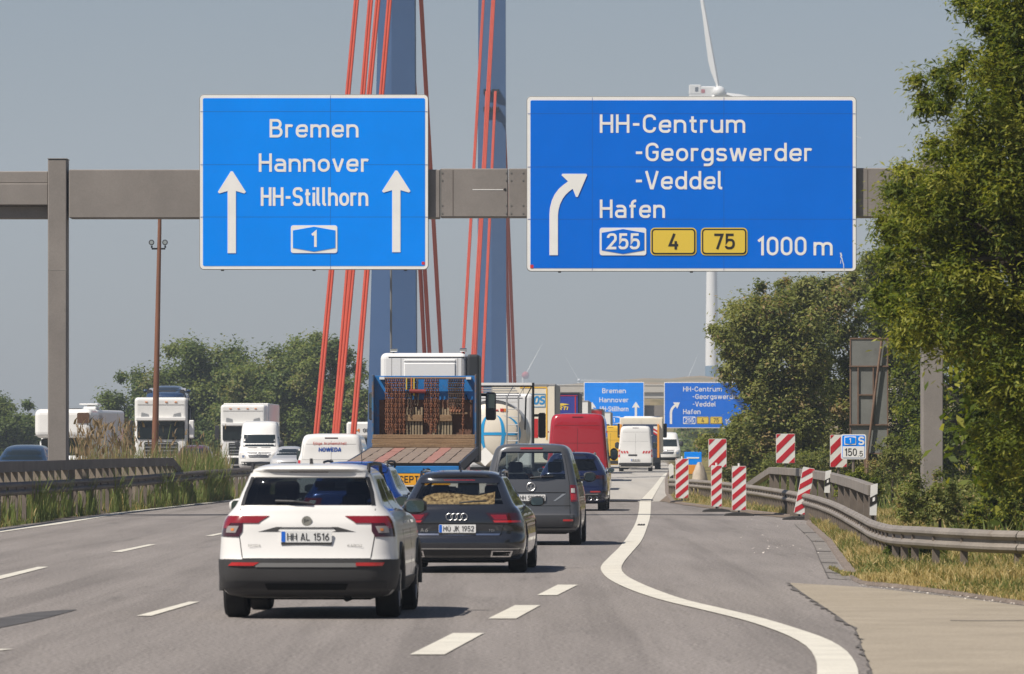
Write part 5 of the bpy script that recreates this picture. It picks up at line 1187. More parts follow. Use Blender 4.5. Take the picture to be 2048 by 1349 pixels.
tm = MB(); text_mb(tm, 'OS', bx_(1067), bz(809), bz(793) - bz(809), bx_(1088) - bx_(1067), -.022, 1.7, slant=.15); tm.build('box_lettering', mat('logo_blue2', (.02, .24, .52), rough=.5), r, fix=False)
box('red_panel', M_REDB, r, bx_(1066), bx_(1076), -.034, -.012, bz(876), bz(838)); box('roof_edge', M_GBOX, r, bx_(1064), bx_(1096), -.03, .0, bz(774), bz(769.5))
M_CBLUE = mat('curtain_blue', (.02, .035, .26), rough=.55, var=.06, vscale=1)
r, X = lorry_box('curtain_truck', 'blue curtain truck with yellow slanted lettering above the red van', 1158, 252, 2.55, 4.36, 9, M_CBLUE, mat('navy_side', (.03, .035, .07), rough=.6))
cx_ = lambda px: (px - 1024) * 252 / F - X
cz_ = lambda py: EYE - zg(252) + (HZ - py) * 252 / F
box('red_band', M_WRED, r, -1.2, 1.2, -.035, -.012, cz_(792.5), cz_(791.2)); box('red_band', M_WRED, r, 1.08, 1.13, -.037, -.012, 1.2, cz_(793)); box('roof_rail', M_DKGREY, r, -1.29, 1.29, -.05, .2, cz_(789), cz_(785), .02)
box('roof_beacon', M_UNDER, r, .05, .35, 0, .2, cz_(785), cz_(782))
tm = MB(); text_mb(tm, 'PARTI', cx_(1099), cz_(820.5), cz_(813.5) - cz_(820.5), cx_(1135) - cx_(1099), -.024, 2.0, slant=.25); tm.build('box_lettering', M_SYEL, r, fix=False)
MB().prism([(cx_(1104), cz_(809)), (cx_(1125), cz_(807)), (cx_(1139), cz_(809)), (cx_(1125), cz_(812)), (cx_(1104), cz_(812))], 'y', -.034, -.012).build('swoosh', M_SYEL, r)
for lab, px, d, zt, mr, ms in (('white box truck beyond the blue curtain truck, first of the far queue', 1178, 300, 4.40, M_WVAN, M_GBOX), ('grey trailer with red roof edge beyond, second of the far queue', 1206, 350, 4.30, M_WRED, M_GBOX), ('white trailer left of the yellow van, last of the far queue', 1222.5, 385, 4.34, M_WVAN, M_GBOX)):
    lorry_box('box_truck', lab, px, d, 2.55, zt, 9, mr, ms, group='trucks queueing towards the bridge')
r, X = lorry_box('box_truck', 'box truck with raised navy tail lift and orange posts behind the white van', 1326, 335, 2.68, 3.66, 6.5, M_CREAM, M_CREAM)
s_ = F / 335; qx = lambda px: (px - 1024) / s_ - X; qz = lambda py: EYE - zg(335) + (HZ - py) / s_
M_NAVYP = mat('tail_lift_navy', (.02, .035, .085), rough=.5); M_OPOST = mat('post_orange', (.75, .30, .03), rough=.5)
lift = box('tail_lift', M_NAVYP, r, qx(1246), qx(1314), -.16, -.06, .75, qz(849), .01)
for a in (1239.5, 1314.5): box('lift_post', M_OPOST, r, qx(a), qx(a + 4), -.20, -.05, .75, qz(849))
for a, sg in ((1245, 1), (1307, -1)):
    fl_ = box('warning_flag', M_WWHITE, r, qx(a), qx(a + 9), -.185, -.17, qz(868 if sg < 0 else 858), qz(853))
    for k in range(2): MB().prism([(qx(a), qz(857 + 7 * k)), (qx(a + 9), qz(862 + 7 * k)), (qx(a + 9), qz(866 + 7 * k)), (qx(a), qz(861 + 7 * k))] if sg < 0 else [(qx(a + 9), qz(853 + 3.5 * k)), (qx(a), qz(856 + 3.5 * k)), (qx(a), qz(858 + 3.5 * k)), (qx(a + 9), qz(855 + 3.5 * k))], 'y', -.195, -.18).build('flag_stripe', M_WRED, fl_)
# ---- oncoming traffic on the opposite carriageway
def cab_over(name, label, px, d, w, H, paint, L, box_h=None, m_box=None, z=.4, head=.02, ws=(1.95, 2.75), group=None):
    X = (px - 1024) * d / F
    r = thing(name, label, 'lorry', (X, d, z), -head, group)          # local -y looks at the camera: front at y=0
    box('cab', paint, r, -w / 2, w / 2, .0, 2.1, .55, H, .16, segs=4)
    g = MB().prism(rrect(-w / 2 + .12, w / 2 - .12, ws[0], ws[1], .08), 'y', -.03, .03).build('windscreen', M_DGLASS, r)
    box('sun_visor', M_DGLASS if H < 3.3 else paint, r, -w / 2 + .06, w / 2 - .06, -.20, .0, ws[1] + .02, ws[1] + .20, .03)
    gr_ = MB().prism(rrect(-w / 2 + .45, w / 2 - .45, .95, ws[0] - .12, .06), 'y', -.025, .03).build('grille', M_PLASTIC, r)
    for k in range(4): box('grille_bar', M_ALUM, gr_, -w / 2 + .5, w / 2 - .5, -.05, -.02, 1.02 + k * .17, 1.06 + k * .17)
    box('bumper', paint, r, -w / 2 - .01, w / 2 + .01, -.10, .3, .35, .90, .06)
    for sg in (-1, 1):
        box('headlamp', M_CLEAR, r, sg * (w / 2 - .28) - .2, sg * (w / 2 - .28) + .2, -.13, -.05, .62, .82, .02)
        box('wing_mirror', M_PLASTIC if sg < 0 else paint, r, sg * (w / 2 + .20) - .13, sg * (w / 2 + .20) + .13, .1, .25, ws[0] + .05, ws[1] + .05, .05)
        for y in (1.2, L * .75): wheel(r, sg * 1.0, y, .5, .34, sg)
        if H > 3.4: MB().prism([(sg * .55, H - 1.0), (sg * .95, H - .95), (sg * .92, H - .72), (sg * .60, H - .80)], 'y', -.02, .03).build('roof_lamp', M_ALUM, r)
    box('roof_seam', M_SEAML, r, -w / 2 + .15, w / 2 - .15, -.012, .05, H - .36, H - .335)
    box('bumper_grille', M_UNDER, r, -w / 2 + .55, w / 2 - .55, -.125, .0, .45, .80, .02)
    for k in (-.55, .15): box('wiper', M_UNDER, r, k, k + .62, -.06, -.03, ws[0] + .03, ws[0] + .07)
    for k in (-.7, -.25, .25, .7): box('marker_lamp', M_AMBER, r, k - .06, k + .06, -.03, .02, H - .24, H - .20)
    box('chassis', M_UNDER, r, -.9, .9, 1.5, L, .6, 1.0)
    if box_h: box('cargo_box', m_box, r, -w / 2 - .02, w / 2 + .02, 2.5, L, 1.0, box_h, .05)
    return r
cab_over('box_truck', 'white oncoming high-roof lorry behind the white oncoming van', 486, 300, 2.5, 3.75, M_WVAN, 12, 3.85, M_WVAN, zo(300), ws=(1.75, 2.55))
cab_over('box_truck', 'white oncoming truck seen between the red bridge cables', 664, 420, 2.5, 3.65, M_WVAN, 12, 3.7, M_GBOX, zo(420), ws=(1.7, 2.4))
ct = cab_over('car_transporter', 'white oncoming car transporter with a dark car on its roof deck', 322, 257, 2.5, 3.75, M_WVAN, 16, None, None, .42, head=-.05, ws=(1.75, 2.62))
for y in (3, 5.5, 8, 10.5, 13, 15.5):
    for sg in (-1, 1): MB().tube([(sg * 1.25, y, 1.0), (sg * 1.25, y + .3, 3.4)], .06, 6).build('deck_post', M_UNDER, ct)
box('upper_deck', M_UNDER, ct, -1.25, 1.25, 1.2, 16, 3.35, 3.5); box('lower_deck', M_UNDER, ct, -1.25, 1.25, 2.4, 16, 1.0, 1.2)
for sg in (-1, 1): MB().tube([(sg * 1.27, 3, 1.3), (sg * 1.27, 9, 3.3), (sg * 1.27, 15.5, 1.5)], .06, 6).build('deck_strut', M_DKGREY, ct)
def plain_car(name, label, X, Y, z, rot, paint, scale=(1, 1, 1), cat='car', front=True):
    sl = [(a * scale[2], b * scale[0], c * scale[1], d * scale[1], e, f) for a, b, c, d, e, f in AS]
    B = Body(sl, .08, .2); L = 4.93 * scale[1]
    r = thing(name, label, cat, (X, Y, z), rot)
    o = B.mesh('body', [paint, M_UNDER]); ay = (1.0, L - 1.0); bool_cut(o, wheel_arch(None, ay, .37, B.at(.5)[0], .33)); o.parent = r
    k = scale[2]; w = scale[0]
    B.patch('front', 'windscreen', [(.965 * k, -.64 * w, .64 * w), (1.30 * k, -.52 * w, .52 * w)], M_DGLASS, r, .006, .012, 12, 4)
    B.patch('rear', 'rear_window', [(.965 * k, -.63 * w, .63 * w), (1.25 * k, -.52 * w, .52 * w)], M_DGLASS, r, .006, .012, 12, 4)
    for kk in ('side+', 'side-'): B.patch(kk, 'side_window', [(.95 * k, .9 * scale[1], 2.9 * scale[1]), (1.28 * k, 1.2 * scale[1], 2.72 * scale[1])], M_DGLASS, r, .005, .01, 8, 3)
    B.patch('front', 'grille', [(.42, -.42, .42), (.62, -.46, .46)], M_PLASTIC, r, .01, .03, 8, 1)
    for a in (-1, 1):
        B.patch('front', 'headlamp', [(.60, a * .58, a * .88), (.74, a * .56, a * .87)], M_CLEAR, r, .01, .02, 6, 1); mirror(r, a * .94 * w, L * .62, 1.0 * k, a, paint, .2, .14, False)
        for y in ay: wheel(r, a * .79 * w, y, .325, .22, a)
    return r
plain_car('parked_car', 'dark blue car on the upper deck of the white transporter', (325 - 1024) * 257 / F, 258.6 + 4.9, .42 + 3.5, math.pi, mat('deck_car_blue', (.02, .045, .11), rough=.25, coat=.8), (1, 1, .60))
plain_car('oncoming_car', 'dark blue oncoming car whose roof shows above the left barrier', (34 - 1024) * 165 / F, 170, zo(170), math.pi, mat('oncoming_blue', (.008, .03, .07), rough=.25, coat=.8), (1, 1, 1.0))
plain_car('oncoming_car', 'dark red oncoming car in the reeds below the car transporter', (381 - 1024) * 225 / F, 230, zo(230), math.pi, mat('oncoming_red', (.10, .012, .03), rough=.3, coat=.6), (.95, .9, 1.02))
plain_car('oncoming_car', 'silver oncoming car between the white oncoming van and the lettered delivery van', (574 - 1024) * 275 / F, 280, zo(280), math.pi, mat('oncoming_silver', (.60, .60, .60), rough=.3, metal=.3, coat=.6), (.98, .95, 1.0))
mh = thing('motorhome', 'white oncoming motorhome with an overhanging alcove behind the gantry post', 'motorhome', ((126 - 1024) * 205 / F, 205, zo(205)), -.12)
box('body', M_WVAN, mh, -1.12, 1.12, 1.2, 6.5, .7, 2.80, .12, segs=3)
box('alcove', M_WVAN, mh, -1.12, 1.12, .0, 2.2, 1.72, 2.82, .22, segs=4); box('alcove_trim', M_SEAML, mh, -1.10, 1.10, -.005, .1, 1.80, 1.83)
MB().prism(rrect(.55, 1.02, 2.28, 2.68, .06), 'y', -.03, .02).build('alcove_window', mat('brown_reflection_pane', (.10, .05, .03), rough=.1, coat=1), mh)  # brown reflection is painted into the pane colour
box('cab', M_WCAB, mh, -.98, .98, .3, 1.5, .4, 1.70, .12); box('windscreen', M_DGLASS, mh, -.9, .9, .27, .34, 1.05, 1.68, .02); box('bonnet', M_WCAB, mh, -.95, .95, -.6, .3, .4, 1.05, .12)
box('roof_vent', M_WCAB, mh, .5, 1.0, 1.4, 2.0, 2.80, 2.92, .03); box('roof_antenna', M_WCAB, mh, .32, 1.05, 1.5, 2.1, 2.98, 3.04, .02); box('antenna_foot', M_WCAB, mh, .58, .80, 1.7, 1.9, 2.915, 2.985); box('roof_hatch', M_DKGREY, mh, -.6, .3, 1.3, 2.2, 2.80, 2.86, .02)
for sg in (-1, 1):
    for y in (.2, 5.0): wheel(mh, sg * .9, y, .34, .24, sg)
# ---------------------------------------------------------------- guard rails
M_RAIL = mat('guard_rail_steel', (.255, .225, .192), rough=.6, spec=.4, metal=.25, var=.14, vscale=1.2, grain=.08, gscale=20, dirt=((.16, .125, .095), 1.6, .63))
M_RAIL_SHADE = mat('shade_darkened_steel', (.105, .09, .078), rough=.7, spec=.3, var=.18, vscale=1.2, grain=.08, gscale=20)  # rail steel darkened for the left side: its shade is put into the colour
M_POST = mat('rail_post_steel', (.155, .125, .10), rough=.75, var=.15, vscale=3)
M_SLAT = mat('tan_post', (.26, .215, .165), rough=.85, var=.15, vscale=3)
W_PROF = [(0, 0), (.03, -.012), (.075, -.05), (.08, -.085), (.05, -.115), (.012, -.135), (.012, -.175), (.05, -.195), (.08, -.225), (.075, -.26), (.03, -.298), (0, -.31), (-.006, -.30), (-.006, -.155), (-.006, -.01)]
def path_pts(pts, step):
    p = [Vector(q) for q in pts]; t = np.cumsum([0] + [(p[i + 1] - p[i]).length for i in range(len(p) - 1)]); out = []
    n = max(2, int(t[-1] / step) + 1)
    for s in np.linspace(0, t[-1], n):
        i = min(max(int(np.searchsorted(t, s)) - 1, 0), len(p) - 2); u = (s - t[i]) / max(t[i + 1] - t[i], 1e-9)
        p0, p1, p2, p3 = p[max(i - 1, 0)], p[i], p[i + 1], p[min(i + 2, len(p) - 1)]
        out.append(.5 * ((2 * p1) + (p2 - p0) * u + (2 * p0 - 5 * p1 + 4 * p2 - p3) * u * u + (3 * p1 - p0 - 3 * p2 + p3) * u ** 3))
    return out
def swept(pts, prof, side):
    rows = []
    for i, p in enumerate(pts):
        t = pts[min(i + 1, len(pts) - 1)] - pts[max(i - 1, 0)]; t.z = 0; t.normalize(); nrm = Vector((-t.y, t.x, 0)) * side
        rows.append([p + nrm * a + Vector((0, 0, b)) for a, b in prof])
    return rows
def guard_rail(label, pts, side, post_step=2.0, sect=4.0, gz=None, m=None):
    base = pts[0]; r = thing('guard_rail', label, 'guard rail', (0, 0, 0))
    fine = path_pts(pts, .5); k = max(1, int(sect / .5)); i = 0; q = 0
    while i < len(fine) - 1:
        seg = fine[i:i + k + 1]
        if len(seg) < 2: break
        seg = [p + Vector((0, 0, .002 * (q % 2))) for p in seg]
        MB().grid(swept(seg, W_PROF, side), 0, True).build('rail_section', m or M_RAIL, r, smooth=25)
        j = seg[-1]; q += 1; i += k
    for p in path_pts(pts, post_step)[::1]:
        g = gz(p) if gz else 0
        t = Vector((0, 1, 0)); box('rail_post', M_POST, r, p.x - .05 - .10 * side * 0, p.x + .05, p.y + .02, p.y + .10, g, p.z - .02)
    return r
LEo = lambda d, o: (interp(LE, d) - o)
gl_pts = [(LEo(d, .58), d, z) for d, z in ((98, .92), (108, .95), (118, .985), (130, .97), (147, .96), (161, 1.0), (176, 1.05), (190, 1.08))]
guard_rail('dark steel guard rail in front of the slatted median barrier', gl_pts, -1, 2.0, 4.0, lambda p: .05, M_RAIL_SHADE)
gf = thing('median_barrier', 'tall median barrier with a box beam on tan posts beside the left gantry post', 'barrier', (0, 0, 0))
fb = [(LEo(d, .82), d, z) for d, z in ((98, 1.40), (108, 1.43), (119, 1.45), (132, 1.445), (150, 1.46), (166, 1.46))]
BOX = [(.06, 0), (.06, -.25), (-.06, -.25), (-.06, 0)]
fine = path_pts(fb, 1.0)
for i in range(0, len(fine) - 1, 5):
    sg = fine[i:i + 6]
    if len(sg) < 2: continue
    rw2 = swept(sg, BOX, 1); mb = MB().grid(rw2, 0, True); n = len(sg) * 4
    mb.f += [(0, 1, 2, 3), (n - 4, n - 3, n - 2, n - 1)]; mb.m += [0, 0]; mb.build('box_beam', M_RAIL_SHADE, gf)
e0, e1 = Vector(fb[-1]), Vector((LEo(170, .82), 170, .95)); mb = MB().grid(swept([e0, e1], BOX, 1), 0, True); mb.build('box_beam', M_RAIL_SHADE, gf)
pp = path_pts(fb, 1.62)
for i, p in enumerate(pp):
    gap = 200 < 1024 + p.x * F / p.y < 240
    box('barrier_post', M_POST if gap else M_SLAT, gf, p.x - .095, p.x + .085, p.y - .03, p.y + .05, .10, p.z - .252)
grp = [(10.5, 71.0, .64), (8.6, 71.6, .64), (6.87, 72.5, .64), (6.2, 73.6, .65), (5.72, 76, .65), (5.6, 80, .62), (5.8, 87, .60), (6.12, 95, .60), (6.77, 115, .65), (7.19, 135, .65), (7.05, 160, .67), (6.43, 185, .67), (5.76, 197, .66)]
guard_rail('curving steel guard rail along the right grass verge', grp, 1, 1.33, 4.0, lambda p: .0)
gb = thing('box_beam_barrier', 'raised box beam barrier with sloping end behind the curved right guard rail', 'barrier', (0, 0, 0))
bp = [(6.54, 98, 1.09), (6.95, 110, 1.14), (7.35, 125, 1.19), (7.57, 142, 1.22), (7.6, 158, 1.2), (7.5, 171, .66)]
BOX2 = [(.09, 0), (.09, -.2), (-.09, -.2), (-.09, 0)]
for a, b in zip(bp[:-1], bp[1:]):
    sg = path_pts([a, b], 4); mb = MB().grid(swept(sg, BOX2, 1), 0, True); n = len(sg) * 4; mb.f += [(0, 1, 2, 3), (n - 4, n - 3, n - 2, n - 1)]; mb.m += [0, 0]; mb.build('box_beam', M_RAIL, gb, bevel=.01)
for p in path_pts(bp[:-1], 4.0): box('barrier_post', M_POST, gb, p.x - .07, p.x + .07, p.y, p.y + .12, .1, p.z - .202)
# ---------------------------------------------------------------- striped beacons and panels
M_STR = mat('beacon_red', (.50, .018, .03), rough=.4, var=.08, vscale=4); M_STW = mat('beacon_white', (.74, .73, .69), rough=.4, var=.05, vscale=4)
M_FOOT = mat('rubber_foot', (.035, .033, .032), rough=.9)
def clip_rect(poly, x0, x1, z0, z1):
    for ax, lim, sg in ((0, x0, 1), (0, x1, -1), (1, z0, 1), (1, z1, -1)):
        out = []
        for i in range(len(poly)):
            a, b = poly[i - 1], poly[i]; ia = sg * (a[ax] - lim) >= 0; ib = sg * (b[ax] - lim) >= 0
            if ia != ib: t = (lim - a[ax]) / (b[ax] - a[ax]); out.append((a[0] + (b[0] - a[0]) * t, a[1] + (b[1] - a[1]) * t))
            if ib: out.append(b)
        poly = out
        if not poly: return []
    return poly
def striped(root, w, z0, z1, n, slope, ph, M=None, edge=True):
    pl = MB().prism(rrect(-w / 2, w / 2, z0, z1, .03), 'y', -.012, .02, 0, M).build('panel', M_STW, root)
    h = z1 - z0; per = h / n; W = w / 2 - .012
    for k in range(-3, n + 4):
        c = z1 - ph * per - k * per
        q = clip_rect([(-2, c - 2 * slope), (2, c + 2 * slope), (2, c + 2 * slope - per / 2), (-2, c - 2 * slope - per / 2)], -W, W, z0 + .012, z1 - .012)
        if len(q) >= 3: MB().prism(q, 'y', -.018, -.008, 0, M).build('red_stripe', M_STR, pl)
    return pl
def beacon(label, px, py, w, h, lean=0.0, d=None, top=False, yaw=0.0):
    p = G(px, py); 
    r = thing('warning_beacon', label, 'beacon', p, yaw, 'red and white warning beacons at the closed lane')
    M = Matrix.Rotation(lean, 4, 'Y')
    striped(r, w, .14, .14 + h, 4 if h > 1.05 else 3, .85, .1, M)
    MB().tube([M @ Vector((0, .03, .02)), M @ Vector((0, .03, .2))], .025, 6).build('stem', M_FOOT, r)
    if not lean: MB().tube([(0, .03, .14 + h), (0, .03, .21 + h)], .03, 8).build('lamp_socket', M_STW, r)
    MB().prism([(-.40, 0), (.40, 0), (.36, .05), (.15, .09), (-.15, .09), (-.36, .05)], 'y', -.2, .25).build('foot', M_FOOT, r, bevel=.015)
    return r
beacon('leftmost warning beacon, at the start of the guard rail', 1364, 1006, .42, 1.28)
beacon('warning beacon directly below a larger striped panel', 1433, 1024, .30, 1.14)
beacon('upright warning beacon between the panel beacon and the leaning one', 1478, 1032, .37, 1.15)
beacon('leaning warning beacon tilted to the right on its dark foot', 1597, 1040, .30, 1.16, .20)
def big_panel(label, x0, x1, y0, y1, d, zb, ph):
    p = P((x0 + x1) / 2, y1, d); w = (x1 - x0) * d / F; h = (y1 - y0) * d / F
    r = thing('striped_panel', label, 'warning panel', (p.x, d, zb), 0, 'large red and white striped panels')
    striped(r, w, p.z - zb, p.z - zb + h, 2, 1.0, ph)
    MB().tube([(0, .06, 0), (0, .06, p.z - zb + h - .05)], .035, 8).build('pole', M_POST, r)
big_panel('large striped panel mounted above a warning beacon', 1417, 1453, 878, 935, 152.3, 0, .35)
big_panel('large striped panel standing alone above the box beam barrier', 1552, 1590, 868, 927, 166, .1, .2)
big_panel('large striped panel partly covered by the blue kilometre sign', 1660, 1694, 870, 935, 152, .1, .25)
# kilometre sign
kd = 128.0; kp = P(1707, 920, kd); km = thing('kilometre_sign', 'small blue and white kilometre sign reading 1 S 150.5', 'road sign', (kp.x, kd, .1))
kpl = Plate(km, 1707, 920 + (kp.z - .1) * F / kd, F / kd)
Mt = Matrix.Rotation(math.radians(3.5), 4, 'Y')
kpl.rect('sign_board', 1682, 1732, 869, 919, 4, M_SWHITE, -.01, .02); kpl.rect('rim_line', 1684.3, 1729.7, 871.3, 916.7, 3, M_SBLUE, -.014, -.005); kpl.rect('white_face', 1685.2, 1728.8, 893, 915.8, 1, M_SWHITE, -.018, -.008)
y = -.016
sh = kpl.rect('route_shield', 1688.5, 1712, 873, 890, 1.5, M_SWHITE, y - .008, y); kpl.poly('shield_field', [(1690, 876), (1700, 874.3), (1710.5, 876), (1710.5, 887), (1700, 888.7), (1690, 887)], M_SBLUE, y - .014, y - .004, sh)
kpl.text('route_number', '1', 1698, 1702, 886, 877, M_SWHITE, y - .014, 1.1, sh); kpl.text('lettering', 'S', 1717, 1728, 890, 874, M_SWHITE, y, 1.5)
kpl.text('lettering', '150', 1689, 1713, 912, 897, M_SBLK, y - .004, .8); kpl.text('lettering', '.5', 1715, 1725.5, 913, 902, M_SBLK, y - .004, .7)
MB().tube([(.0, .05, 0), (.0, .05, kp.z - .1 + .55)], .035, 8).build('pole', M_POST, km)
# back of a tall sign
bd = 150.0; bp_ = P(1738, 907, bd); bs = thing('tall_sign', 'back of a tall grey sign with rusty braces and a leaning pole', 'road sign', (bp_.x, bd, .1))
b2 = Plate(bs, 1738, 907 + (bp_.z - .1) * F / bd, F / bd)
M_BRN = mat('rusty_brace', (.17, .105, .07), rough=.8, var=.2, vscale=4); M_GBACK = mat('grey_sign_back', (.20, .205, .19), rough=.55, metal=.2, var=.14, vscale=1.2, dirt=((.15, .145, .13), 2, .6))
b2.rect('sign_board', 1700.5, 1775.5, 677, 907, 2, M_GBACK, .02, .06); b2.rect('board_rim', 1699.5, 1776.5, 676, 679, .5, M_BRN, .0, .065); b2.rect('board_rim', 1699.5, 1702, 679.5, 906, .3, M_BRN, .0, .065); b2.rect('board_rim', 1774, 1776.5, 679.5, 906, .3, M_BRN, .0, .065); b2.rect('board_rim', 1699.5, 1776.5, 906.3, 908.5, .3, M_BRN, .0, .065)
for a in (733, 850): b2.rect('cross_brace', 1698, 1777, a - 1.2, a + 1.2, .3, M_BRN, -.04, .018)
for a in (1716, 1746.5): b2.rect('upright_brace', a - 1.3, a + 1.3, 734.4, 848.6, .3, M_BRN, -.03, .016)
b2.rect('cross_brace', 1717.6, 1745, 789, 791.5, .3, M_BRN, -.03, .016)
q1, q2, q3 = b2.p(1763, 682), b2.p(1735, 905), b2.p(1733, 960)
MB().tube([(q1[0], -.075, q1[1]), (q2[0], -.075, q2[1]), (q3[0], -.075, max(q3[1], 0))], .035, 8).build('leaning_pole', M_BRN, bs); b2.rect('post', 1728.5, 1737.5, 908.8, 950, .3, M_BRN, .0, .1)
# delineator posts
def delin(label, px, y0, y1, d, lean):
    a = P(px, y1, d); h = (y1 - y0) * d / F
    r = thing('delineator', label, 'delineator post', a, 0, 'white delineator posts')
    M = Matrix.Rotation(lean, 4, 'Y')
    MB().prism([(-.06, 0), (.06, 0), (.065, h), (-.055, h * .93)], 'y', -.04, .04, 0, M).build('post_body', M_STW, r)
    MB().prism([(-.062, h * .55), (.064, h * .68), (.064, h * .40), (-.062, h * .27)], 'y', -.046, .02, 0, M).build('black_band', M_SBLK, r)
    MB().prism([(-.018, h * .42), (.022, h * .46), (.022, h * .58), (-.018, h * .54)], 'y', -.05, -.03, 0, M).build('reflector', M_SWHITE, r)
    box('mount', M_POST, r, -.03, .03, .045, .12, -.3, h * .4)
delin('white delineator at the near end of the box beam barrier', 1746, 967, 1031, 96.5, .03)
delin('smaller white delineator halfway along the box beam barrier', 1654, 940, 986, 122, .05)
# ---------------------------------------------------------------- floodlight pole, thin pole
pd = 200.0; pb_ = P(308, 897, pd); fp = thing('lamp_pole', 'rusty tapering floodlight pole in the reeds', 'lamp post', (pb_.x, pd, .2))
M_RPOLE = mat('rusty_pole', (.185, .075, .038), rough=.7, var=.25, vscale=1.2, stretch=(1, 1, .3))
zt = EYE - .2 + (HZ - 400) / 54.05; lx = (320 - 308) / 54.05
MB().tube([(0, 0, 0), (lx * .93, 0, zt * .9), (lx, 0, zt)], [.135, .07, .06], 12).build('pole', M_RPOLE, fp, smooth=60)
zl = EYE - .2 + (HZ - 498) / 54.05
for sg in (-1, 1):
    xx = lx * .75 + sg * .25
    arm = MB().box(min(lx * .75, xx), max(lx * .75, xx), -.03, .03, zl - .03, zl + .03).box(xx - .03, xx + .03, -.03, .03, zl + .03, zl + .12).build('lamp_arm', M_UNDER, fp)
    MB().cyl((xx, 0, zl + .23), 'y', .105, .26, 14, r2=.085).build('floodlight', M_DKGREY, fp, smooth=40); MB().cyl((xx, -.135, zl + .23), 'y', .07, .02, 14).build('lamp_lens', M_CHROME, fp)
tp = thing('steel_pole', 'thin grey pole in front of the near blue pylon', 'pole', (P(782, 897, 250).x, 250, .4)); MB().tube([(0, 0, 0), (0, 0, 11.0)], [.06, .045], 8).build('pole', mat('pole_grey', (.16, .16, .16), rough=.6), tp); box('foot_plate', M_UNDER, tp, -.15, .15, -.15, .15, 0, .05)
# ---------------------------------------------------------------- cable-stayed bridge
M_PYL = mat('pylon_blue', (.060, .118, .245), rough=.6, spec=.35, var=.05, vscale=.25, dirt=((.075, .13, .25), .5, .6)); M_CAB = mat('cable_red', (.40, .062, .034), rough=.5, spec=.3, var=.06, vscale=.5); M_PBLK = mat('bracket_black', (.01, .012, .02), rough=.7)
def pylon(label, d, xl0, xl1, xr0, xr1, ridge, ytop):
    s = F / d; zb = zg(d); zt = 50.0
    X = (ridge - 1024) / s; r = thing('bridge_pylon', label, 'pylon', (X, d, zb), 0, 'blue pylons of the cable stayed bridge')
    yt = HZ - (zt - EYE) * s
    lx = lambda z: (xl0 + (xl1 - xl0) * ((HZ - (z + zb - EYE) * s) - 750) / -750 - ridge) / s
    rx = lambda z: (xr0 + (xr1 - xr0) * ((HZ - (z + zb - EYE) * s) - 750) / -750 - ridge) / s
    rows = []
    for z in (0, 12, 24, 36, zt): a, b = lx(z), rx(z); rows.append([(a, .13, z), (0, 0, z), (b, .15, z), (b + .02, 3.4, z), (a + .1, 3.4, z)])
    mb = MB().grid(rows, 0, True); n = len(mb.v) - 5; mb.f += [(0, 1, 2, 3, 4), (n, n + 1, n + 2, n + 3, n + 4)]; mb.m += [0, 0]; mb.build('shaft', M_PYL, r)
    box('base', M_GAN, r, lx(0) - .2, rx(0) + .2, -.1, 3.6, -.3, .35); return r
def cable(r, a, da, b, db, rad, sp):
    A, B = P(*a, da), P(*b, db)
    base = r.location
    u = Vector((1, 0, 0))
    mb = MB()
    for sgn in ((-1, 1) if sp else (0,)): mb.tube([A - base + u * sp * sgn, B - base + u * sp * sgn], rad, 8)
    for i, sgn in enumerate((-1, 1) if sp else (0,)): MB().tube([A - base + u * sp * sgn, B - base + u * sp * sgn], rad, 8).build('stay_cable', M_CAB, r, smooth=60)
p1 = pylon('near thick blue bridge pylon behind the Bremen sign', 300, 737.5, 757, 832, 829, 783, 0)
ext = lambda x0, y0, x1, y1, y: x0 + (x1 - x0) * (y - y0) / (y1 - y0)
for (x0, x1, sp) in ((633, 713, .065), (670, 741, .065), (674, 756, .065), (707, 779, .065)): cable(p1, (ext(x0, 865, x1, 0, 885), 885), 236, (ext(x0, 865, x1, 0, -668), -668), 299.6, .068, sp)
for (xa, xb) in ((839, 847), (848, 857), (871, 880)): cable(p1, (ext(xa, 540, xb, 700, -668), -668), 303.6, (ext(xa, 540, xb, 700, 884), 884), 375, .088, .0); cable(p1, (ext(xa, 540, xb, 700, -668) + 3, -668), 303.8, (ext(xa, 540, xb, 700, 884) + 3, 884), 375.5, .088, .0)
p2 = pylon('far slimmer blue bridge pylon between the two big signs', 495, 954.5, 956.5, 1012.5, 1011, 983, 0)
yT = HZ - 45 * F / 494
for (x0, y0, x1, y1) in ((967, 0, 927, 700), (985.5, 0, 946, 700), (988, 0, 949.5, 700)): cable(p2, (ext(x0, y0, x1, y1, 885), 885), 425, (ext(x0, y0, x1, y1, yT), yT), 494.6, .075, .06)
for (x0, x1) in ((991, 965), (973.5, 949)): cable(p2, (ext(x0, 183, x1, 760, 885), 885), 450, (x0, 184), 494.3, .085, .05)
for (xa, xb) in ((1012, 1019.6), (1019, 1028)): cable(p2, (ext(xa, 540, xb, 760, yT), yT), 498.6, (ext(xa, 540, xb, 760, 884), 884), 570, .11, .0); cable(p2, (ext(xa, 540, xb, 760, yT) + 2.5, yT), 498.7, (ext(xa, 540, xb, 760, 884) + 2.5, 884), 571, .11, .0)
for px in (974, 991):
    for py in (184, 219): q = P(px, py, 495) - p2.location; box('cable_bracket', M_PBLK, p2, q.x - .32, q.x + .32, -.35, .5, q.z - .22, q.z + .22)
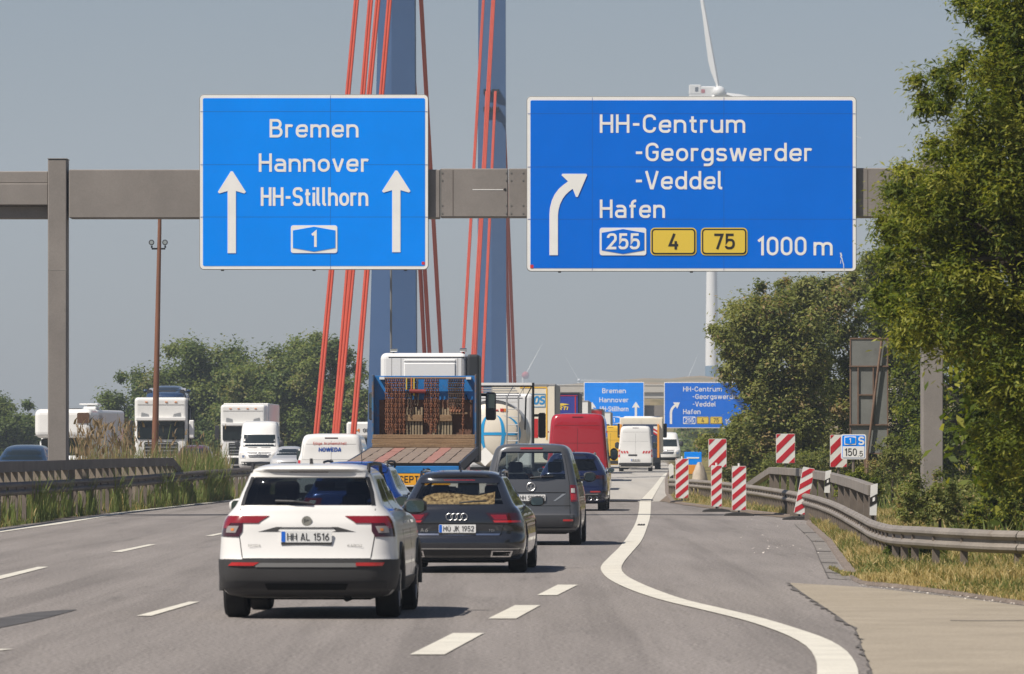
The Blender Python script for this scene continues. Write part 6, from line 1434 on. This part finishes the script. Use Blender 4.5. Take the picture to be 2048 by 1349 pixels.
# ---------------------------------------------------------------- wind turbines
M_TURB = mat('turbine_white', (.74, .74, .72), rough=.45); M_TBASE = mat('turbine_base_blue', (.12, .20, .28), rough=.5); M_NRED = mat('nacelle_red', (.42, .05, .045), rough=.5)
def turbine(label, px, py_hub, py_base, d, blades, L, tw, hub_dx=0, nac=None, red=False):
    s = F / d; b = P(px, py_base, d); r = thing('wind_turbine', label, 'wind turbine', b, 0, 'wind turbines on and behind the hill')
    H = (py_base - py_hub) / s
    MB().tube([(0, 0, H * q) for q in (-.05, .04, .5, 1)], [tw, tw * .98, tw * .76, tw * .55], 20).build('tower', M_TURB, r, smooth=60)
    MB().tube([(0, 0, -.045 * H), (0, 0, .035 * H)], [tw * 1.03, tw * 1.01], 20).build('tower_base', M_TBASE, r, smooth=60)
    if nac: n_ = box('nacelle', M_TURB, r, nac[0] / s, nac[1] / s, -2, 2, H - 2, H + 2.6, .4); box('cooler_box', M_TURB, n_, nac[0] / s - .1, nac[0] / s + 4.5, -2.1, 2.1, H - .5, H + 3.2, .2); box('nacelle_logo', M_NRED, n_, nac[0] / s + 4.6, nac[0] / s + 6, -2.1, -1.9, H, H + 1.4); box('nacelle_vent', M_DKGREY, n_, nac[0] / s + 2.2, nac[0] / s + 3.4, -2.2, -2, H + .6, H + 2.2)
    hx_ = hub_dx / s; c = Vector((hx_, -3 if not nac else -3, H + .3))
    MB().sphere(c, 2.6 if nac else (2.6 if red else 1.2), 2.2, 2.4 if nac else (2.6 if red else 1.2), 14, 8).build('hub', M_NRED if red else M_TURB, r, smooth=60)
    for ang in blades:
        a = math.radians(ang); u = Vector((math.cos(a), 0, math.sin(a))); v = Vector((-math.sin(a), 0, math.cos(a))); rows = []
        for t, wl, wr_ in [(t_, a_ * (1 if nac else .5), b_ * (1 if nac else .5)) for t_, a_, b_ in ((.02, .012, .012), (.06, .013, .013), (.14, .012, .030), (.22, .011, .036), (.5, .009, .022), (.8, .006, .012), (1, .001, .002))]:
            p = c + u * (t * L); rows.append([p + v * (-wl * L), p + Vector((0, -.012 * L * (1 - t * .8), 0)), p + v * (wr_ * L), p + Vector((0, .008 * L * (1 - t * .8), 0))])
        MB().grid(rows, 0, True).build('blade', M_TURB, r, smooth=50)
    return r
turbine('tall white wind turbine standing on the hill behind the HH-Centrum sign', 1423.5, 187, 752, 2100, (100, -18, 221), 58, 2.55, 14, (-45, 8))
turbine('faint distant wind turbine with red hub right of the far pylon', 1046, 752, 900, 3700, (62, 180, 302), 26, 1.2, 5, None, True)
turbine('faint distant wind turbine blade above the hill left of the far signs', 1158, 762, 900, 3900, (120, 0, 240), 21, 1.2)
turbine('faint distant wind turbine blade left of the tall turbine tower', 1376, 757, 900, 4000, (67, 187, 307), 20, 1.2)
# ---------------------------------------------------------------- far viaduct, construction site at the lane end
M_VIA = mat('viaduct_concrete', (.52, .49, .43), rough=.8, var=.06, vscale=.05)
vd = 900.0; sv = F / vd; va = thing('viaduct', 'pale concrete viaduct running across below the hill', 'bridge', (P(1300, 897, vd).x, vd, 0))
VX = lambda px: (px - 1300) / sv; VZ = lambda py: EYE + (HZ - py) / sv
box('deck', M_VIA, va, VX(1040), VX(2100), 0, 9, VZ(797), VZ(785)); box('parapet', M_VIA, va, VX(1040), VX(2100), -.3, .0, VZ(785), VZ(771)); box('coping', M_SWHITE, va, VX(1040), VX(2100), -.4, .1, VZ(771), VZ(770))
for px in range(1060, 2100, 320): box('pier', M_VIA, va, VX(px) - .6, VX(px) + .6, 3, 6, 0, VZ(797) - .01)
M_EARTH = mat('slope_earth', (.24, .175, .10), rough=1, spec=0, col2=(.15, .125, .06), vscale=.09, grain=.2, gscale=.6)
struct(MB().grid([[(x, d_, z) for x in (-40, 0, 30, 60, 120, 200)] for d_, z in ((840, .4), (868, 4.5), (896, 9.9), (899.5, 10.0))]).build('embankment', M_EARTH, fix=False))
for px, x1 in ((1347.5, 8), (1370.5, 11.5), (1401, 11.5)):
    d = 600.0; p = P(px, 903, d); q = thing('lane_signal', {1347.5: 'dark square lane signal left in the row of three far panels', 1370.5: 'dark square lane signal in the middle of the far row of three', 1401: 'dark square lane signal at the right end of the far row near the willow'}[px], 'traffic signal', (p.x, d, 0), 0, 'dark lane signal panels')
    w_ = x1 * d / F; h_ = 23 * d / F; z_ = p.z
    box('frame', M_SWHITE, q, -w_ - .08, w_ + .08, .0, .2, z_ - .08, z_ + h_ + .08, .02); box('display', M_SBLK, q, -w_, w_, -.03, .05, z_, z_ + h_); box('mast', M_POST, q, -.1, .1, .21, .35, -.1, z_ + h_)
    if px == 1401: MB().tube([(.4 * math.cos(2 * math.pi * j / 16), -.06, z_ + h_ / 2 + .4 * math.sin(2 * math.pi * j / 16)) for j in range(17)], .06, 5, caps=False).build('red_ring', M_STR, q)
d = 262.0; p = P(1386, 930, d); bb = thing('site_board', 'low blue board with pale lettering stripe at the construction site', 'board', (p.x, d, zg(d))); zz = p.z - zg(d)
box('board', M_SBLUE, bb, -.42, .42, 0, .06, zz, zz + .62, .01); box('lettering_bar', M_SWHITE, bb, -.30, .30, -.012, .01, zz + .30, zz + .37); box('orange_base', M_OPOST, bb, -.38, .38, -.03, .1, max(zz - .45, .02), zz - .01, .01)
for sg in (-1, 1): box('leg', M_POST, bb, sg * .3 - .03, sg * .3 + .03, .02, .08, 0, zz + .3)
d = 212.0; p = P(1399, 956, d); cl = thing('covered_stack', 'beige tarpaulin covered stack beside the guard rail start', 'covered stack', (p.x, d, zg(d)))
rows = []
for z, a, b in ((0, .36, .3), (.3, .34, .3), (.7, .25, .22), (.95, .15, .14), (1.12, .05, .06)): rows.append([((a + .03 * math.sin(5 * t + z * 9)) * math.cos(t), (b + .02 * math.cos(4 * t)) * math.sin(t), z) for t in np.linspace(0, 2 * math.pi, 20, endpoint=False)])
mb = MB().grid(rows, 0, True); mb.f.append(tuple(range(len(mb.v) - 20, len(mb.v)))); mb.m.append(0); mb.build('tarpaulin', mat('tarp_beige', (.42, .36, .29), rough=.85, var=.15, vscale=4), cl, smooth=60); box('pallet', M_WOOD, cl, -.4, .4, -.3, .3, .0, .06)
d = 235.0; p = P(1357, 952, d); rb = thing('barrier_board', 'white traffic barrier boards with black arrow band at the lane end', 'barrier', (p.x, d, zg(d)))
for k, (x, h, t) in enumerate(((-.28, .95, -.06), (.02, .55, 0), (.26, 1.05, .05))):
    M = Matrix.Translation((x, .1 * k, 0)) @ Matrix.Rotation(t, 4, 'Y'); MB().prism([(-.09, .02), (.09, .02), (.11, h * .9), (.02, h), (-.10, h * .93)], 'y', 0, .05, 0, M).build('board', M_STW, rb); MB().prism([(-.08, .2), (.08, .28), (.08, .45), (-.08, .36)], 'y', -.01, .02, 0, M).build('black_band', M_SBLK, rb)
wv, B = van('panel_van', 'white van facing the camera at the construction site right of the box truck', 1333, 372, .98, 2.35, 5.3, M_WVAN, M_SEAML, 0, True, z=zg(372)); van_front(wv, B, .98, 2.35, 5.3, (1.35, 1.85))
# ---------------------------------------------------------------- vegetation
def leaf_mat(name, c, trans=.40, rough=.6):
    if name in MATS: return MATS[name]
    m = bpy.data.materials.new(name); m.use_nodes = True; n = m.node_tree.nodes; l = m.node_tree.links
    b = n['Principled BSDF']; b.inputs['Roughness'].default_value = rough; b.inputs['Specular IOR Level'].default_value = .25
    b.inputs['Base Color'].default_value = (*c, 1)
    t = n.new('ShaderNodeBsdfTranslucent'); t.inputs[0].default_value = (c[0] * 1.5, c[1] * 1.5, c[2] * .8, 1)
    x = n.new('ShaderNodeMixShader'); x.inputs[0].default_value = trans
    l.new(b.outputs[0], x.inputs[1]); l.new(t.outputs[0], x.inputs[2]); l.new(x.outputs[0], n['Material Output'].inputs[0])
    MATS[name] = m; return m
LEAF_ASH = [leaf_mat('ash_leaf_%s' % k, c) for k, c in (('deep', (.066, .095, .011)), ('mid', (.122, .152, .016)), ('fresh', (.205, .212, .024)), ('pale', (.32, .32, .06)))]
LEAF_WIL = [leaf_mat('willow_leaf_%s' % k, c) for k, c in (('deep', (.105, .128, .034)), ('mid', (.185, .205, .052)), ('grey', (.265, .27, .09)), ('dry', (.31, .23, .105)))]
LEAF_FAR = [leaf_mat('far_leaf_%s' % k, c) for k, c in (('deep', (.080, .115, .034)), ('mid', (.130, .170, .045)), ('light', (.19, .22, .060)), ('dry', (.21, .20, .075)))]
M_BARK = mat('bark', (.07, .055, .042), rough=.95, var=.3, vscale=6)
def leaves(centers, radii, per, size, asp=.45, rng=RNG, wts=(.35, .35, .2, .1), up=.75, tilt=.85):
    """leaf quads spread over clump balls: denser towards each ball's shell; returns V, F, material index"""
    C = np.repeat(np.asarray(centers), per, axis=0); R = np.repeat(np.asarray(radii), per); n = len(C)
    d = rng.normal(size=(n, 3)); d /= np.linalg.norm(d, axis=1)[:, None]
    r = R * np.minimum(np.abs(rng.normal(size=n)) * .62, 1.6)
    P_ = C + d * r[:, None] * np.array([1, 1, .85])
    nrm = d * .6 + rng.normal(size=(n, 3)) * .55 * tilt + np.array([0, 0, up]); nrm /= np.linalg.norm(nrm, axis=1)[:, None]
    t = rng.normal(size=(n, 3)); t -= nrm * (t * nrm).sum(1)[:, None]; t /= np.linalg.norm(t, axis=1)[:, None]
    b = np.cross(nrm, t); s = size * (.6 + .8 * rng.random(n))[:, None]
    V = np.stack([P_ - t * s * .5, P_ + b * s * asp * .5 + nrm * s * .08, P_ + t * s * .5, P_ - b * s * asp * .5 + nrm * s * .08], 1).reshape(-1, 3)
    Fq = np.arange(4 * n).reshape(n, 4)
    k = len(wts); base = rng.choice(k, size=len(centers), p=wts); mi = np.where(rng.random(n) < .55, np.repeat(base, per), rng.choice(k, size=n, p=wts))
    return V, Fq, mi
def limb_tubes(root, base, tops, r0, seed=0):
    rg = random.Random(seed); mb = MB()
    for tp in tops:
        m = Vector(base).lerp(Vector(tp), .5) + Vector((rg.uniform(-.2, .2), rg.uniform(-.2, .2), .3)); mb.tube([base, m, tp], [r0, r0 * .6, r0 * .2], 7)
    return mb
def tree(name, label, base, clumps, size, asp, mats, wts, per, trunk_r, group, cat='tree', limbs=6, seed=1):
    """clumps: list of (x, y, z, r) relative to base"""
    r = thing(name, label, cat, base, 0, group)
    c = np.array([q[:3] for q in clumps]); rad = np.array([q[3] for q in clumps])
    V, Fq, mi = leaves(c, rad, per, size, asp, np.random.default_rng(seed), wts)
    fast_mesh('crown', V, Fq, mats, r, mi)
    top = max(q[2] for q in clumps); rg = random.Random(seed)
    ctr = c.mean(0); th = max(.5, top * .35)
    tr = MB().tube([(0, 0, -.2), (ctr[0] * .15, ctr[1] * .15, th * .6), (ctr[0] * .35, ctr[1] * .35, th)], [trunk_r, trunk_r * .8, trunk_r * .65], 9)
    tk = tr.build('trunk', M_BARK, r, smooth=60)
    for q in rg.sample(list(clumps), min(limbs, len(clumps))):
        a = Vector((ctr[0] * .3, ctr[1] * .3, th * .9)); e = Vector(q[:3]); m = a.lerp(e, .5) + Vector((0, 0, .12 * top * rg.random()))
        MB().tube([a, m, e], [trunk_r * .5, trunk_r * .3, trunk_r * .1], 6).build('limb', M_BARK, tk)
    return r
def blob(n, rx, ry, rz, cz, cr, rg, lumpy=.25, lo=-.9):
    """clump balls filling a lumpy ellipsoid"""
    out = []
    while len(out) < n:
        d = np.array([rg.gauss(0, 1) for _ in range(3)]); d /= np.linalg.norm(d)
        q = (.25 + .75 * rg.random() ** .45)
        if d[2] < lo: continue
        k = 1 + lumpy * math.sin(3 * d[0] + 5 * d[2] + rx) * math.cos(4 * d[1] + 2 * d[2])
        out.append((d[0] * rx * q * k, d[1] * ry * q * k, cz + d[2] * rz * q * k, cr * (.6 + .8 * rg.random())))
    return out
# left tree belt beyond the opposite carriageway
GL_ = 'trees beyond the opposite carriageway'
def far_tree(label, px, ytop, wpx, d, dep, seed, n=60, per=420, size=.24, mats=LEAF_FAR, wts=(.32, .36, .22, .10), base_y=905):
    s = F / d; rg = random.Random(seed); h = EYE + (HZ - ytop) / s; rx = wpx / 2 / s
    tree('broadleaf_tree', label, ((px - 1024) / s, d, 0), blob(n, rx * .95, dep, h * .50, h * .50, rx * .30, rg, .22), size, .6, mats, wts, per, .25, GL_, seed=seed)
far_tree('tall rounded tree left of the red cables, highest of the left belt', 562, 662, 215, 385, 4.0, 5, 120, 900)
far_tree('broad tree above the car transporter, its top just left of the tallest tree', 405, 672, 190, 395, 4.0, 6, 105, 820)
far_tree('tree directly behind the three near red cables', 655, 672, 135, 380, 3.0, 7, 85, 760)
far_tree('small lower tree touching the left side of the blue pylon', 717, 755, 85, 375, 2.2, 8, 40, 620)
far_tree('dark lower tree left of the floodlight pole', 275, 752, 135, 400, 3.0, 9, 55, 680, wts=(.5, .34, .12, .04))
far_tree('tree behind the white oncoming van, low front of the belt', 480, 745, 120, 372, 2.5, 21, 50, 640)
far_tree('dark tree at the left edge of the picture behind the blue car', 8, 793, 130, 420, 4.0, 10, 55, 680, wts=(.5, .34, .12, .04))
far_tree('small dark tree just left of the motorhome', 62, 828, 60, 430, 2.5, 12, 30, 560, wts=(.5, .34, .12, .04))
rg = random.Random(44); cl = []
for k in range(210):
    px = rg.uniform(-120, 780); d = rg.uniform(820, 950); s = F / d; zt = EYE + (HZ - (832 + 12 * math.sin(px * .021) + 9 * math.sin(px * .057))) / s
    cl.append(((px - 1024) / s, d, rg.uniform(.12, .92) * zt, 1.0 + rg.random()))
V, Fq, mi = leaves([c[:3] for c in cl], [c[3] for c in cl], 150, .6, .7, RNG, (.4, .35, .2, .05)); o = fast_mesh('treeline', V, Fq, LEAF_FAR, None, mi); o['kind'] = 'stuff'
cl = []
for k in range(170):
    px = rg.uniform(1240, 1560); d = rg.uniform(560, 640); s = F / d; zt = EYE + (HZ - (848 + 6 * math.sin(px * .05) - max(0, px - 1340) * .12)) / s
    if px < 1330: zt *= .7
    cl.append(((px - 1024) / s, d, rg.uniform(.1, .95) * zt, .7 + .6 * rg.random()))
cl = [c for c in cl if c[0] > interp(RE, c[1]) + 1.5]
V, Fq, mi = leaves([c[:3] for c in cl], [c[3] for c in cl], 120, .42, .7, RNG, (.4, .35, .2, .05)); o = fast_mesh('undergrowth', V, Fq, LEAF_FAR, None, mi); o['kind'] = 'stuff'
# right side: willows behind the barriers
GR_ = 'trees along the right side'
def poly_tree(name, label, poly, d, dep, ncl, cr, per, size, asp, mats, wts, seed, trunk=.16, edge=None, base_px=None, pyb=945, limbs=7, group=GR_, extra=()):
    """clumps fill an outline given in photo pixels at distance d, spread dep metres deep"""
    rg = random.Random(seed); xs = [p[0] for p in poly]; ys = [p[1] for p in poly]; s = F / d
    bx = base_px if base_px else sum(xs) / len(xs); b = Vector(((bx - 1024) / s, d, .1)); cl = []
    def inside(x, y):
        c = False
        for i in range(len(poly)):
            (x1, y1), (x2, y2) = poly[i - 1], poly[i]
            if (y1 > y) != (y2 > y) and x < (x2 - x1) * (y - y1) / (y2 - y1) + x1: c = not c
        return c
    t = 0
    while len(cl) < ncl and t < ncl * 60:
        t += 1; x = rg.uniform(min(xs), max(xs)); y = rg.uniform(min(ys), max(ys)); r = cr * (.55 + .9 * rg.random())
        q = r * s * .8
        if not inside(x, y): continue
        if not all(inside(x + a * q, y + c_ * q) for a, c_ in ((1, 0), (-1, 0), (0, -1))) and rg.random() < .75: r *= .5; q *= .5
        if not all(inside(x + a * q, y + c_ * q) for a, c_ in ((1, 0), (-1, 0), (0, -1))): continue
        cl.append(((x - 1024) / s - b.x, rg.uniform(-dep, dep), EYE + (HZ - y) / s - b.z, r))
    for x, y, r in extra: cl.append(((x - 1024) / s - b.x, rg.uniform(-.4, .4), EYE + (HZ - y) / s - b.z, r))
    return tree(name, label, b, cl, size, asp, mats, wts, per, trunk, group, limbs=limbs, seed=seed)
poly_tree('willow_tree', 'grey-green willow with brownish tips in front of the far HH-Centrum sign', [(1412, 668), (1432, 622), (1470, 585), (1500, 562), (1560, 552), (1640, 556), (1660, 700), (1650, 960), (1450, 960), (1425, 915), (1388, 885), (1410, 858), (1468, 838), (1458, 780), (1432, 740), (1434, 700)], 178, 1.8, 330, .50, 420, .14, .46, LEAF_WIL, (.28, .36, .24, .12), 31, .16, base_px=1540)
poly_tree('willow_tree', 'darker willow behind the back of the tall grey sign', [(1600, 560), (1700, 540), (1760, 470), (1830, 480), (1900, 560), (1920, 960), (1600, 965)], 186, 2.2, 320, .55, 420, .145, .48, LEAF_WIL, (.42, .36, .17, .05), 32, .18, base_px=1745)
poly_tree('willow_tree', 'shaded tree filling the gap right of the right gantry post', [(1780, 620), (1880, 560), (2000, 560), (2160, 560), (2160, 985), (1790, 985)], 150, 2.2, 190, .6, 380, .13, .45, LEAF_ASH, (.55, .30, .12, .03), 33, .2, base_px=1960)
# the big near tree on the right: long drooping leaflets
ASH = [(1900, -60), (1902, 0), (1928, 22), (1955, 55), (1968, 72), (1975, 58), (1990, 70), (1975, 92), (1925, 98), (1900, 118), (1880, 130), (1850, 125), (1825, 142), (1812, 165), (1818, 205), (1830, 232), (1858, 238), (1880, 232), (1872, 262), (1850, 285), (1822, 312), (1800, 322), (1762, 345), (1757, 375), (1772, 400), (1748, 428), (1738, 450), (1760, 485), (1752, 520), (1742, 560), (1728, 600), (1752, 640), (1790, 700), (1845, 705), (1900, 690), (1935, 720), (1930, 800), (1940, 900), (1985, 960), (2080, 980), (2260, 940), (2420, 860), (2530, 720), (2590, 520), (2560, 260), (2480, 60), (2380, -60), (2200, -150), (2000, -120)]
poly_tree('ash_tree', 'large near ash tree filling the right edge of the picture', ASH, 62, 1.3, 1150, .31, 360, .075, .30, LEAF_ASH, (.24, .36, .28, .12), 34, .22, base_px=2190, limbs=26, extra=((1836, 160, .20), (1850, 190, .22), (1843, 220, .18), (1872, 150, .2), (1892, 185, .25), (1880, 215, .2), (1905, 140, .2), (1925, 110, .18), (1785, 378, .2), (1768, 440, .2), (1765, 520, .2), (1755, 590, .18), (1800, 340, .2), (1925, 2, .16), (1945, 28, .16), (1966, 58, .14), (1860, 290, .2), (1810, 650, .2), (1780, 460, .25), (1790, 560, .25)))
rg = random.Random(77); inner = []
while len(inner) < 230:
    x, y = rg.uniform(1900, 2240), rg.uniform(-40, 985)
    if x < interp([(-50, 2020), (60, 2030), (240, 1985), (320, 1930), (700, 1930), (985, 1980)], y): continue
    inner.append(((x - 1024) / (F / 65.5), 65.5 + rg.uniform(-.6, 2.4), EYE + (HZ - y) / (F / 65.5), .42))
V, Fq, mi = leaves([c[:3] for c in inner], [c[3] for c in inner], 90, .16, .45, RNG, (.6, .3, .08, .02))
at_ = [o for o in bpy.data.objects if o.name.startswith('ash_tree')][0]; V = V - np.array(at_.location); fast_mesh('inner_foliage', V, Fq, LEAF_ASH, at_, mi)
for lab, px, yt, wpx, d, sd in (('tall tree beyond the right edge behind the near ash', 2330, 420, 420, 120, 61), ('second tree beyond the right edge further back', 2420, 560, 380, 190, 62), ('third tree beyond the right edge, closing the row', 2900, 380, 460, 105, 63)):
    s = F / d; rg = random.Random(sd); h = EYE + (HZ - yt) / s; rx = wpx / 2 / s
    tree('broadleaf_tree', lab, ((px - 1024) / s, d, .1), blob(70, rx, rx * .8, h * .46, h * .54, rx * .28, rg, .22), .15, .45, LEAF_ASH, (.4, .36, .18, .06), 420, .2, GR_, seed=sd)
# bushes by the rail
def bush(label, px, py, wpx, hpx, d, n, mats, wts, seed, size=.07, per=260, asp=.4):
    s = F / d; rg = random.Random(seed); rx = wpx / 2 / s; h = hpx / s; b = P(px, py, d)
    cl = blob(n, rx, rx * .7, h * .52, h * .45, rx * .22, rg, .3, -.6)
    tree('bush', label, (b.x, d, max(b.z, .05)), cl, size, asp, mats, wts, per, .03, 'bushes along the right verge', 'bush', limbs=5, seed=seed)
bush('brownish bush in front of the foot of the right gantry post', 1880, 1062, 190, 118, 88, 46, LEAF_WIL, (.30, .34, .20, .16), 51)
bush('green bush at the right edge behind the guard rail', 2010, 1075, 150, 110, 84, 36, LEAF_ASH, (.45, .35, .15, .05), 52)
bush('low leafy bush under the raised box beam barrier', 1720, 1000, 90, 60, 118, 26, LEAF_ASH, (.35, .35, .25, .05), 53)
bush('dark bush under the near guard rail', 1830, 1142, 120, 56, 80, 30, LEAF_ASH, (.6, .3, .08, .02), 54)
bush('leafy bush between the kilometre sign and the gantry post', 1785, 985, 110, 110, 125, 34, LEAF_WIL, (.3, .4, .2, .1), 55)
bush('low bush left of the kilometre sign behind the striped panels', 1600, 962, 170, 60, 172, 34, LEAF_WIL, (.35, .4, .2, .05), 56, .09)
# ---------------------------------------------------------------- grass and reeds
def blades(base, h, lean, wd, rng, bend=.5):
    n = len(base); a = rng.random(n) * 2 * np.pi; dirv = np.stack([np.cos(a), np.sin(a), np.zeros(n)], 1); b = rng.random(n) * 2 * np.pi
    side = np.stack([np.cos(b), np.sin(b), np.zeros(n)], 1); side[:, 1] *= .4
    up = np.array([0, 0, 1.0]); h = h[:, None]; l = (lean * rng.random(n))[:, None]; w_ = (wd * (.6 + .8 * rng.random(n)))[:, None]
    m = base + up * h * .55 + dirv * h * l * .35; t = base + up * h * (1 - .25 * l * bend) + dirv * h * l
    V = np.stack([base - side * w_ * .5, base + side * w_ * .5, m + side * w_ * .45, m - side * w_ * .45, t + side * w_ * .08, t - side * w_ * .08], 1).reshape(-1, 3)
    i = np.arange(n)[:, None] * 6
    Fq = np.concatenate([i + np.array([[0, 1, 2, 3]]), i + np.array([[3, 2, 4, 5]])], 0)
    return V, Fq
G_MATS = [leaf_mat('grass_green', (.12, .155, .036), .3), leaf_mat('grass_olive', (.19, .19, .055), .3), leaf_mat('grass_dry', (.40, .30, .115), .3), leaf_mat('grass_straw', (.52, .42, .20), .3), leaf_mat('reed_green', (.17, .215, .06), .35), leaf_mat('reed_brown', (.22, .155, .085), .25), leaf_mat('reed_dry', (.31, .24, .13), .25)]
def scatter(name, pts, hmin, hmax, lean, wd, wts, rng, patch=None):
    pts = np.asarray(pts, float); n = len(pts); h = hmin + (hmax - hmin) * rng.random(n) ** 1.6
    ph = np.sin(pts[:, 0] * 1.7 + pts[:, 1] * .9) + np.sin(pts[:, 0] * .6 - pts[:, 1] * .43 + 2) + .5 * np.sin(pts[:, 1] * 2.1)
    h = h * (.8 + .22 * ph.clip(-1.5, 1.5))
    V, Fq = blades(pts, h, lean, wd, rng); mi = rng.choice(len(wts), size=n, p=wts)
    if patch is not None:
        dry = (ph + rng.normal(size=n) * .8) > patch; alt = rng.choice(len(wts), size=n, p=np.roll(np.array(wts), 0)); mi = np.where(dry, np.where(rng.random(n) < .55, 2, 3), mi)
    mi = np.concatenate([mi, mi]); o = fast_mesh(name, V, Fq, G_MATS, None, mi); o['kind'] = 'stuff'; return o
g = np.random.default_rng(5)
def verge_pts(n, d0, d1, o0, o1):
    d = d0 + (d1 - d0) * g.random(n) ** 1.25; x0 = np.interp(d, [t[0] for t in RE], [t[1] for t in RE]); o = o0 + (o1 - o0) * g.random(n)
    z = np.interp(o, [0, .01, .14, .5, 1.5, 3.5, 10], [0, .035, .04, .07, .08, .12, .4]); return np.stack([x0 + o, d, z + np.array([zg(q) for q in d])], 1)
scatter('grass', np.concatenate([verge_pts(80000, 62, 145, .22, 2.6), verge_pts(16000, 72, 150, .12, .7), verge_pts(9000, 140, 200, .2, 2.5), verge_pts(16000, 62, 120, 2.4, 6.5)]), .05, .22, 1.0, .015, (.42, .34, .16, .08), g, .75)
# foreground strip along the front kerb
kx = np.array([p.x for p in kf]); ky = np.array([p.y for p in kf]); n = 38000; xx = 4.4 + 8.6 * g.random(n); oo = .32 + 3.4 * g.random(n) ** 1.2
yy = np.interp(xx, kx, ky) + oo; zz = np.interp(oo, [0, .01, .16, .9, 3.5, 9], [.004, .04, .045, .06, .07, .12])
scatter('grass', np.stack([xx, yy, zz], 1), .03, .10, 1.2, .013, (.26, .32, .28, .14), g, .2)
# left median: short grass, green reeds in clumps in front, brown reeds behind
def med(n, d0, d1, o0, o1):
    d = d0 + (d1 - d0) * g.random(n); x0 = np.interp(d, [t[0] for t in LE], [t[1] for t in LE]); o = o0 + (o1 - o0) * g.random(n)
    z = np.interp(o, [.55, .75, 1.4, 3.2, 4.5], [.005, .07, .3, .54, .42]); return np.stack([x0 - o, d, z], 1)
p_ = med(26000, 112, 215, .40, 1.3); e = np.sin(p_[:, 1] * .55) + np.sin(p_[:, 1] * .21 + 1); p_ = p_[(e + g.normal(size=len(p_)) * .5 > -.1) | (p_[:, 0] < np.interp(p_[:, 1], [t[0] for t in LE], [t[1] for t in LE]) - .75)]
scatter('grass', p_, .06, .34, .7, .022, (.40, .34, .12, .04, .10), g)
pts = []
for d, sp, n in ((122, 1.0, 90), (128, 2.2, 300), (131.5, 2.0, 520), (136, 1.5, 320), (141, 2.4, 320), (149, 2.2, 240), (158, 2.4, 460), (164, 2.6, 780), (170, 3.0, 620), (176, 3.2, 1300), (181, 3.0, 1000), (104, 2.5, 120), (190, 5, 250)):
    dd = d + g.normal(size=n) * sp * .5; x0 = np.interp(dd, [t[0] for t in LE], [t[1] for t in LE]); pts.append(np.stack([x0 - .45 - .35 * g.random(n), dd, np.full(n, .03)], 1))
scatter('reeds', np.concatenate(pts), .45, 1.15, .45, .030, (.20, .18, .02, .02, .56, .02), g)
pts = []
for d, sp, n in ((179, 3.2, 1500), (169, 3, 500)):
    dd = d + g.normal(size=n) * sp * .5; x0 = np.interp(dd, [t[0] for t in LE], [t[1] for t in LE]); pts.append(np.stack([x0 - .6 - 1.0 * g.random(n), dd, np.full(n, .12)], 1))
scatter('reeds', np.concatenate(pts), .9, 1.75, .40, .034, (.20, .18, .02, .02, .54, .04), g)
KP = lambda q: q[((1024 + q[:, 0] * F / q[:, 1]) > 138 + 25 * g.random(len(q))) & ((1024 + q[:, 0] * F / q[:, 1]) < 468 - 30 * g.random(len(q)))]
p_ = KP(med(15000, 134, 215, 1.0, 5.0)); scatter('reeds', p_, .5, 1.55, .35, .026, (.12, .14, .05, .02, .25, .24, .18), g)
p_ = KP(med(1500, 136, 200, 1.2, 4.5)); p_ = p_[((1024 + p_[:, 0] * F / p_[:, 1]) < 262) | (g.random(len(p_)) < .10)]; scatter('reeds', p_, 1.0, 2.2, .34, .022, (.02, .04, .03, .02, .14, .45, .30), g)
# seed plumes on the tallest brown reeds
k = len(p_); tops = p_ + np.stack([g.normal(size=k) * .15, g.normal(size=k) * .15, 1.05 + 1.0 * g.random(k)], 1)
V, Fq = blades(tops[:420], np.full(min(420, k), .22), .9, .06, g); o = fast_mesh('reed_plumes', V, Fq, [G_MATS[5]], None); o['kind'] = 'stuff'
p_ = med(2200, 98, 136, 1.2, 4.5); scatter('reeds', p_, .35, .95, .5, .026, (.22, .2, .06, .02, .3, .12, .08), g)
# shrubby weeds along the right undergrowth floor
p_ = verge_pts(14000, 80, 175, 2.2, 7.0); scatter('weeds', p_, .25, .85, .6, .045, (.50, .30, .08, .02, .10), g)
# ---------------------------------------------------------------- haze: one closed box round everything
HZM = bpy.data.materials.new('haze_air'); HZM.use_nodes = True
_n = HZM.node_tree.nodes; _n.remove(_n['Principled BSDF'])
_v = _n.new('ShaderNodeVolumePrincipled')
_v.inputs['Color'].default_value = (.76, .87, 1.0, 1); _v.inputs['Density'].default_value = HAZE_DENS
_v.inputs['Anisotropy'].default_value = 0.0
HZM.node_tree.links.new(_v.outputs[0], _n['Material Output'].inputs['Volume'])
try: HZM.cycles.homogeneous_volume = True
except Exception: pass
hb = MB().box(-3300, 3300, -120, 4300, -4, 230).build('haze', HZM, fix=False)
hb['kind'] = 'stuff'
